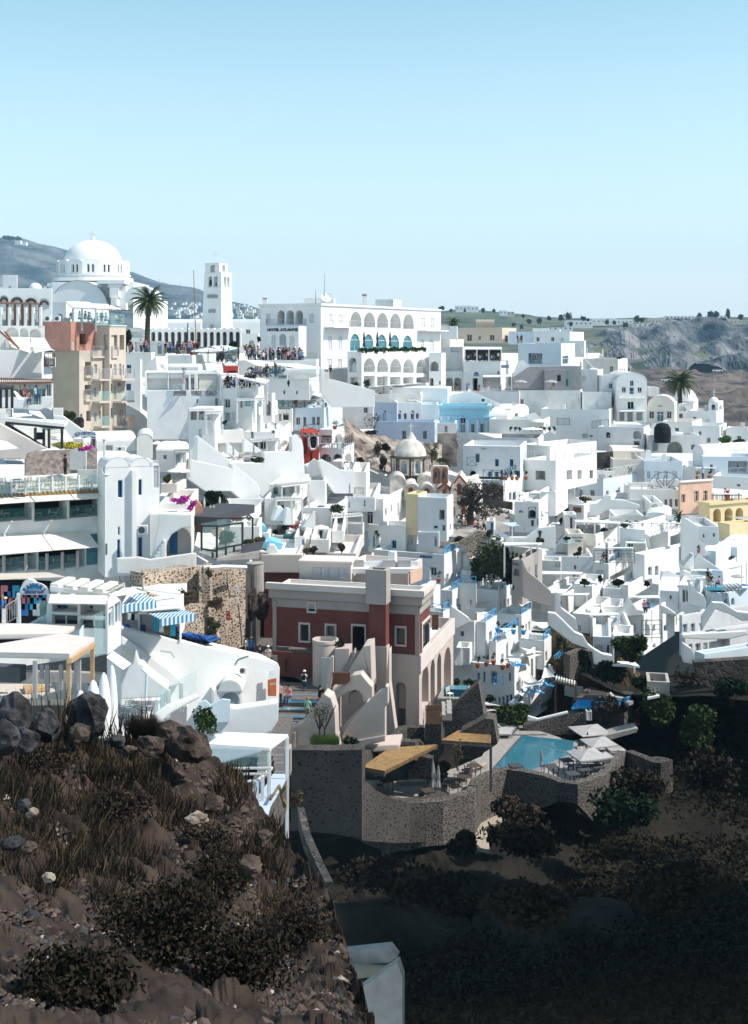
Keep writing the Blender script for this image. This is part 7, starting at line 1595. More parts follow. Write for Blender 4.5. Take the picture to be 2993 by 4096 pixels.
# ================= blue-railed cascade behind the red building =================
def deck(name,label,pts,z,th=.3,mat='paving',cat=None,kind=None,group=None):
 q=[at(x,y,1)for x,y in pts];q=[p*(z/p.z)for p in q];mb=MB();mb.hexa([p-Vc((0,0,th))for p in q],q);o=own(mb,name,label,cat,mat,group)
 return tag(o,kind=kind)if kind else o
crop(1400,2050)
for l,a,b,Y,h,rs in(('white cube house with blue window and small terrace doors',(150,462,572),(118,350),140,'F 345 382 232 295 b;R 475 492 240 298 Bw;R 505 525 215 300 d;R 537 552 235 290 w;F 192 205 195 290 B;F 218 256 268 315 B',''),('white wall house with painted blue name at top of cascade',(200,778,918),(350,760),134,'R 795 815 510 585 d;R 840 858 505 560 w','R'),('white terrace house behind painted name with upper blue rail',(548,838,972),(298,350),138,'','R'),('white glazed suite with blue doors under cream sail',(918,1040,1147),(485,640),136,'R 1045 1060 530 600 c;R 1072 1092 530 605 c;R 1105 1125 525 600 w','R'),('white shaded flank house beside cypress trees',(900,935,975),(345,500),139,'',''),('white balcony house with pair of terracotta pots',(752,845,928),(648,900),131,'F 805 822 720 780 h','R'),('white tall wall house with one small window in cascade',(880,1045,1050),(590,900),132,'F 995 1010 722 765 w;F 893 915 760 810 d','F'),('white suite with white-framed doors facing right',(1050,1228,1335),(645,830),133,'R 1240 1254 735 795 w;R 1268 1284 720 800 w;R 1300 1315 715 790 w','R'),('white house sliver directly behind red roof with blue rail',(560,690,748),(625,960),126,'F 702 720 700 760 b','F'),('white terrace house with blue rail touching red building',(600,770,825),(825,1110),124,'F 770 790 880 900 B','FR'),('white tower house with single square blue window',(850,1028,1048),(905,1400),122,'F 915 942 982 1022 b;F 848 868 898 945 B',''),('white narrow stack house with drainpipe and blue rail',(1030,1122,1215),(910,1400),122,'R 1150 1172 985 1060 w;R 1135 1150 1180 1230 s;R 1165 1180 1170 1230 s','R'),('white arched suite with sails and blue pots',(1212,1418,1502),(850,1100),128,'F 1235 1378 912 1015 Ao;R 1450 1462 920 985 w;R 1475 1490 900 980 w','R'),('white long suite with two blue rails below arched suite',(1150,1205,1400),(1065,1400),120,'R 1250 1270 1170 1225 w;R 1328 1350 1130 1230 s','R'),('white suite at edge of brown slope with blue rail',(1400,1605,1665),(1065,1300),124,'R 1615 1630 1150 1230 w','R')):
 H(l,a,b,Y,24,h,d=7);
 for f in rs:hrail(f,None,None,.75,'X','rail_blue')
 if 'painted' in l:lt_('SCIROCCO',630,358+8,15,133,24,'letter_blue',LAST.root,face_pt=fpt(LAST,'F',632,366),bold=.02)
H('ochre yellow cube house with cables beside church',(462,562,638),(-150,190),140,22,'R 588 605 100 175 s','yellow',name='yellow_house');H('small ochre annexe with a shop sign',(636,690,700),(80,180),139,12,'F 645 660 100 170 h','yellow',name='yellow_house')
H('white two-storey house between ochre cube and church',(560,800,855),(-120,240),137,16,'F 740 782 -20 60 o;F 765 788 105 150 w;R 825 838 95 150 d;F 695 725 110 132 k',d=6)
H('white parapet house with small terrace left of ochre cube',(-320,275,465),(-110,160),142,14,'',d=9);H('white house with slatted canopy and one window at left',(-240,100,118),(95,290),138,10,'F 30 55 178 260 w');H('white gate wall with flower pots below ochre cube',(565,735,740),(165,290),134,8,'F 700 718 200 280 d')
rail(-60,290,158,280,.8,'h','rail_blue',132,label='pale blue rail at left of blue window house');pot(232,255,133,'white flower urn by the blue window',1.5,'white')
slab('rubble_wall','pale rubble retaining wall under church square',[(830,260),(900,250),(1060,150),(1130,160),(1100,240),(990,400),(975,290)],136,0,1,'stone_pale')
H('white gate tower with blue door by church square',(1128,1190,1202),(70,200),137,3,'F 1160 1188 82 185 B',d=2.5);S_('long white garden wall right of gate tower',[(1190,200),(1200,140),(1330,205),(1460,205),(1560,130),(1700,110),(1700,300),(1190,260)],138,0,.6);sail('grey-blue sail over the ramp terrace',[(1240,85,138),(1340,120,136),(1410,112,138),(1370,80,141)],'sail_blue',(1,),ph=3)
H('white blocks stepping down beside cypress trees',(1170,1255,1270),(235,345),134,6);pg('white pergola room with planters above grey suites',[(1272,285,132),(1555,275,132),(1590,262,137),(1272,262,137)],3.2,'white',(0,1,.8),th=.2)
H('taupe flank wall house with script lettering and arches',(1340,1425,1590),(395,760),128,24,'F 1355 1400 465 525 Ah;F 1415 1458 625 700 h;F 1345 1357 600 640 Ah','taupe');lt_('hina',1348,425,24,127.5,24,'lettering',LAST.root,face_pt=fpt(LAST,'F',1368,425))
S_('long taupe sloping retaining wall of right suites',[(1425,400),(1470,490),(1560,560),(1660,650),(1660,780),(1530,740),(1430,700)],126,0,.8,mat='taupe')
for x,y,w_,h,l,m,n_ in((1190,560,260,350,'tall olive-green cypress mass beside the cascade',LO,3500),(1300,590,140,270,'dark evergreen beside the taupe wall',LD,2400),(1070,540,160,170,'green tree crown left of cypress mass','leaf',1500),(900,265,60,60,'small green bush by white gate wall','leaf',300),(1155,205,50,70,'small olive tree in front of gate tower',LO,200),(1565,262,60,60,'spiky yucca by the pergola room','leaf',200)):bush(x,y,w_,h,l,Y=134 if y>300 else 137,mat=m,n=n_,size=.22,name='tree' if n_>1000 else 'bush',cat='tree' if n_>1000 else 'shrub')
palm(1568,240,175,45,'small palm above the long garden wall',136,16,.08)
for x in(1240,1345,1380,1410):bush(x,388,28,60,'tall cactus-like plant in the pergola planter',Y=130,mat=LO,size=.12,n=90,group='plants in the pergola planter')
UC(661,470,585,'closed white parasol behind the red roof',CW,124);UC(895,495,560,'closed blue and white parasol on cascade','cushion_blue',133)
for l,p,po in(('cream sail at top right of cascade',((950,350,138),(1142,380,136),(985,385,134)),(1,)),('cream sail before the dark evergreen',((1110,535,134),(1230,560,132),(1330,532,135),(1150,530,138)),(1,2)),('cream sail mid cascade left',((960,790,130),(1080,845,128),(1140,790,130)),()),('cream sail mid cascade above blue rail',((1050,745,131),(1180,735,131),(1090,730,134)),()),('cream sail on slope side of cascade',((1325,710,130),(1420,780,127),(1498,738,130)),(2,)),('cream sail in front of arched suite',((1212,955,122),(1290,990,120),(1375,960,123)),()),('cream sail at right end of cascade',((1490,910,125),(1600,975,122),(1700,905,126)),()),('upper cream twin sail at lower cascade',((1405,1115,121),(1480,1165,119),(1600,1155,122)),()),('lower cream twin sail at lower cascade',((1405,1165,120),(1500,1210,118),(1590,1175,121)),())):sail(l,p,'canvas',po,ph=2)
S_('white diagonal stair wall in middle of cascade',[(825,790),(840,772),(980,870),(1000,900),(880,960),(830,900)],121,0,.5);stairs('white zigzag steps at foot of tower house',(862,1240),(925,1130),117,0,1.2,6);H('white stair block beside the zigzag steps',(880,990,1010),(1120,1260),117,10,d=3)
for x,y,l in((735,580,'terracotta trough on cascade left of rail'),(1220,990,'bright blue pot left of arched suite'),(1352,1005,'bright blue pot with a round bush'),(1435,1010,'small blue pot near the slope')):pot(x,y,119 if y>900 else 126,l,1.1,'terracotta' if 'terra' in l else 'rail_blue')
crop(1700,2600,1.652)
H('white terrace house row with roof pots at foot of cascade',(195,592,828),(108,385),117,22,'F 348 362 150 205 B;F 388 400 145 215 B;F 438 480 145 225 B;F 555 568 155 205 w;F 462 472 320 345 w;F 488 500 315 355 c;F 512 526 310 365 c;F 538 554 302 380 B;F 562 578 295 350 b;R 605 622 210 270 c;R 638 650 205 280 s;R 668 684 195 255 s;R 715 730 190 240 s;R 770 785 165 215 s',d=9)
H('white triple garage block with open bays and blue rail',(592,688,925),(318,470),113,30,'R 695 762 352 460 o;R 768 845 335 445 o;R 850 918 320 430 o');hrail('R',None,None,.8,'X','rail_blue')
H('white end house of cascade with blue balcony',(815,858,915),(105,200),120,24,'R 875 886 135 180 w');hrail('R',None,None,.9,'X','rail_blue');rail(455,245,522,232,.9,'X','rail_blue',114,label='blue crossed rail before black parasol door')
UC(460,130,225,'closed black parasol before the blue doors','canvas_dark',114.5)
for i,(x,y)in en(((350,120),(408,108),(455,98),(513,130),(552,120))):pot(x,y,116.5,'bushy plant in terracotta pot on cascade roof',1.1,group='roof pots of the cascade')
for l,p in(('large cream sail hanging before lower suites, left',((640,255,111),(672,125,117),(772,230,112))),('large cream sail hanging before lower suites, right',((770,190,113),(790,100,118),(865,180,113)))):sail(l,p,'canvas',(),ph=2)
for i,(x,y)in en(((590,112),(612,110),(632,105),(760,290),(662,290),(822,245))):LG(x,y,115 if y<200 else 112,1,'blue lounger on the lower cascade terraces','rail_blue','rail_blue','blue loungers on the cascade',.45)
pg('slatted cane pergola with turquoise cloth beside small pool',[(862,205,112),(1000,240,111),(1003,212,116),(870,168,117)],4.2,'canvas',(0,1),slats=8,pmat='wood');slab('turquoise_wall','turquoise wall panel under slatted cane pergola',[(925,262),(930,235),(1048,245),(1045,318),(1000,320),(925,300)],115,0,.2,'pale_blue')
SP=H('dark stone pool block with small windows above ravine',(972,1282,1378),(375,545),108,26,'R 1308 1322 385 425 c;R 1360 1366 370 390 c;R 1325 1338 458 538 d','stone_rough',name='pool_block',roof='o',d=7)
deck('pool_water','bright blue water of small rectangular pool',[(970,378),(1180,362),(1176,334),(1010,326)],-31.9,.2,'water_blue','pool');rail(1125,388,1252,378,.55,'X','rail_blue',108,label='blue crossed rail at front of small pool');rail(1284,370,1378,340,.55,'X','rail_blue',107.5,112,label='blue crossed rail at right corner of small pool')
slab('stone_wall','low dark stone wall behind small pool',[(1050,330),(1050,285),(1378,308),(1378,345)],114,0,.5,'stone_rough');deck('pool_deck',None,[(1050,330),(1290,372),(1378,335),(1050,315)],-32,.3,'grey_render',kind='structure')
for i,x in en((1195,1222,1245,1265)):LG(x,352-i*8,110.5,1,'grey lounger beside the small blue pool',CG,CG,'loungers by the small pool',.65)
slab('stone_wall','dark stone retaining wall left of small pool',[(655,560),(655,500),(750,470),(948,420),(1070,412),(1072,560)],108,0,.8,'stone_wall');H('narrow white door bay in dark stone wall by small pool',(1070,1104,1108),(405,465),107.5,0,'F 1078 1100 412 462 c',d=2);S_('white sloped parapet stepping along stone block',[(682,470),(750,468),(948,420),(945,408),(750,456),(682,436)],106.5,0,.3)
slab('stone_ledge','low pale ledge wall below pool block',[(1100,590),(1390,520),(1410,520),(1400,545),(1110,625)],104,0,1.5,'concrete')
bush(560,500,300,140,'dense green hedge growing between stone walls',Y=109,mat='leaf',size=.22,n=2600);bush(430,345,60,50,'small green shrub against the white suites',Y=112,mat='leaf',size=.15);pot(632,378,112,'white pot with spiky plant by garage block',1.3,'white')
sail('white low sail at end of long hedge, upper',[(380,360,104),(505,370,104),(380,340,108)],CW,(),ph=1);sail('white low sail at end of long hedge, lower',[(385,410,102),(475,400,103),(390,380,106)],CW,(),ph=1)
# ================= pool terrace =================
ZD=-34.0
deck('pool_terrace',None,[(0,1000),(330,925),(560,790),(760,825),(1010,880),(1240,800),(1330,660),(1240,600),(960,600),(650,500),(460,480),(380,700),(200,780),(-150,880),(-560,780),(-420,980)],ZD,.5,'paving',kind='structure')
deck('swimming_pool','large angular infinity pool with turquoise water on stone terrace',[(450,790),(650,565),(985,600),(975,680),(630,825)],ZD+.35,.3,'water_shade','pool')
deck('pool_edge',None,[(438,795),(445,790),(648,562),(640,560)],ZD+.36,.4,'dark_grey',kind='structure');mb=MB()
q=[at(x,y,1)for x,y in((630,825),(975,680),(985,600))];q=[p*((ZD+.33)/p.z)for p in q]
for a,b in zip(q,q[1:]):mb.hexa([a-Vc((0,0,1.2)),b-Vc((0,0,1.2)),b+Vc((.4,.3,-1.2)),a+Vc((.4,.3,-1.2))],[a,b,b+Vc((.4,.3,0)),a+Vc((.4,.3,0))])
own(mb,'pool_ledge','dark raised rim of the infinity pool','pool rim','grey_render')
def YW(y,z):return z*F/(HZ-py(y))
def wl(label,pts,dz,yb,mat='stone_wall',th=.7,side=1,Y=None):return rwall('stone_wall',label,[(x,y,YW(y,ZD+dz))for x,y in pts],yb,th,mat,side=side)
wl('long curved dry-stone retaining wall in front of dining terrace',[(-420,925),(-290,975),(-130,1010),(0,1010),(120,1000),(330,935),(350,890),(370,855),(450,815),(545,788),(640,805),(740,822),(840,850),(880,872),(1010,888),(1110,860),(1200,822),(1250,760),(1330,668)],.8,[1340,1350,1330,1300,1290,1280,1275,1280,1230,1160,1120,1060,1020,1000,1020,1130,1080,960,880])
wl('dark round bastion wall at right end of terrace',[(1330,668),(1420,705),(1500,740),(1560,745),(1620,735),(1640,728)],.8,[880,900,910,930,950,930],'stone_dark')
wl('dark inner rim of round bastion wall',[(1640,728),(1600,712),(1540,705),(1480,708)],.8,[760,745,740,745],'stone_dark',.4)
for i,(x,ya,yb,w_)in en(((1092,505,600,270),(1150,580,690,235),(1075,645,820,265),(1190,665,790,110))):UO(x,ya,yb,w_,['large grey parasol at back of pool terrace','large grey parasol in middle of pool terrace','large grey parasol nearest the pool','pale parasol partly hidden at right of pool terrace'][i],CG,YW(yb,ZD),1)
UC(771,658,815,'closed dark parasol standing at near pool edge',CG,97);UC(1075,535,620,'closed dark parasol behind the grey parasols','canvas_dark',104)
for i,(x,y,a)in en(((935,790,0),(835,830,0),(1190,760,1),(1170,790,1),(1140,830,1),(1050,850,1),(975,880,1),(600,825,1))):TB(x,y+12,YW(y+12,ZD),.3,'dark teal table on pool dining deck','iron','canvas_dark','teal tables by the pool',1.2);CH(x+28,y+14,YW(y+14,ZD),1.5,'dark chair on the pool dining deck','chair_dark','dark chairs by the pool')
for i,(x,y)in en(((1065,762),(1100,715),(1130,700),(1240,690),(1160,700))):LG(x,y,YW(y,ZD),1.5,'taupe lounger under the grey parasols',CG,CG,'taupe loungers by the pool')
for i in range(4):LG(500+i*10,580-i*14,YW(580-i*14,ZD),1.6,'low grey lounger at back left of pool','grey_render',CG,'loungers at the back of the pool')
for i,(x,y)in en(((325,830),(290,865),(260,905),(175,945),(20,1000),(-255,935))):TB(x,y,YW(y,ZD),.4,'small dining table along curved stone wall','chair_dark','chair_dark','dining tables along the stone wall',1.1);CH(x-45,y-4,YW(y-4,ZD),1.6,'brown dining chair along curved stone wall','chair_dark','dining chairs along the stone wall');CH(x-10,y-28,YW(y-28,ZD),3.1,'brown dining chair along curved stone wall','chair_dark','dining chairs along the stone wall')
for i,x in en((350,372,384,395)):TB(x,800-i*8,YW(800-i*8,ZD),.4,'pale bar stool by the pool steps','chair_wood','chair_wood','bar stools by the pool',.45)
for x,y0,y1,l in((55,735,965,'left one of two dark parasols furled by dining terrace'),(90,755,960,'right one of two dark parasols furled by dining terrace')):UC(x,y0,y1,l,CG,93)
for l,p,Y in(('angled stone wall flanking steps left of pool',[(108,480),(225,330),(355,215),(362,260),(395,460),(260,530),(230,640),(108,620)],97),('lower stone wall block behind cane pergola',[(230,545),(400,452),(455,460),(480,620),(330,720),(230,720)],95),('stone wall beside the slatted timber gate',[(0,490),(108,490),(108,700),(60,740),(0,640)],93.5)):slab('stone_wall',l,p,Y,12,1.6,'stone_wall' if Y>94 else 'stone_dark')
pg('cane-roofed pergola beside the pool',[(110,612,93),(440,634,92.3),(440,560,95.2),(220,548,95.6)],3.4,'cane',(1,),slats=40,th=.2,pmat='dark_grey');pg('large angular cane-roofed bar pergola on stone wall',[(-416,795,86),(-264,823,85.2),(83,646,90.8),(-230,668,90)],3.4,'cane',(),slats=50,th=.25,pmat='dark_grey')
bar=MB();a,b=at(-400,860,91),at(-110,690,91);bar.box(a.x,b.x,91,94,a.z,b.z);own(bar,'bar_room','dark glazed bar room under angular cane pergola','bar','glass_dark')
slab('stone_wall','rubble wall right of dark bar room',[(-110,860),(-130,680),(50,720),(40,850)],92.5,10,.8,'stone_dark');bush(115,860,110,120,'green shrub between the two cane pergolas',Y=94,mat='leaf',size=.14);deck('planter_bed',None,[(-190,870),(40,865),(30,850),(-180,852)],ZD+.3,.3,'paving',kind='structure');bush(20,862,90,26,'low green planting along dining terrace steps',Y=93.5,mat='leaf_bright',size=.1);bush(215,780,110,200,'thin bare young tree before cane pergola',Y=92,mat='dry',size=.1,n=160)
wg=MB()
for i in range(22):c=at(4+i*5,365,92.6);e=at(4+i*5,490,92.6);wg.box(c.x,c.x+.045,92.6,92.66,e.z,c.z)
wg.box(at(2,0,92.6).x,at(112,0,92.6).x,92.665,92.72,at(0,400,92.6).z,at(0,396,92.6).z);own(wg,'slatted_gate','brown slatted timber gate beside the arcade','gate','wood')
deck('upper_terrace',None,[(80,330),(215,330),(340,240),(120,235)],-29.3,1,'paving',kind='structure');deck('plunge_pool','narrow plunge pool behind the deckchair',[(125,258),(272,262),(285,236),(128,232)],-28.2,.6,'water_shade','pool');CH(165,325,99,.8,'cream canvas deckchair by the plunge pool',CW,sc=1.0)
for x in(210,280,320):bush(x,232,60,45,'spiky agave behind the plunge pool',Y=104,mat='leaf',size=.14,n=140,group='agaves behind the plunge pool')
for i in range(3):stairs('grey steps beside the slatted timber gate' if i==0 else 'grey steps beside the arcade, '+('middle' if i==1 else 'top'),(115,440-i*30),(180,420-i*30),94+i*1.4,0,1.2,2,'concrete')
# ================= red building =================
crop(1000,2500)
RB=H('large dark red building with taupe trim and flat cream roof',(190,1398,1488),(-240,251),98,15,'F 412 490 -12 132 x;F 630 705 -4 125 x;F 478 545 -185 -108 x;F 845 952 5 225 AK;F 1205 1288 18 165 x;R 1422 1478 -10 190 x;R 1446 1460 -180 -105 x','red_render',roof='p',par=.35,d=10,name='red_building',rmat='white',trim=[(.02,.5,.5,'pink_cream'),(.75,.73,.28,'taupe'),(1.5,.74,.06,'taupe')])
def cream_top(B):
 me=next(c for c in B.root.children if c.name.startswith('wall')).data;me.materials.append(M('pink_cream'))
 for p in me.polygons:
  if p.center.z>B.top-.3:p.material_index=1
bpy.context.view_layer.update();cream_top(RB)
def tr(B,f,x0,x1,y0,y1,pr=.07,m='pink_cream',nm='trim'):
 u0,z0=B.loc(f,x0,y1);u1,_=B.loc(f,x1,y1);_,z1=B.loc(f,(x0+x1)/2,y0);u0=max(u0,-B.W);
 return(MB().box(u0,u1,-pr,-.004,z0,z1)if f=='F' else MB().box(.004,pr,u0,u1,z0,z1)).bd(nm,m,B.root)
def surround(B,f,x0,x1,y0,y1,e=14):
 tr(B,f,x0,x0+e,y0+e,y1-e);tr(B,f,x1-e,x1,y0+e,y1-e);tr(B,f,x0,x1,y0,y0+e,.072);tr(B,f,x0,x1,y1-e,y1,.09)
for a in((402,501,-21,143),(619,717,-11,135),(471,552,-192,-101),(836,962,-8,226),(1197,1296,8,174)):surround(RB,'F',*a)
surround(RB,'R',1416,1484,-24,204,8)
for x in(190,1366):tr(RB,'F',x,x+34,-200,251,.1,'taupe','corner_pilaster')
RL_=H('red lower wall of red building beside stepped lane',(190,700,706),(251,560),97.8,15,'F 288 332 275 390 Ak','red_render',roof='o',d=9,name='red_building');tr(RL_,'F',190,226,251,560,.1,'taupe','corner_pilaster')
RW=H('pale lower wing of red building with tall arcade along its side',(700,1398,1681),(252,1010),97.9,15,'F 1205 1288 475 900 Ao;R 1420 1476 338 670 Ao;R 1492 1527 288 665 Ao;R 1547 1580 240 640 Ao;R 1602 1660 190 560 Ao','rosy',roof='p',par=.9,d=26,name='red_building',rmat='white');tr(RW,'R',1398,1681,236,252,.14)
for z,l,(x0,xc,x1),(ya,yb),m,Y in((0,'cap',(956,1125,1162),(-449,-164),'taupe',96.3),(1,'shaft',(985,1122,1150),(-164,182),'red_render',96.5),(2,'foot',(985,1130,1155),(182,960),'rosy',96.4)):
 o=H('square chimney tower of red building, '+l,(x0,xc,x1),(ya,yb),Y,15,'',m,roof='p' if z==0 else 'o',d=2,name='chimney_tower')
slab('tower_buttress','flared plaster buttress at foot of chimney tower',[(1115,940),(1118,500),(1150,190),(1150,480),(1205,900),(1210,940)],95.4,15,.8,'rosy')
crop(600,2050)
R2=H('red rear wing with broad cream cornice behind red building',(944,1232,1300),(345,1100),112,-4,'','red_render',roof='p',par=.3,d=9,name='red_building',rmat='white',trim=[(1.6,1.6,.3,'pink_cream')]);cream_top(R2);
H('cream roof room of red building with four shutters',(1235,1660,1700),(428,560),105,8,'F 1343 1405 452 528 s;F 1410 1470 452 528 s;F 1476 1556 456 532 s;F 1560 1640 458 535 s','pink_cream',roof='f',d=6,name='roof_room',rmat='pink_cream');H('long cream rear parapet of red building',(905,1700,1760),(338,430),116,3,'','pink_cream',d=8,rmat='white')
crop(1400,2050)
H('cream walled roof terrace with sofa on red building',(-10,480,600),(440,600),107,22,'','pink_cream',d=7,rmat='white');H('salmon end wall of the roof terrace',(485,500,598),(488,592),104,30,'','salmon_pale',roof='o',d=3)
so_=empty('outdoor_sofa',at(250,505,106));tag(so_,'white outdoor sofa with grey cushions on red building roof','sofa');MB().box(-3.2,3.2,-.5,.5,.1,.5).bd('base',CW,so_);MB().box(-3.2,3.2,.5,.7,.1,.95).bd('backrest',CW,so_)
for x in(-2.5,.2,1.5):MB().box(x,x+1.1,.2,.48,.5,1.1).bd('cushion',CG,so_)
sl2=MB()
for i in range(9):c=at(678+i*6,845,101.5);e=at(678+i*6,970,101.5);sl2.box(c.x,c.x+.06,101.5,101.6,e.z,c.z)
sl2.box(at(676,0,101.5).x,at(730,0,101.5).x,101.61,101.66,at(0,970,101.5).z,at(0,962,101.5).z);own(sl2,'slatted_screen','dark slatted timber screen on wing terrace','screen','wood')
crop(1000,2500)
G_=lambda nm,l,p,Y,t=.5,m='rosy',th=8:slab(nm,l,p,Y,th,t,m)
rc=MB();c=at(622,540,96.5);R1=at(718,0,94).x-c.x;rc.lathe([(R1,0),(R1,at(0,150,96.5).z-c.z),(R1*1.05,at(0,140,96.5).z-c.z),(R1*1.05,at(0,115,96.5).z-c.z),(R1*.9,at(0,115,96.5).z-c.z),(R1*.9,at(0,150,96.5).z-c.z),(.01,at(0,150,96.5).z-c.z)],28,c);o=own(rc,'round_bay','rounded cream bay at foot of red wall','bay','rosy')
db=MB();a,b=at(592,530,94.2),at(668,272,94.2);db.box(a.x,b.x,94.2,94.35,a.z,b.z);own(db,'bay_door','grey door in the rounded cream bay','door','door_grey')
G_('planter_box','cream box planter holding dry flowers by stairs',[(700,400),(700,200),(818,195),(818,380),(755,400)],94.5,1.6);bush(755,200,100,90,'dried flowers and cactus in box planter',Y=95,mat='dead',size=.1,n=380)
stairs('grey upper steps leading to open door of red building',(765,390),(875,232),93.8,0,1.6,8,'taupe')
for l,p,Y,t in(('big cream stair wing sweeping down to stepped lane',[(310,1030),(310,890),(440,815),(520,700),(610,572),(668,606),(700,720),(708,930),(735,1000),(735,1030)],88.6,1.6),('thin cream stair parapet rising to rounded bay',[(610,572),(640,430),(668,262),(688,262),(686,400),(650,574)],91.5,.35),('arched cream flying parapet above garden stairs',[(662,610),(662,575),(845,420),(915,408),(975,480),(1008,515),(1008,625),(935,640),(930,590),(905,548),(865,538),(800,560),(740,600),(700,640)],91.2,1.2),('cream wall rising to the chimney tower',[(820,425),(812,385),(880,270),(935,180),(995,170),(1010,600),(1008,515),(915,408)],93,2.4),('large cream lower stair wall in front of tower',[(765,1010),(765,912),(830,820),(900,735),(1000,620),(1070,556),(1118,545),(1118,505),(1138,515),(1138,660),(1115,672),(1115,945),(960,950),(870,1010)],89.2,.9)):G_('stair_wall',l,p,Y,t)
BK=H('recessed cream wall with grey arched window behind garden stairs',(700,1010,1012),(560,940),93.2,8,'F 818 880 540 650 Aw','rosy',roof='o',d=1.5,name='recessed_wall');G_('pillar','cream pillar beside the garden stairs',[(700,900),(700,640),(740,600),(740,900)],92,.8)
stairs('sawtooth garden steps climbing between cream stair walls',(706,945),(985,640),90.2,8,2.2,12,'rosy',name='garden_stairs')
ws=MB()
for i in range(16):c=at(682+i*9,395,91);e=at(682+i*9,488-max(0,i-11)*6,91);ws.box(c.x,c.x+.1,90.9,91,e.z,c.z)
ws.box(at(680,0,91).x,at(826,0,91).x,90.92,91.06,at(0,396,91).z,at(0,390,91).z);own(ws,'timber_fence','brown slatted timber fence between stair walls','fence','wood')
H('low cream gate pier with grey door by lane',(310,372,376),(892,1030),88,4,'','taupe',d=2,name='gate_pier')
for x,l in((575,'bare pruned tree on green patch, left'),(618,'bare pruned tree on green patch, right')):
 t=empty('bare_tree',at(x,1000,86.8));tag(t,l,'tree');mb=MB();mb.tube((0,0,-.2),(0,0,1.2),.07,.05,6)
 for k in range(16):a=random.random()*6.28;m_=Vc((.4*cos(a),.4*sin(a),1.9));mb.tube((0,0,1.1),m_,.03,.02,4);mb.tube(m_,m_+Vc((.4*cos(a),.3*sin(a),.9)),.018,.01,3)
 mb.bd('trunk','bark',t);mb=MB();leaves(mb,Vc((0,0,2.2)),.9,.9,.8,70,.08,8);mb.bd('crown','leaf',t)
gp=MB()
for i in range(3000):c=at(ru(510,730),ru(985,1020),86+random.random()*1.5);gp.face([c,c+Vc((.03,0,0)),c+Vc((random.gauss(0,.12),random.gauss(0,.1),ru(.3,.9)))])
tag(own(gp,'grass','bright green tufted grass under bare pruned trees',None,'leaf_bright'),kind='stuff')
bush(845,1020,150,90,'prickly pear cactus beside the stone wall',Y=87,mat='leaf',size=.28,n=160);bush(900,945,110,55,'leafy shrubs in the curved bed, left',Y=89.8,mat=LO,size=.12);bush(1010,940,90,60,'leafy shrubs in the curved bed, right',Y=89.8,mat=LO,size=.12)
G_('bed_wall','low curved cream bed wall with shrubs',[(830,990),(900,955),(1115,915),(1115,960),(900,1010)],89,.3)
deck('garden_ground',None,[(310,1040),(1230,990),(1260,900),(730,940),(420,960)],-29.2,.4,'rosy',kind='structure')
def wl2(label,pts,yb,mat,th=.8):return rwall('stone_wall',label,pts,yb,th,mat)
wl2('tall dark spotted retaining wall under red building garden',[(340,1035,85),(640,1035,84),(925,1032,83.6)],[1700,1720,1760],'stone_spots',1.2);wl2('dark spotted curved wall below dining terrace',[(925,1250,84),(1040,1365,85.5),(1180,1430,87),(1320,1475,88.5),(1500,1465,89.5),(1660,1400,91)],[1780,1790,1800,1800,1790,1760],'stone_spots',1.2)
wl2('dark rubble wall returning toward bar pergola',[(925,1250,84.2),(925,1100,84.5),(1080,960,93),(1140,955,95)],[1300,1300,1240,1200],'stone_dark');wl2('low dark rubble wall behind bar pergola',[(1110,962,91),(1365,970,91),(1400,955,93),(1440,1000,93)],1120,'stone_dark');wl2('dark rubble pier by the arched doorway',[(1225,950,92),(1300,850,95),(1445,850,95)],990,'stone_dark')
LN=[(480,97),(535,95),(575,93.5),(625,92),(685,91.6),(750,90.8),(810,90),(880,89.2),(945,84),(1010,82),(1075,80.5),(1140,79),(1210,77.5),(1290,76),(1360,74.5),(1440,73)]
lane=empty('stepped_lane',at(380,900,86));tag(lane,'long donkey stairway with blue painted risers and white lettering','stairway');zz=None
for i,(y,Y)in en(LN):
 z=at(0,y,Y).z;Yb=LN[i-1][1]if i else Y+6;xa,xb=(215,(622,612,600,570,528,485,440,330)[i])if y<900 else(60,315)if y<1250 else(20,240)
 a,b=at(xa,y,Y).x,at(xb,y,Y).x;put(MB().box(a,b,Y,Yb-.01,z-1.5,z),'step','shaded_cobble',lane);put(MB().box(a,b,Y-.03,Y-.002,z-.15,z+.01),'riser','roof_blue' if i<8 else 'grey_blue',lane)
for t,x,y,Y in(('DONKEY STATION',430,688,91.5),('518',465,568,93.4),('519',455,624,91.9),('525',390,816,89.9),('521',435,757,90.7)):lt_(t,x,y,10,Y,0,'white',lane)
mb=MB();a=at(330,690,91.5);mb.box(a.x,a.x+.7,91.45,91.48,a.z-.03,a.z+.03);mb.face([(a.x-.3,91.45,a.z),(a.x,91.45,a.z+.12),(a.x,91.45,a.z-.12)]);put(mb,'arrow_mark','white',lane)
deck('lane_landing',None,[(-60,300),(190,330),(560,540),(215,500),(-60,480)],at(0,480,97).z,.3,'shaded_cobble',kind='structure');deck('upper_lane',None,[(-300,180),(200,330),(640,300),(230,60),(-200,60)],at(0,300,104).z,.3,'shaded_cobble',kind='structure')
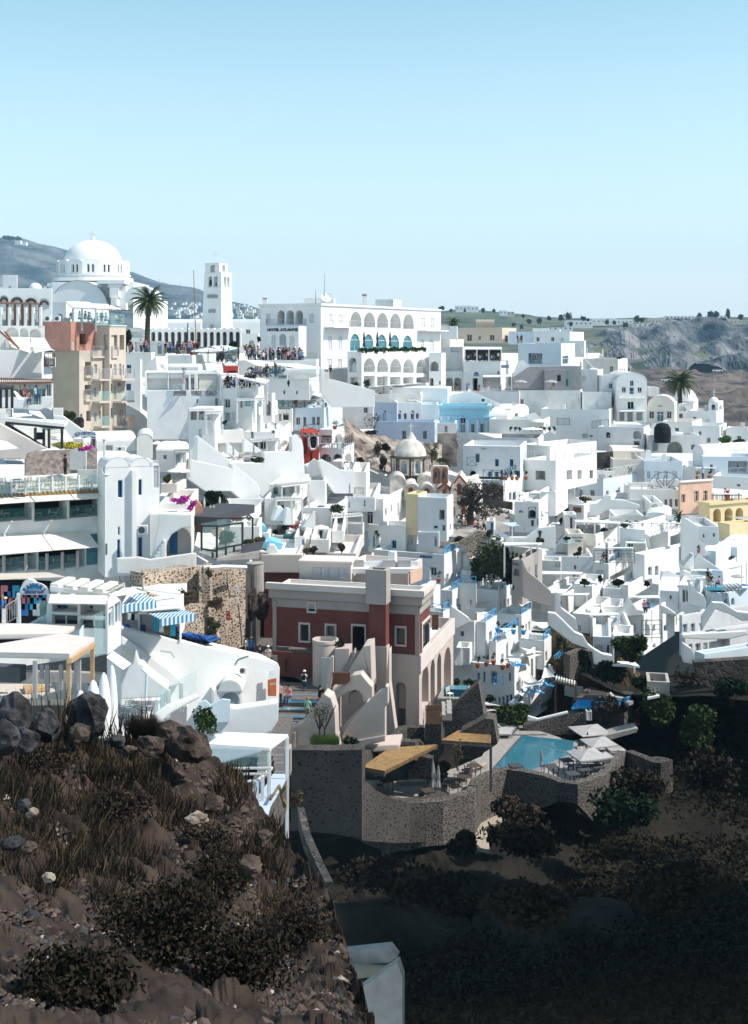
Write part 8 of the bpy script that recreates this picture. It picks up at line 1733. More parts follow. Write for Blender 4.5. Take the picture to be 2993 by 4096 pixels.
for i,(x,y,k,Y,l)in en(((450,560,'w',94.5,'man with white cap and dark backpack walking on donkey steps'),(243,665,'p',91.5,'woman in pink top standing at lane wall'),(325,640,'q',92,'person in pink seated on donkey steps'),(575,645,'g',92,'dark seated person by the stair wall'),(478,790,'m',90.2,'person in mint shirt descending lane'),(12,275,'s',101,'person in blue top and tan hat in upper lane'),(-25,275,'a',101,'person in white beside the tan-hatted one'),(80,300,'g',100,'seated woman in dark top in upper lane'),(150,305,'t',100,'seated person in white with cap in upper lane'),(130,1470,'b',72,'person in grey on lane under glass shelter'),(75,1475,'c',72,'child in pale blue on lane under shelter'),(175,1330,'v',74,'dark figure at wall behind shelter'))):PP(x,y,k,l,Y,[2.8,0,-.5,2,3,0,1,.3,0,2.5,3,1][i])
# ================= stone wall and shops, lower left =================
crop(600,2050)
rwall('stone_wall','tall pale mortar wall studded with dark stones below glass pavilion',[(-60,500,92),(180,480,94),(385,445,96),(450,450,98),(620,470,99),(790,470,101)],[900,1000,1080,1110,1150,1100],1.5,'stone_pale')
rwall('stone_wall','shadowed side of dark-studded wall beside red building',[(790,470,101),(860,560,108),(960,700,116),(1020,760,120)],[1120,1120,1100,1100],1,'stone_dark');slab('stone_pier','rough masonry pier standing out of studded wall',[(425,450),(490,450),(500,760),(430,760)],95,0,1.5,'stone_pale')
rwall('stone_wall','jutting lower studded wall behind souvenir stall',[(-60,640,88),(120,700,89),(300,760,91),(495,760,93.5),(520,900,94),(580,1100,94)],[900,1020,1080,1120,1130,1140],1,'stone_pale')
cy=MB();c=at(870,660,106);R1=72/ZS/F*106;cy.lathe([(R1,0),(R1*.95,at(0,420,106).z-c.z),(R1*1.05,at(0,415,106).z-c.z),(.01,at(0,405,106).z-c.z)],20,c);own(cy,'masonry_drum','grey rounded masonry drum under pavilion slab','drum','concrete')
rock(930,860,120,240,104,'jagged broken rubble stub beside masonry drum','rock_brown',5);rock(850,860,90,300,103,'tall rubble stub against the studded wall','rock_brown',9)
sg=empty('notice',at(648,890,93));tag(sg,'red notice with white lines on studded wall','sign');a,b=at(632,890,96.5),at(664,812,96.5);put(MB().box(a.x,b.x,96.4,96.5,a.z,b.z),'board','red_sign',sg);mb=MB()
for i in range(4):mb.box(a.x+.08,b.x-.08,96.36,96.38,a.z+.25+i*.32,a.z+.31+i*.32)
put(mb,'text_lines','white',sg)
path_([at(440,455,95),at(540,452,96),at(600,445,97),at(795,452,99)],.14,8,'drain_pipe','white drain pipe running under the pavilion','pipe','white');pp_=MB();pp_.tube(at(-60,625,86),at(245,665,88),.13,n=8);own(pp_,'drain_pipe','white slanting pipe above the souvenir stall','pipe','white')
path_([at(635,490,96.5),at(640,600,96.5),at(660,690,96.5),at(715,690,96.5),at(735,800,96),at(760,1090,95.5)],.05,4,'cable','black cable hanging down the studded wall','cable','iron')
for y in(630,725):a,b=at(712,y+24,96),at(730,y-24,96);own(MB().box(a.x,b.x,95.8,96,a.z,b.z),'lamp_box','grey lamp box on studded wall, '+('upper' if y<700 else 'lower'),'lamp','shutter')
for x,y,w_,h,l in((290,750,130,170,'dry golden bush growing out of studded wall'),(550,790,130,120,'dry bush in middle of studded wall'),(520,1040,130,160,'green-gold bush at foot of studded wall'),(485,530,60,50,'small green weed under the drain pipe'),(120,1000,60,50,'small weed above the stall')):bush(x,y,w_,h,l,Y=93 if x>200 and x!=290 else 90,mat='dry' if 'd' in l[:3]else LO,size=.1,n=1300)
for i,(x,y)in en(((275,1060),(345,1075),(395,1085),(440,1095),(490,1100),(455,1085))):LG(x,y,88,2.6,'folded navy deckchair on white roof edge','iron','cushion_blue','navy deckchairs on the roof edge')
PP(200,1055,'a','man in white shirt on roof edge by stall',86.5,2.8)
crop(0,1900)
def strp(label,p,mat):
 C_=[at(*q)for q in p];o=C_[0];r=empty('awning',o);tag(r,label,'awning');mb=MB();up=Vc((0,0,.04));mb.hexa(C_,[c+up for c in C_]);put(mb,'cloth',mat,r)
 v=MB();dn=Vc((0,0,.45));a,b=C_[0],C_[1];nn=Vc((0,-.02,0));v.hexa([a-dn,b-dn,b-dn-nn,a-dn-nn],[a,b,b-nn,a-nn]);put(v,'valance',mat,r)
strp('blue and white striped awning, upper left of pair',[(998,1085,80.5),(1292,1045,82),(1200,985,85),(1090,990,84)],'awning_stripe');strp('blue and white striped awning, lower right over souvenir stall',[(1325,1195,81),(1618,1150,82.5),(1500,1115,86),(1210,1140,84)],'awning_stripe')
aw('cream flat awning between two striped awnings',[(1155,1130,83),(1520,1098,85),(1400,1060,88),(1160,1090,86)],'canvas');aw('cream awning draped beside roof of cream slats',[(900,1010,79),(1200,972,82),(1090,935,84),(1020,935,82)],'canvas')
sh_=H('dark open souvenir stall hung with shirts and towels',(1000,1490,1545),(1070,1380),86,-20,'F 1005 1140 1100 1370 k;F 1155 1480 1150 1375 k',d=4,roof='o',name='souvenir_stall',cat='stall')
for i,(x0,x1,y0,y1,m,l)in en(((1265,1310,1170,1290,'towel_turq','turquoise poster rack'),(1315,1350,1175,1300,'pale_blue','pale poster rack'),(1355,1400,1170,1320,'dry_gold','patterned sarong'),(1405,1450,1180,1330,'towel_turq','bright turquoise towel'),(1455,1482,1165,1250,'roof_blue','blue print panel'),(1085,1110,1150,1200,'shirt_black','dark shirt on a hanger'),(1055,1080,1145,1195,'shirt_white','white shirt on a hanger'),(1115,1138,1148,1198,'shirt_white','second white shirt on a hanger'),(1020,1070,1230,1300,'cushion_blue','row of navy shirts'),(1160,1200,1240,1320,'jeans','rack of dark clothes'))):
 a,b=at(x0,y1,83.5+x0*.002),at(x1,y0,83.5+x0*.002);own(MB().box(a.x,b.x,a.y,a.y+.1,a.z,b.z),'hanging_goods',l+' hanging at the souvenir stall','goods',m)
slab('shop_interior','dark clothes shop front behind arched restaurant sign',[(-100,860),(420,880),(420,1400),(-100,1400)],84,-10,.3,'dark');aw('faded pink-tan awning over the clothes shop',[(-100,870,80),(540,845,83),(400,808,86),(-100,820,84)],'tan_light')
for i in range(16):x=10+i*24;a=at(x,1010+(i%4)*50,83);own(MB().box(a.x,a.x+.45,82.9,83,a.z,a.z+.8),'hanging_goods','garment hanging in the dark clothes shop','goods',['shirt_pink','shirt_blue','shirt_red','shirt_grey','towel_turq','shirt_white'][i%6],'garments in the clothes shop')
for i,(x,k)in en(((20,'c'),(45,'s'),(80,'p'))):PP(x,1230,k,['shopper with long fair hair at left edge','shopper in blue beside left edge rail','shopper in teal near the arched sign'][i],80,2)
AR=empty('arched_sign',at(285,990,79));tag(AR,'half-round restaurant gateway sign in grey with blue arched letters','sign');c=at(287,985,79);R1=118/ZS/F*79
P5=[c+Vc((R1*cos(t),0,R1*.82*sin(t)))for t in[pi*i/16 for i in range(17)]];mb=MB();mb.hexa(P5,[p+Vc((0,.15,0))for p in P5]);put(mb,'board','shutter',AR)
mb=MB();P5=[c+Vc((R1*.48*cos(t),-.02,R1*.4*sin(t)+.3))for t in[pi*i/12 for i in range(13)]];mb.face(P5);put(mb,'sun_mark','towel_turq',AR)
lt_('RESTAURANT',285,970,17,78.9,0,'letter_blue',AR,.04,.02,sx=1.05)
for i,ch in en('FANARI'):
 t=R(150-i*24);o=lt_(ch,0,0,30,78.9,0,'letter_blue',AR,.04,.025,face_pt=c+Vc((R1*.75*cos(t),-.06,R1*.62*sin(t))));o.rotation_euler=(R(90),0,0);o.rotation_euler.rotate_axis('Z',t-pi/2)
slab('sign_arch','white half-round plaster head behind arched sign',[(165,990),(165,940),(195,880),(230,858),(270,870),(300,900),(405,990)],79.4,0,.4)
for x in(155,405):mb=MB();a=at(x,1250,79);mb.box(a.x-.12,a.x+.12,78.9,79.1,a.z,at(x,975,79).z);own(mb,'sign_post','white post of the arched gateway sign','post','white','gateway sign posts')
rail(50,1240,150,1180,1.2,'v','white',77,label='white picket rail sloping by left edge shop');H('white picket pier by left edge shop',(15,42,46),(1105,1230),76,3,d=.5)
pg('cream slatted sliding roof above glass dining room',[(415,925,79),(905,975,78),(1030,910,83),(560,862,84)],.8,'canvas',(),slats=4,th=.2);slab('fascia','white fascia board of glass dining room',[(412,920),(905,975),(905,1005),(412,965)],78.8,6,.3)
aw('grey-cream front awning of glass dining room',[(400,1062,76.5),(875,1072,75.5),(890,1000,78),(415,990,78.5)],'canvas')
crop(0,2400)
GH=H('white glazed dining room with plants behind its windows',(412,888,1000),(-5,450),78,8,'F 432 640 40 100 k;F 432 640 122 222 w;F 665 870 40 130 k;F 665 870 160 236 w;R 897 940 60 225 c;R 948 995 25 195 c','white',roof='o',d=9,name='glass_room')
for i,(x,y)in en(((480,150),(760,150),(540,90),(740,180))):PP(x,y+70,'fghq'[i],'diner behind windows of glass dining room',79.5,group='diners in the glass dining room')
rail(305,220,425,222,1.6,'g',GC,77,label='clear glass screen beside glass dining room');bush(360,110,70,110,'dark plant behind the glass screen',Y=79,mat=LD,size=.1,n=400)
rail(775,480,855,440,2.6,'g',GC,75,76,label='tall glass panels below dining room corner')
H('white lower wall of dining room terrace',(200,655,900),(230,470),77.5,8,'','white_cool',d=6)
pg('large flat cream terrace roof at lower left',[(-400,470,64),(572,490,63),(780,352,70),(500,315,72.5)],4.2,'pink_cream',(1,1.97),th=.28,pmat='wood_pale',pr=.1)
pg('rear bay of flat cream terrace roof',[(-400,330,71.6),(505,318,72.6),(650,236,77),(-400,226,76)],3,'pink_cream',(),th=.28,pmat='wood_pale')
mb=MB();mb.tube(at(574,505,62.9),at(776,372,69.9),.16,n=4);own(mb,'roof_beam','orange-brown timber edge beam of flat terrace roof','beam','wood_pale')
for x,yt,yb,Y in((290,500,812,63),(392,530,815,65),(505,530,740,67),(573,500,728,66),(652,460,745,67),(628,480,690,70),(345,530,650,71)):post_(x,yt,yb,Y,.1,'roof_post','grey timber post of flat terrace roof','post',CG,'posts of the flat terrace roof')
deck('sandy_terrace',None,[(-300,830),(520,820),(760,740),(700,670),(-300,690)],-24.3,.4,'tan_light',kind='structure');slab('terrace_wall','low taupe wall at back of sandy terrace',[(-200,690),(-200,600),(250,592),(640,600),(860,612),(860,690),(640,695)],74,0,.4,'taupe')
deck('timber_pile','flat stack of orange timber on sandy terrace',[(210,745),(385,720),(350,695),(190,700)],-24.0,.25,'wood_pale','timber');H('outdoor kitchen counter with dark steel front',(-60,165,215),(560,685),70,10,'','dark_grey',d=2,roof='o',name='counter',cat='counter')
for i,(x,yt,yb,w_)in en(((665,745,1000,90),(770,662,1100,130),(858,600,1120,120),(925,538,1150,100),(900,858,1145,70))):
 c=at(x,yb,60+i);Rr=w_/ZS/F*60/2;h=at(x,yt,60+i).z-c.z;mb=MB();mb.lathe([(Rr*k,h*z)for k,z in((1.25,0),(1.1,.3),(.95,.6),(.7,.82),(.4,.95),(.1,1),(.001,1.0))],14,c);o=own(mb,'plaster_cone',['small white rounded plaster cone beside rocks','broad white plaster cone under roof post','tall white plaster cone, second from wall','tallest slim white plaster cone by big wall','weathered grey-brown cone in front of chairs'][i],'plaster cone','white' if i<4 else 'stone_wall',smooth=True)
BWH=(('wall','huge bright white wall of chair terrace sloping to lane',[(1000,235),(1300,300),(1652,372),(2000,452),(2295,520),(2312,560),(2290,1300),(1500,1300),(1000,1200)],84,-30,3,'white'),('fin','raised diagonal white band across huge white wall',[(1000,290),(1060,330),(1400,580),(1520,690),(1400,720),(1000,360)],83.2,-30,.6,'white'),('patch','pale blue painted patch on lower white wall',[(1635,990),(1640,850),(1700,830),(1740,870),(1840,820),(1905,830),(1900,1010),(1640,1010)],77.6,-10,.2,'pale_blue'))
for n_,l,p,Y,th,t,m in BWH:slab('white_wall' if n_!='patch' else 'painted_patch',l,p,Y,th,t,m)
slab('roof_block','small white house wing with pointed chimney on chair terrace',[(1000,700),(1060,560),(1100,525),(1115,440),(1125,432),(1145,525),(1180,540),(1230,620),(1390,740),(1380,800),(1000,820)],80.5,-8,2,'white');aw('white tilted shade leaf by tall cones',[(880,480,74),(1015,580,73),(1085,530,76),(935,425,77)],CW)
path_([at(1170,568,80),at(1212,605,80),at(1205,790,80)],.09,6,'blue_pipe','pale blue bent pipe on chair terrace house','pipe','pale_blue')
deck('chair_terrace',None,[(900,1150),(1270,1010),(1640,790),(1560,700),(1000,800)],-25.2,.4,'white',kind='structure')
for i in range(38):
 v=i/38;rr=i%3;x=970+570*v+ru(-12,12);y=1000-270*v+rr*45*(1-v*.6)-40;Y=-25.2*F/(HZ-py(y+30));(CH if i%4 else TB)(x,y+30,Y,random.choice((0,.4,3.1,-1.5)),'grey-blue '+('chair' if i%4 else 'table')+' on the glass-railed white terrace','chair_grey',group='furniture of the white terrace')
rail(1290,940,1625,745,1.2,'g',GC,71,76,label='clear glass railing of white chair terrace');slab('terrace_edge','white curved edge beam under glass railing',[(1275,1040),(1290,960),(1400,880),(1640,790),(1645,810),(1420,930),(1330,1010)],70.6,-30,.5)
for x,y in((1285,960),(1345,900),(1390,870),(1500,810)):mb=MB();c=at(x,y,72.5);mb.box(c.x-.12,c.x+.12,72.4,72.6,c.z-.8,c.z+.9);own(mb,'railing_post','white post of chair terrace glass railing','post','white','posts of the chair terrace railing')
slab('under_wall','shaded wall with doors under chair terrace',[(1290,1060),(1330,1010),(1500,890),(1545,880),(1540,1060)],76,-20,.5,'grey_render')
crop(0,2600,1.2708)
AW=H('white rounded niche block with pale blue door in big wall',(1088,1230,1234),(200,330),86.5,-16,'F 1122 1218 215 290 Ad',d=2,name='niche_block');gb_=MB();c=at(1170,215,86);R1=62/ZS/F*86;P5=[c+Vc((R1*cos(t),0,R1*sin(t)))for t in[pi*i/14 for i in range(15)]];gb_.hexa(P5,[p+Vc((0,2.5,0))for p in P5]);own(gb_,'white_arch','white half-round head above pale blue door','arch','white')
acunit(1218,1250,90,122,87.4,'grey air conditioner on huge white wall');path_([at(1195,75,80),at(1210,50,79.5),at(1265,30,79)],.06,5,'wall_lamp','thin grey lamp arm reaching over wall top','lamp','steel');path_([at(815,5,82),at(870,12,82),at(888,40,82)],.05,5,'wall_lamp','curved grey lamp arm in middle of huge wall','lamp','steel')
ms=empty('menu_sign',at(1385,235,79));tag(ms,'orange-brown timber menu sign on wall end by lane','sign')
slab('board','',[(1366,235),(1366,155),(1405,145),(1405,235)],88.8,-30,.15,'terracotta',root=ms);lt_('MENU',1386,172,9,88.5,-30,'white',ms);slab('poster','pale poster with fish drawing above menu sign',[(1372,145),(1372,105),(1398,100),(1398,138)],88.8,-30,.08,'pale_blue',cat='poster')
slab('lane_wall','white low wall stepping down to lane',[(1087,440),(1087,298),(1130,292),(1210,300),(1415,270),(1415,360),(1380,415),(1320,440)],78,-10,1,'white');slab('lane_wall','white wall behind the glass shelter',[(1040,560),(1060,480),(1090,440),(1330,440),(1330,520),(1040,600)],76,-6,.5,'white_cool')
mb=MB();a,b=at(975,390,70),at(1118,340,70);leaves(mb,(a+b)/2,(b.x-a.x)*.55,.8,.8,1100,.13,14);own(mb,'hedge','green shrub spilling along white wall above shelter','shrub','leaf')
GS=pg('weathered white flat shelter roof over lane with glass panels',[(1055,492,60),(1372,512,60),(1465,442,67),(1140,430,68)],5.4,CW,(1,2),th=.14,pmat='white',pr=.09)
mb=MB();a=at(1065,600,60);mb.box(a.x-.09,a.x+.09,59.9,60.1,a.z,at(0,495,60).z);put(mb,'post','white',GS);slab('glass_panel','',[(1075,592),(1075,505),(1362,515),(1362,600)],60.3,0,.03,GC,root=GS)
for y,x0,x1 in((604,1058,1380),(632,1110,1372),(668,1200,1330)):mb=MB();mb.tube(at(x0,y,59.6),at(x1,y-4,59.8),.07,n=4);put(mb,'rail','white_worn',GS)
for x,y0,y1 in((1308,665,770),(1335,640,790)):mb=MB();a,b=at(x,y1,59),at(x,y0,59);mb.box(a.x-.08,a.x+.08,58.9,59.1,a.z,b.z);put(mb,'post','white_worn',GS)
mb=MB();mb.tube(at(1310,665,59),at(1382,600,62),.09,n=4);put(mb,'rail','white_worn',GS)
rwall('lane_parapet','sloping grey-capped rubble parapet with yellow hose',[(1362,850,56),(1375,800,57),(1440,690,64),(1470,630,69)],[980,960,880,760],.9,'stone_wall',cap='grey_blue');path_([at(1440+12*cos(t*.9),690+14*t,61+.05*t)for t in range(9)]+[at(1420,690,61),at(1375,760,57.5)],.07,5,'garden_hose','yellow hose coiled on the lane parapet','hose','dry_gold');bush(1510,800,60,80,'dry grass tuft against dark spotted wall',Y=70,mat='dry',size=.12,n=500)
slab('lane_post','grey pier at right of glass shelter',[(1445,640),(1445,505),(1478,505),(1478,640)],76,0,1,'taupe')
# ================= slopes and foreground =================
crop(0,0,1)
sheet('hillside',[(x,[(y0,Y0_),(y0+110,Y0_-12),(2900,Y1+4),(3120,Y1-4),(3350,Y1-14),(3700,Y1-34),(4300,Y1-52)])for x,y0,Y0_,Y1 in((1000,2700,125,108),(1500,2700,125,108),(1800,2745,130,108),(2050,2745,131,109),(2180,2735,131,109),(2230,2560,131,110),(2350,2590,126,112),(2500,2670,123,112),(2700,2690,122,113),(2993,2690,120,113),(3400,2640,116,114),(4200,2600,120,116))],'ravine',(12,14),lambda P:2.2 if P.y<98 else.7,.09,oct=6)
mk('gold_slope',(.24,.16,.08),var=.3,sc=1,bump=.8,c2=(.10,.07,.04))
sheet('grassy_bank',[(2195,[(2500,134),(2640,130),(2790,124)]),(2250,[(2460,133),(2640,126),(2820,119)]),(2360,[(2560,124),(2680,120),(2860,115)]),(2460,[(2620,119),(2720,117),(2880,113)]),(2560,[(2700,116),(2780,114),(2900,111)])],'gold_slope',(8,8),.5,.3)
for x,y,w_,h,l,Y,m,n_ in((2530,2630,135,95,'big round dark green yucca clump under white suites',108,'leaf',1900),(2245,2600,60,70,'tall agave on the golden bank',118,LO,240),(2300,2650,70,50,'dark shrub on the golden bank',117,LD,700),(2345,2690,60,110,'climbing ivy on the ruined wall',112,LD,900),(2450,2740,160,90,'dark thicket below the yucca clump',109,LD,1600),(2600,2790,130,80,'dense thicket right of the white ruin',108,LD,1400),(2640,2900,150,160,'bright green mass on the right slope',105,'leaf',1900),(2790,2980,170,160,'green creeper mass at right edge slope',103,'leaf',1900),(2560,3200,260,120,'brown brush mound below the bastion',96,'brush',2200),(2480,3330,260,160,'dark green mound low on right slope',88,LD,2000),(2100,3420,340,150,'wide brown brush mound below stone wall',84,'brush',2400),(1850,3440,160,110,'small brown brush mound by dirt path',82,'brush',1300),(2850,3200,260,200,'shaded brush at the right edge',92,'brush',1800),(2930,2820,140,100,'dark bush at right edge above creepers',108,LD,900),(2060,3300,180,120,'tufted dry bush against the stone wall',88,'dry_dark',1200),(2250,2690,90,60,'golden dry grass clump beside the cascade',117,'dry',900),(2440,2860,120,80,'dry brown bush behind the pool block',108,'dry_dark',1100),(1560,3560,420,120,'low brush under the curved stone wall',78,'brush',2000),(1800,3640,380,130,'low dark brush right of the ruin',72,'brush',1800),(2700,3650,400,200,'deeply shaded brush at the lower right',66,'brush',1800),(2100,3700,360,180,'dark brush in the ravine bottom',62,'brush',1800)):bush(x,y,w_,h,l,Y=Y,mat=m,n=n_,size=.24)
fb_=MB()
for i in range(34000):
 x,y=ru(1230,3100),ru(2680,4090)
 if x<2500 and y<3340 or(x<2700 and y<3150)or(x<1750 and y<3440+(1750-x)*.3):continue
 Y1=112;Y=Y1+4-max(0,y-2900)*.034 if y<3350 else Y1-14-(y-3350)*.055
 c=U(x,y,Y-.5);c.z+=ru(-.3,.5);leaves(fb_,c,.5,.5,.3,3,.17,2,stretch=2)
tag(fb_.bd('scrub','brush'),'low dark scrub covering the ravine slope',kind='stuff')
rwall('ruined_wall','ruined stone wall with ivy on golden bank',[(2280,2620,115),(2330,2600,116),(2390,2610,115)],2720,.8,'stone_wall');H('small white ruined terrace with canopies below suites',(2590,2680,None),(2730,2790),106,10,'','taupe',d=3);pg('white canopy scrap above the dark thicket',[(2450,2665,108),(2560,2672,108),(2540,2655,111),(2470,2652,111)],1.5,CW,());pg('small white canopy at the ruined terrace',[(2590,2800,104),(2640,2790,104),(2630,2770,107),(2600,2775,107)],1.5,CW,())
slab('dark_stone_wall','dark rubble wall at right edge below wave parapet',[(2780,2650),(3100,2630),(3100,2760),(2850,2770),(2790,2700)],111,0,1,'stone_rough')
deck('dirt_path',None,[(1870,3380),(1960,3400),(1945,3310),(2110,3250),(2090,3230),(1930,3280)],-36.5,.3,'tan',kind='structure')
RG=[(-400,3010,30),(0,2960,32),(100,2940,33),(250,2950,34),(380,2990,35),(480,2985,36),(620,2960,37),(760,2990,38),(860,3040,39),(960,3110,40),(1040,3230,40),(1110,3330,39),(1180,3430,37),(1290,3540,33),(1350,3700,29),(1420,3900,25),(1500,4130,21)]
def nr(x,y,Y):return[(y+(4250-y)*t,Y*(1-t)+(9.5+max(0,x)*.004)*t+6*t*(1-t))for t in(0,.07,.16,.28,.42,.6,.8,1)]
sheet('near_slope',[(x,[(y+260,Y+9),(y+30,Y+3)]+nr(x,y,Y))for x,y,Y in RG],'soil',(16,16),lambda P:.42*min(1,P.y/20),1.1,oct=6,smooth=True,amp2=.16,fs2=1.9)
for i,(x,y,w_,h,Y,m,l)in en(((50,2965,180,210,31,'rock','largest grey boulder at left edge of slope'),(190,2960,110,130,32,'rock','black boulder beside the left edge boulder'),(20,3010,130,130,29,'rock','low pale-topped boulder at the left edge'),(100,3010,110,110,30,'rock','dark round boulder in front of left pair'),(330,2905,130,140,34,'rock','tilted boulder with a pale flat top'),(360,2945,130,190,33,'rock','tall black boulder below the plaster cones'),(320,2970,90,80,31.5,'rock_brown','small brown boulder in the dry grass'),(600,3020,110,90,33,'rock_brown','low pinkish boulder under the round bush'),(680,2985,120,110,36,'rock_brown','brown boulder behind the largest ridge rock'),(765,3050,165,170,35,'rock_brown','huge craggy brown rock on ridge above shelter'),(465,2990,60,60,33,'rock','small dark stone on the ridge'),(520,3015,50,40,32,'rock_brown','flat brown stone on the ridge'),(785,3300,95,55,27,'rock_pale','flat cream coloured rock on the slope'),(850,3240,90,60,31,'rock_brown','dark rock right above the cream rock'),(930,3310,80,70,33,'rock_brown','angular rock near shoulder of slope'),(1050,3380,80,70,33,'rock_brown','angular rock low on the shoulder'),(100,3240,60,50,24,'rock','grey rubble stone at the left'),(130,3270,50,40,24,'rock_pale','pale rubble stone at the left'),(50,3400,90,60,19,'rock','grey stone in gravel at lower left'),(110,3410,70,50,19,'rock_brown','brown stone in gravel at lower left'),(195,3530,50,45,16,'rock_pale','bright white stone in the lower gravel'),(1000,3500,120,80,27,'rock_brown','broad rock at edge of dark bush'))):rock(x,y,w_,h,Y,l,m,i+11)
import bisect
def gY(x,y):
 xs=[a[0]for a in RG];k=max(1,min(len(RG)-1,bisect.bisect(xs,x)));a,b=RG[k-1],RG[k];u=(x-a[0])/(b[0]-a[0]);A,B=nr(*a),nr(*b)
 R_=[(p[0]*(1-u)+q[0]*u,p[1]*(1-u)+q[1]*u)for p,q in zip(A,B)]
 for(y0,Y0_),(y1,Y1)in zip(R_,R_[1:]):
  if y<=y1:return Y0_+(Y1-Y0_)*max(0,(y-y0)/(y1-y0))
 return R_[-1][1]
ry=lambda x:next((a[1]+(b[1]-a[1])*(x-a[0])/(b[0]-a[0])for a,b in zip(RG,RG[1:])if a[0]<=x<=b[0]),3000)
pb=MB();ph_=[Vc((cos(a)*s,sin(a)*s,z))for a,s,z in[(k*1.05,1,0)for k in range(6)]]+[Vc((0,0,.7)),Vc((0,0,-.7))]
pm=[pb.mat(m)for m in('rock','rock_brown','rock_pale')]
for i in range(12000):
 x=ru(-50,1400);y=ry(x)+25+random.random()**.8*(4090-ry(x));Y=gY(x,y);c=U(x,y,Y);s=random.choice((.02,.03,.045,.07))*(1 if random.random()<.93 else 2.2)*(.5+Y/40);q=[c+Vc((p.x*s*ru(.6,1.3),p.y*s*ru(.6,1.3),p.z*s+s*.2))for p in ph_];mi=random.choice((pm[0],pm[1],pm[1],pm[1],pm[2]if random.random()<.12 else pm[1]))
 for k in range(6):pb.face([q[k],q[(k+1)%6],q[6]],mi);pb.face([q[(k+1)%6],q[k],q[7]],mi)
tag(pb.bd('rubble','rock'),'loose stones and gravel scattered on near slope',kind='stuff')
gr=MB();gm_=[gr.mat(m)for m in('dry_dark','dry','brush','dead','dry_gold')]
def tuft(x,y,n,h,sp,mis,lean=.3):
 Y=gY(x,y);c=U(x,y,Y)-Vc((0,0,.05))
 for k in range(n):
  b=c+Vc((random.gauss(0,sp),random.gauss(0,sp),0));hh=h*ru(.5,1.2);t=b+Vc((random.gauss(0,lean)*hh,random.gauss(0,lean)*hh,hh));m_=b.lerp(t,.6)+Vc((random.gauss(0,.04),0,0));w2=Vc((.004+.0004*Y,0,0));mi=random.choice(mis)
  gr.face([b-w2,b+w2,m_+w2*.7,m_-w2*.7],mi);gr.face([m_-w2*.7,m_+w2*.7,t],mi)
for i in range(2300):
 x=ru(-20,1150);t=random.random()**1.1;y=ry(x)+10+t*640
 if y>4080 or(noise.noise(Vc((x*.006,y*.006,3)))<(-.1 if x<650 else.12)):continue
 tuft(x,y,12,ru(.25,.62),.16,gm_[:4]if y>ry(x)+110 else gm_)
for i in range(70):x=ru(0,600);tuft(x,ry(x)+ru(0,60),5,ru(.9,1.7),.12,gm_[:2],.18)
tag(gr.bd('dry_grass','dry'),'dry brown grass and stalks growing on near slope',kind='stuff')
bb_=empty('round_bush',at(575,2985,35));tag(bb_,'round grey-brown bush of fine upright twigs on ridge','bush');mb=MB()
for k in range(2600):a=random.random()*6.28;l_=ru(.5,1);e=Vc((cos(a)*l_*.62,sin(a)*l_*.6,1.0*(1-.28*l_*l_)*ru(.7,1.05)));b=e*.15;w2=Vc((.007,0,0));mb.face([b-w2,b+w2,e])
mb.bd('twigs','dry_dark',bb_)
for x,y,w_,h,l,n_,m in((650,3850,520,360,'large dark green-brown bush filling lower slope',6500,'brush'),(900,3600,300,200,'dark bush low on slope beside root',2600,'brush'),(330,4030,480,260,'brown-green bush at the bottom left',3400,'brush'),(960,3980,480,300,'dark tangled bush at bottom centre of slope',4200,'brush'),(820,3400,240,110,'brown scrub below the cream rock',1500,'dry_dark'),(1200,3800,260,220,'dark scrub bush at the slope edge',2200,'dry_dark'),(480,3300,260,170,'tangled dry bush in middle of slope',2200,'dry_dark'),(200,3100,260,120,'tangled dry scrub under the black boulders',1800,'dry_dark')):bush(x,y,w_,h,l,Y=gY(x,y)-.2,mat=m,n=n_,size=.055,lump=34)
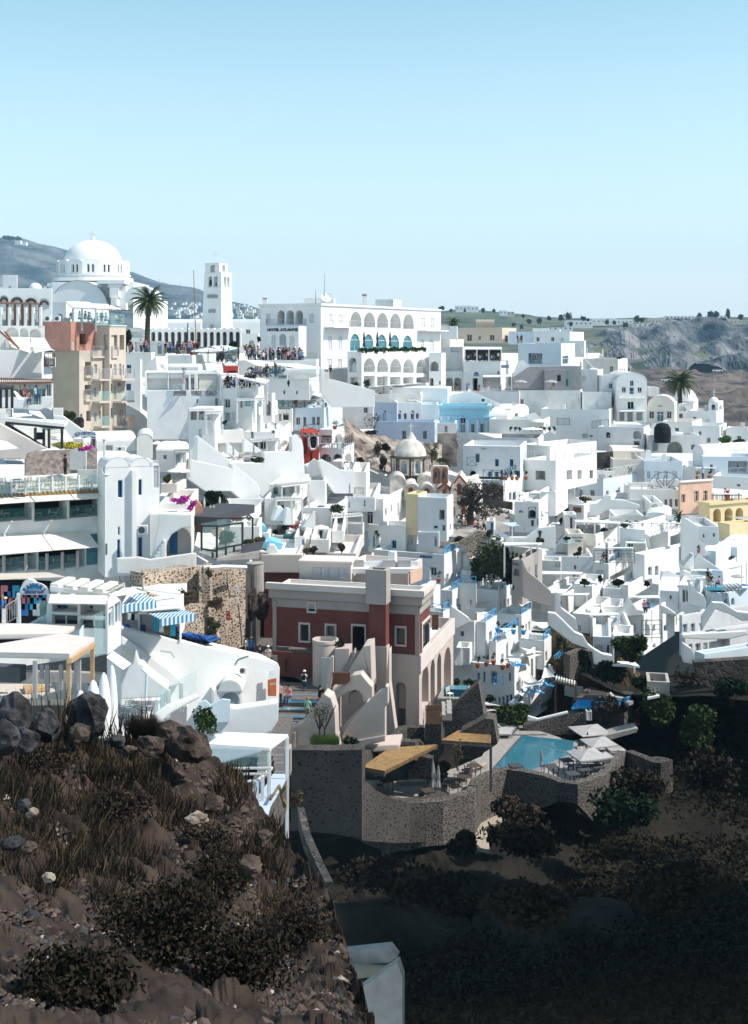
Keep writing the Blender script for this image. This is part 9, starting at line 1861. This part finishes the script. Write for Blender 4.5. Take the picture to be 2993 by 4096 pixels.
for l,p,Y,m in(('narrow cream pier standing at bottom of slope',[(1285,3860),(1290,3640),(1325,3625),(1330,3850)],54,'paving'),('low cream wall running along bottom ruin',[(1325,3870),(1320,3815),(1560,3790),(1590,3830),(1560,3850),(1440,3860)],53,'paving'),('large tapered cream wall at bottom edge',[(1460,4150),(1420,3970),(1590,3850),(1610,3910),(1610,4150)],50,'paving')):slab('low_wall',l,p,Y,12,.5,m)
deck('ruin_floor',None,[(1335,3900),(1560,3870),(1560,3840),(1340,3850)],-26.4,.3,'tan',kind='structure')
pf=[(33,-40),(38,-28),(43,-14),(49,-1),(58,5),(75,4),(110,-8),(170,-40)];mb=MB();rows=34
for i in range(rows):
 y=-30+124*i/(rows-1);e=min(1,(rows-1-i)/5);tl=26*min(1,max(0,(84-y)/14))+14*min(1,max(0,(50-y)/10))
 for j in range(len(pf)-1):
  for k in range(4):
   t=k/4;x=pf[j][0]*(1-t)+pf[j+1][0]*t;z=pf[j][1]*(1-t)+pf[j+1][1]*t;z=-40+(z+40)*e+tl*min(1,max(0,(z+20)/20));n_=noise.fractal(Vc((x,y,z))*.08,1,2,5)*4;mb.v.append((x+n_*.6+4*(1-e),y,z+n_*.7))
m_=(len(pf)-1)*4
for i in range(rows-1):
 for j in range(m_-1):mb.f.append((i*m_+j,i*m_+j+1,(i+1)*m_+j+1,(i+1)*m_+j));mb.mi.append(0)
tag(mb.bd('shade_spur','ravine'),kind='structure')  # unseen ridge added at the right to cast shade over the ravine
rwall('rubble_wall','long narrow rubble wall descending from lane parapet',[(1190,3230,56),(1215,3340,52),(1262,3450,48),(1300,3530,44)],[3300,3400,3500,3580],.3,'stone_rough')
# ================= air =================
hb=MB();hb.box(-4500,4500,-60,4300,-182,300)
vm=bpy.data.materials.new('haze');vm.use_nodes=True;n=vm.node_tree;n.nodes.clear()
o_=n.nodes.new('ShaderNodeOutputMaterial');pv=n.nodes.new('ShaderNodeVolumePrincipled')
pv.inputs['Color'].default_value=(.50,.78,1.0,1);pv.inputs['Density'].default_value=.00012;pv.inputs['Anisotropy'].default_value=0
n.links.new(pv.outputs[0],o_.inputs['Volume'])
tag(hb.bd('haze',vm),None,None,None,'stuff')
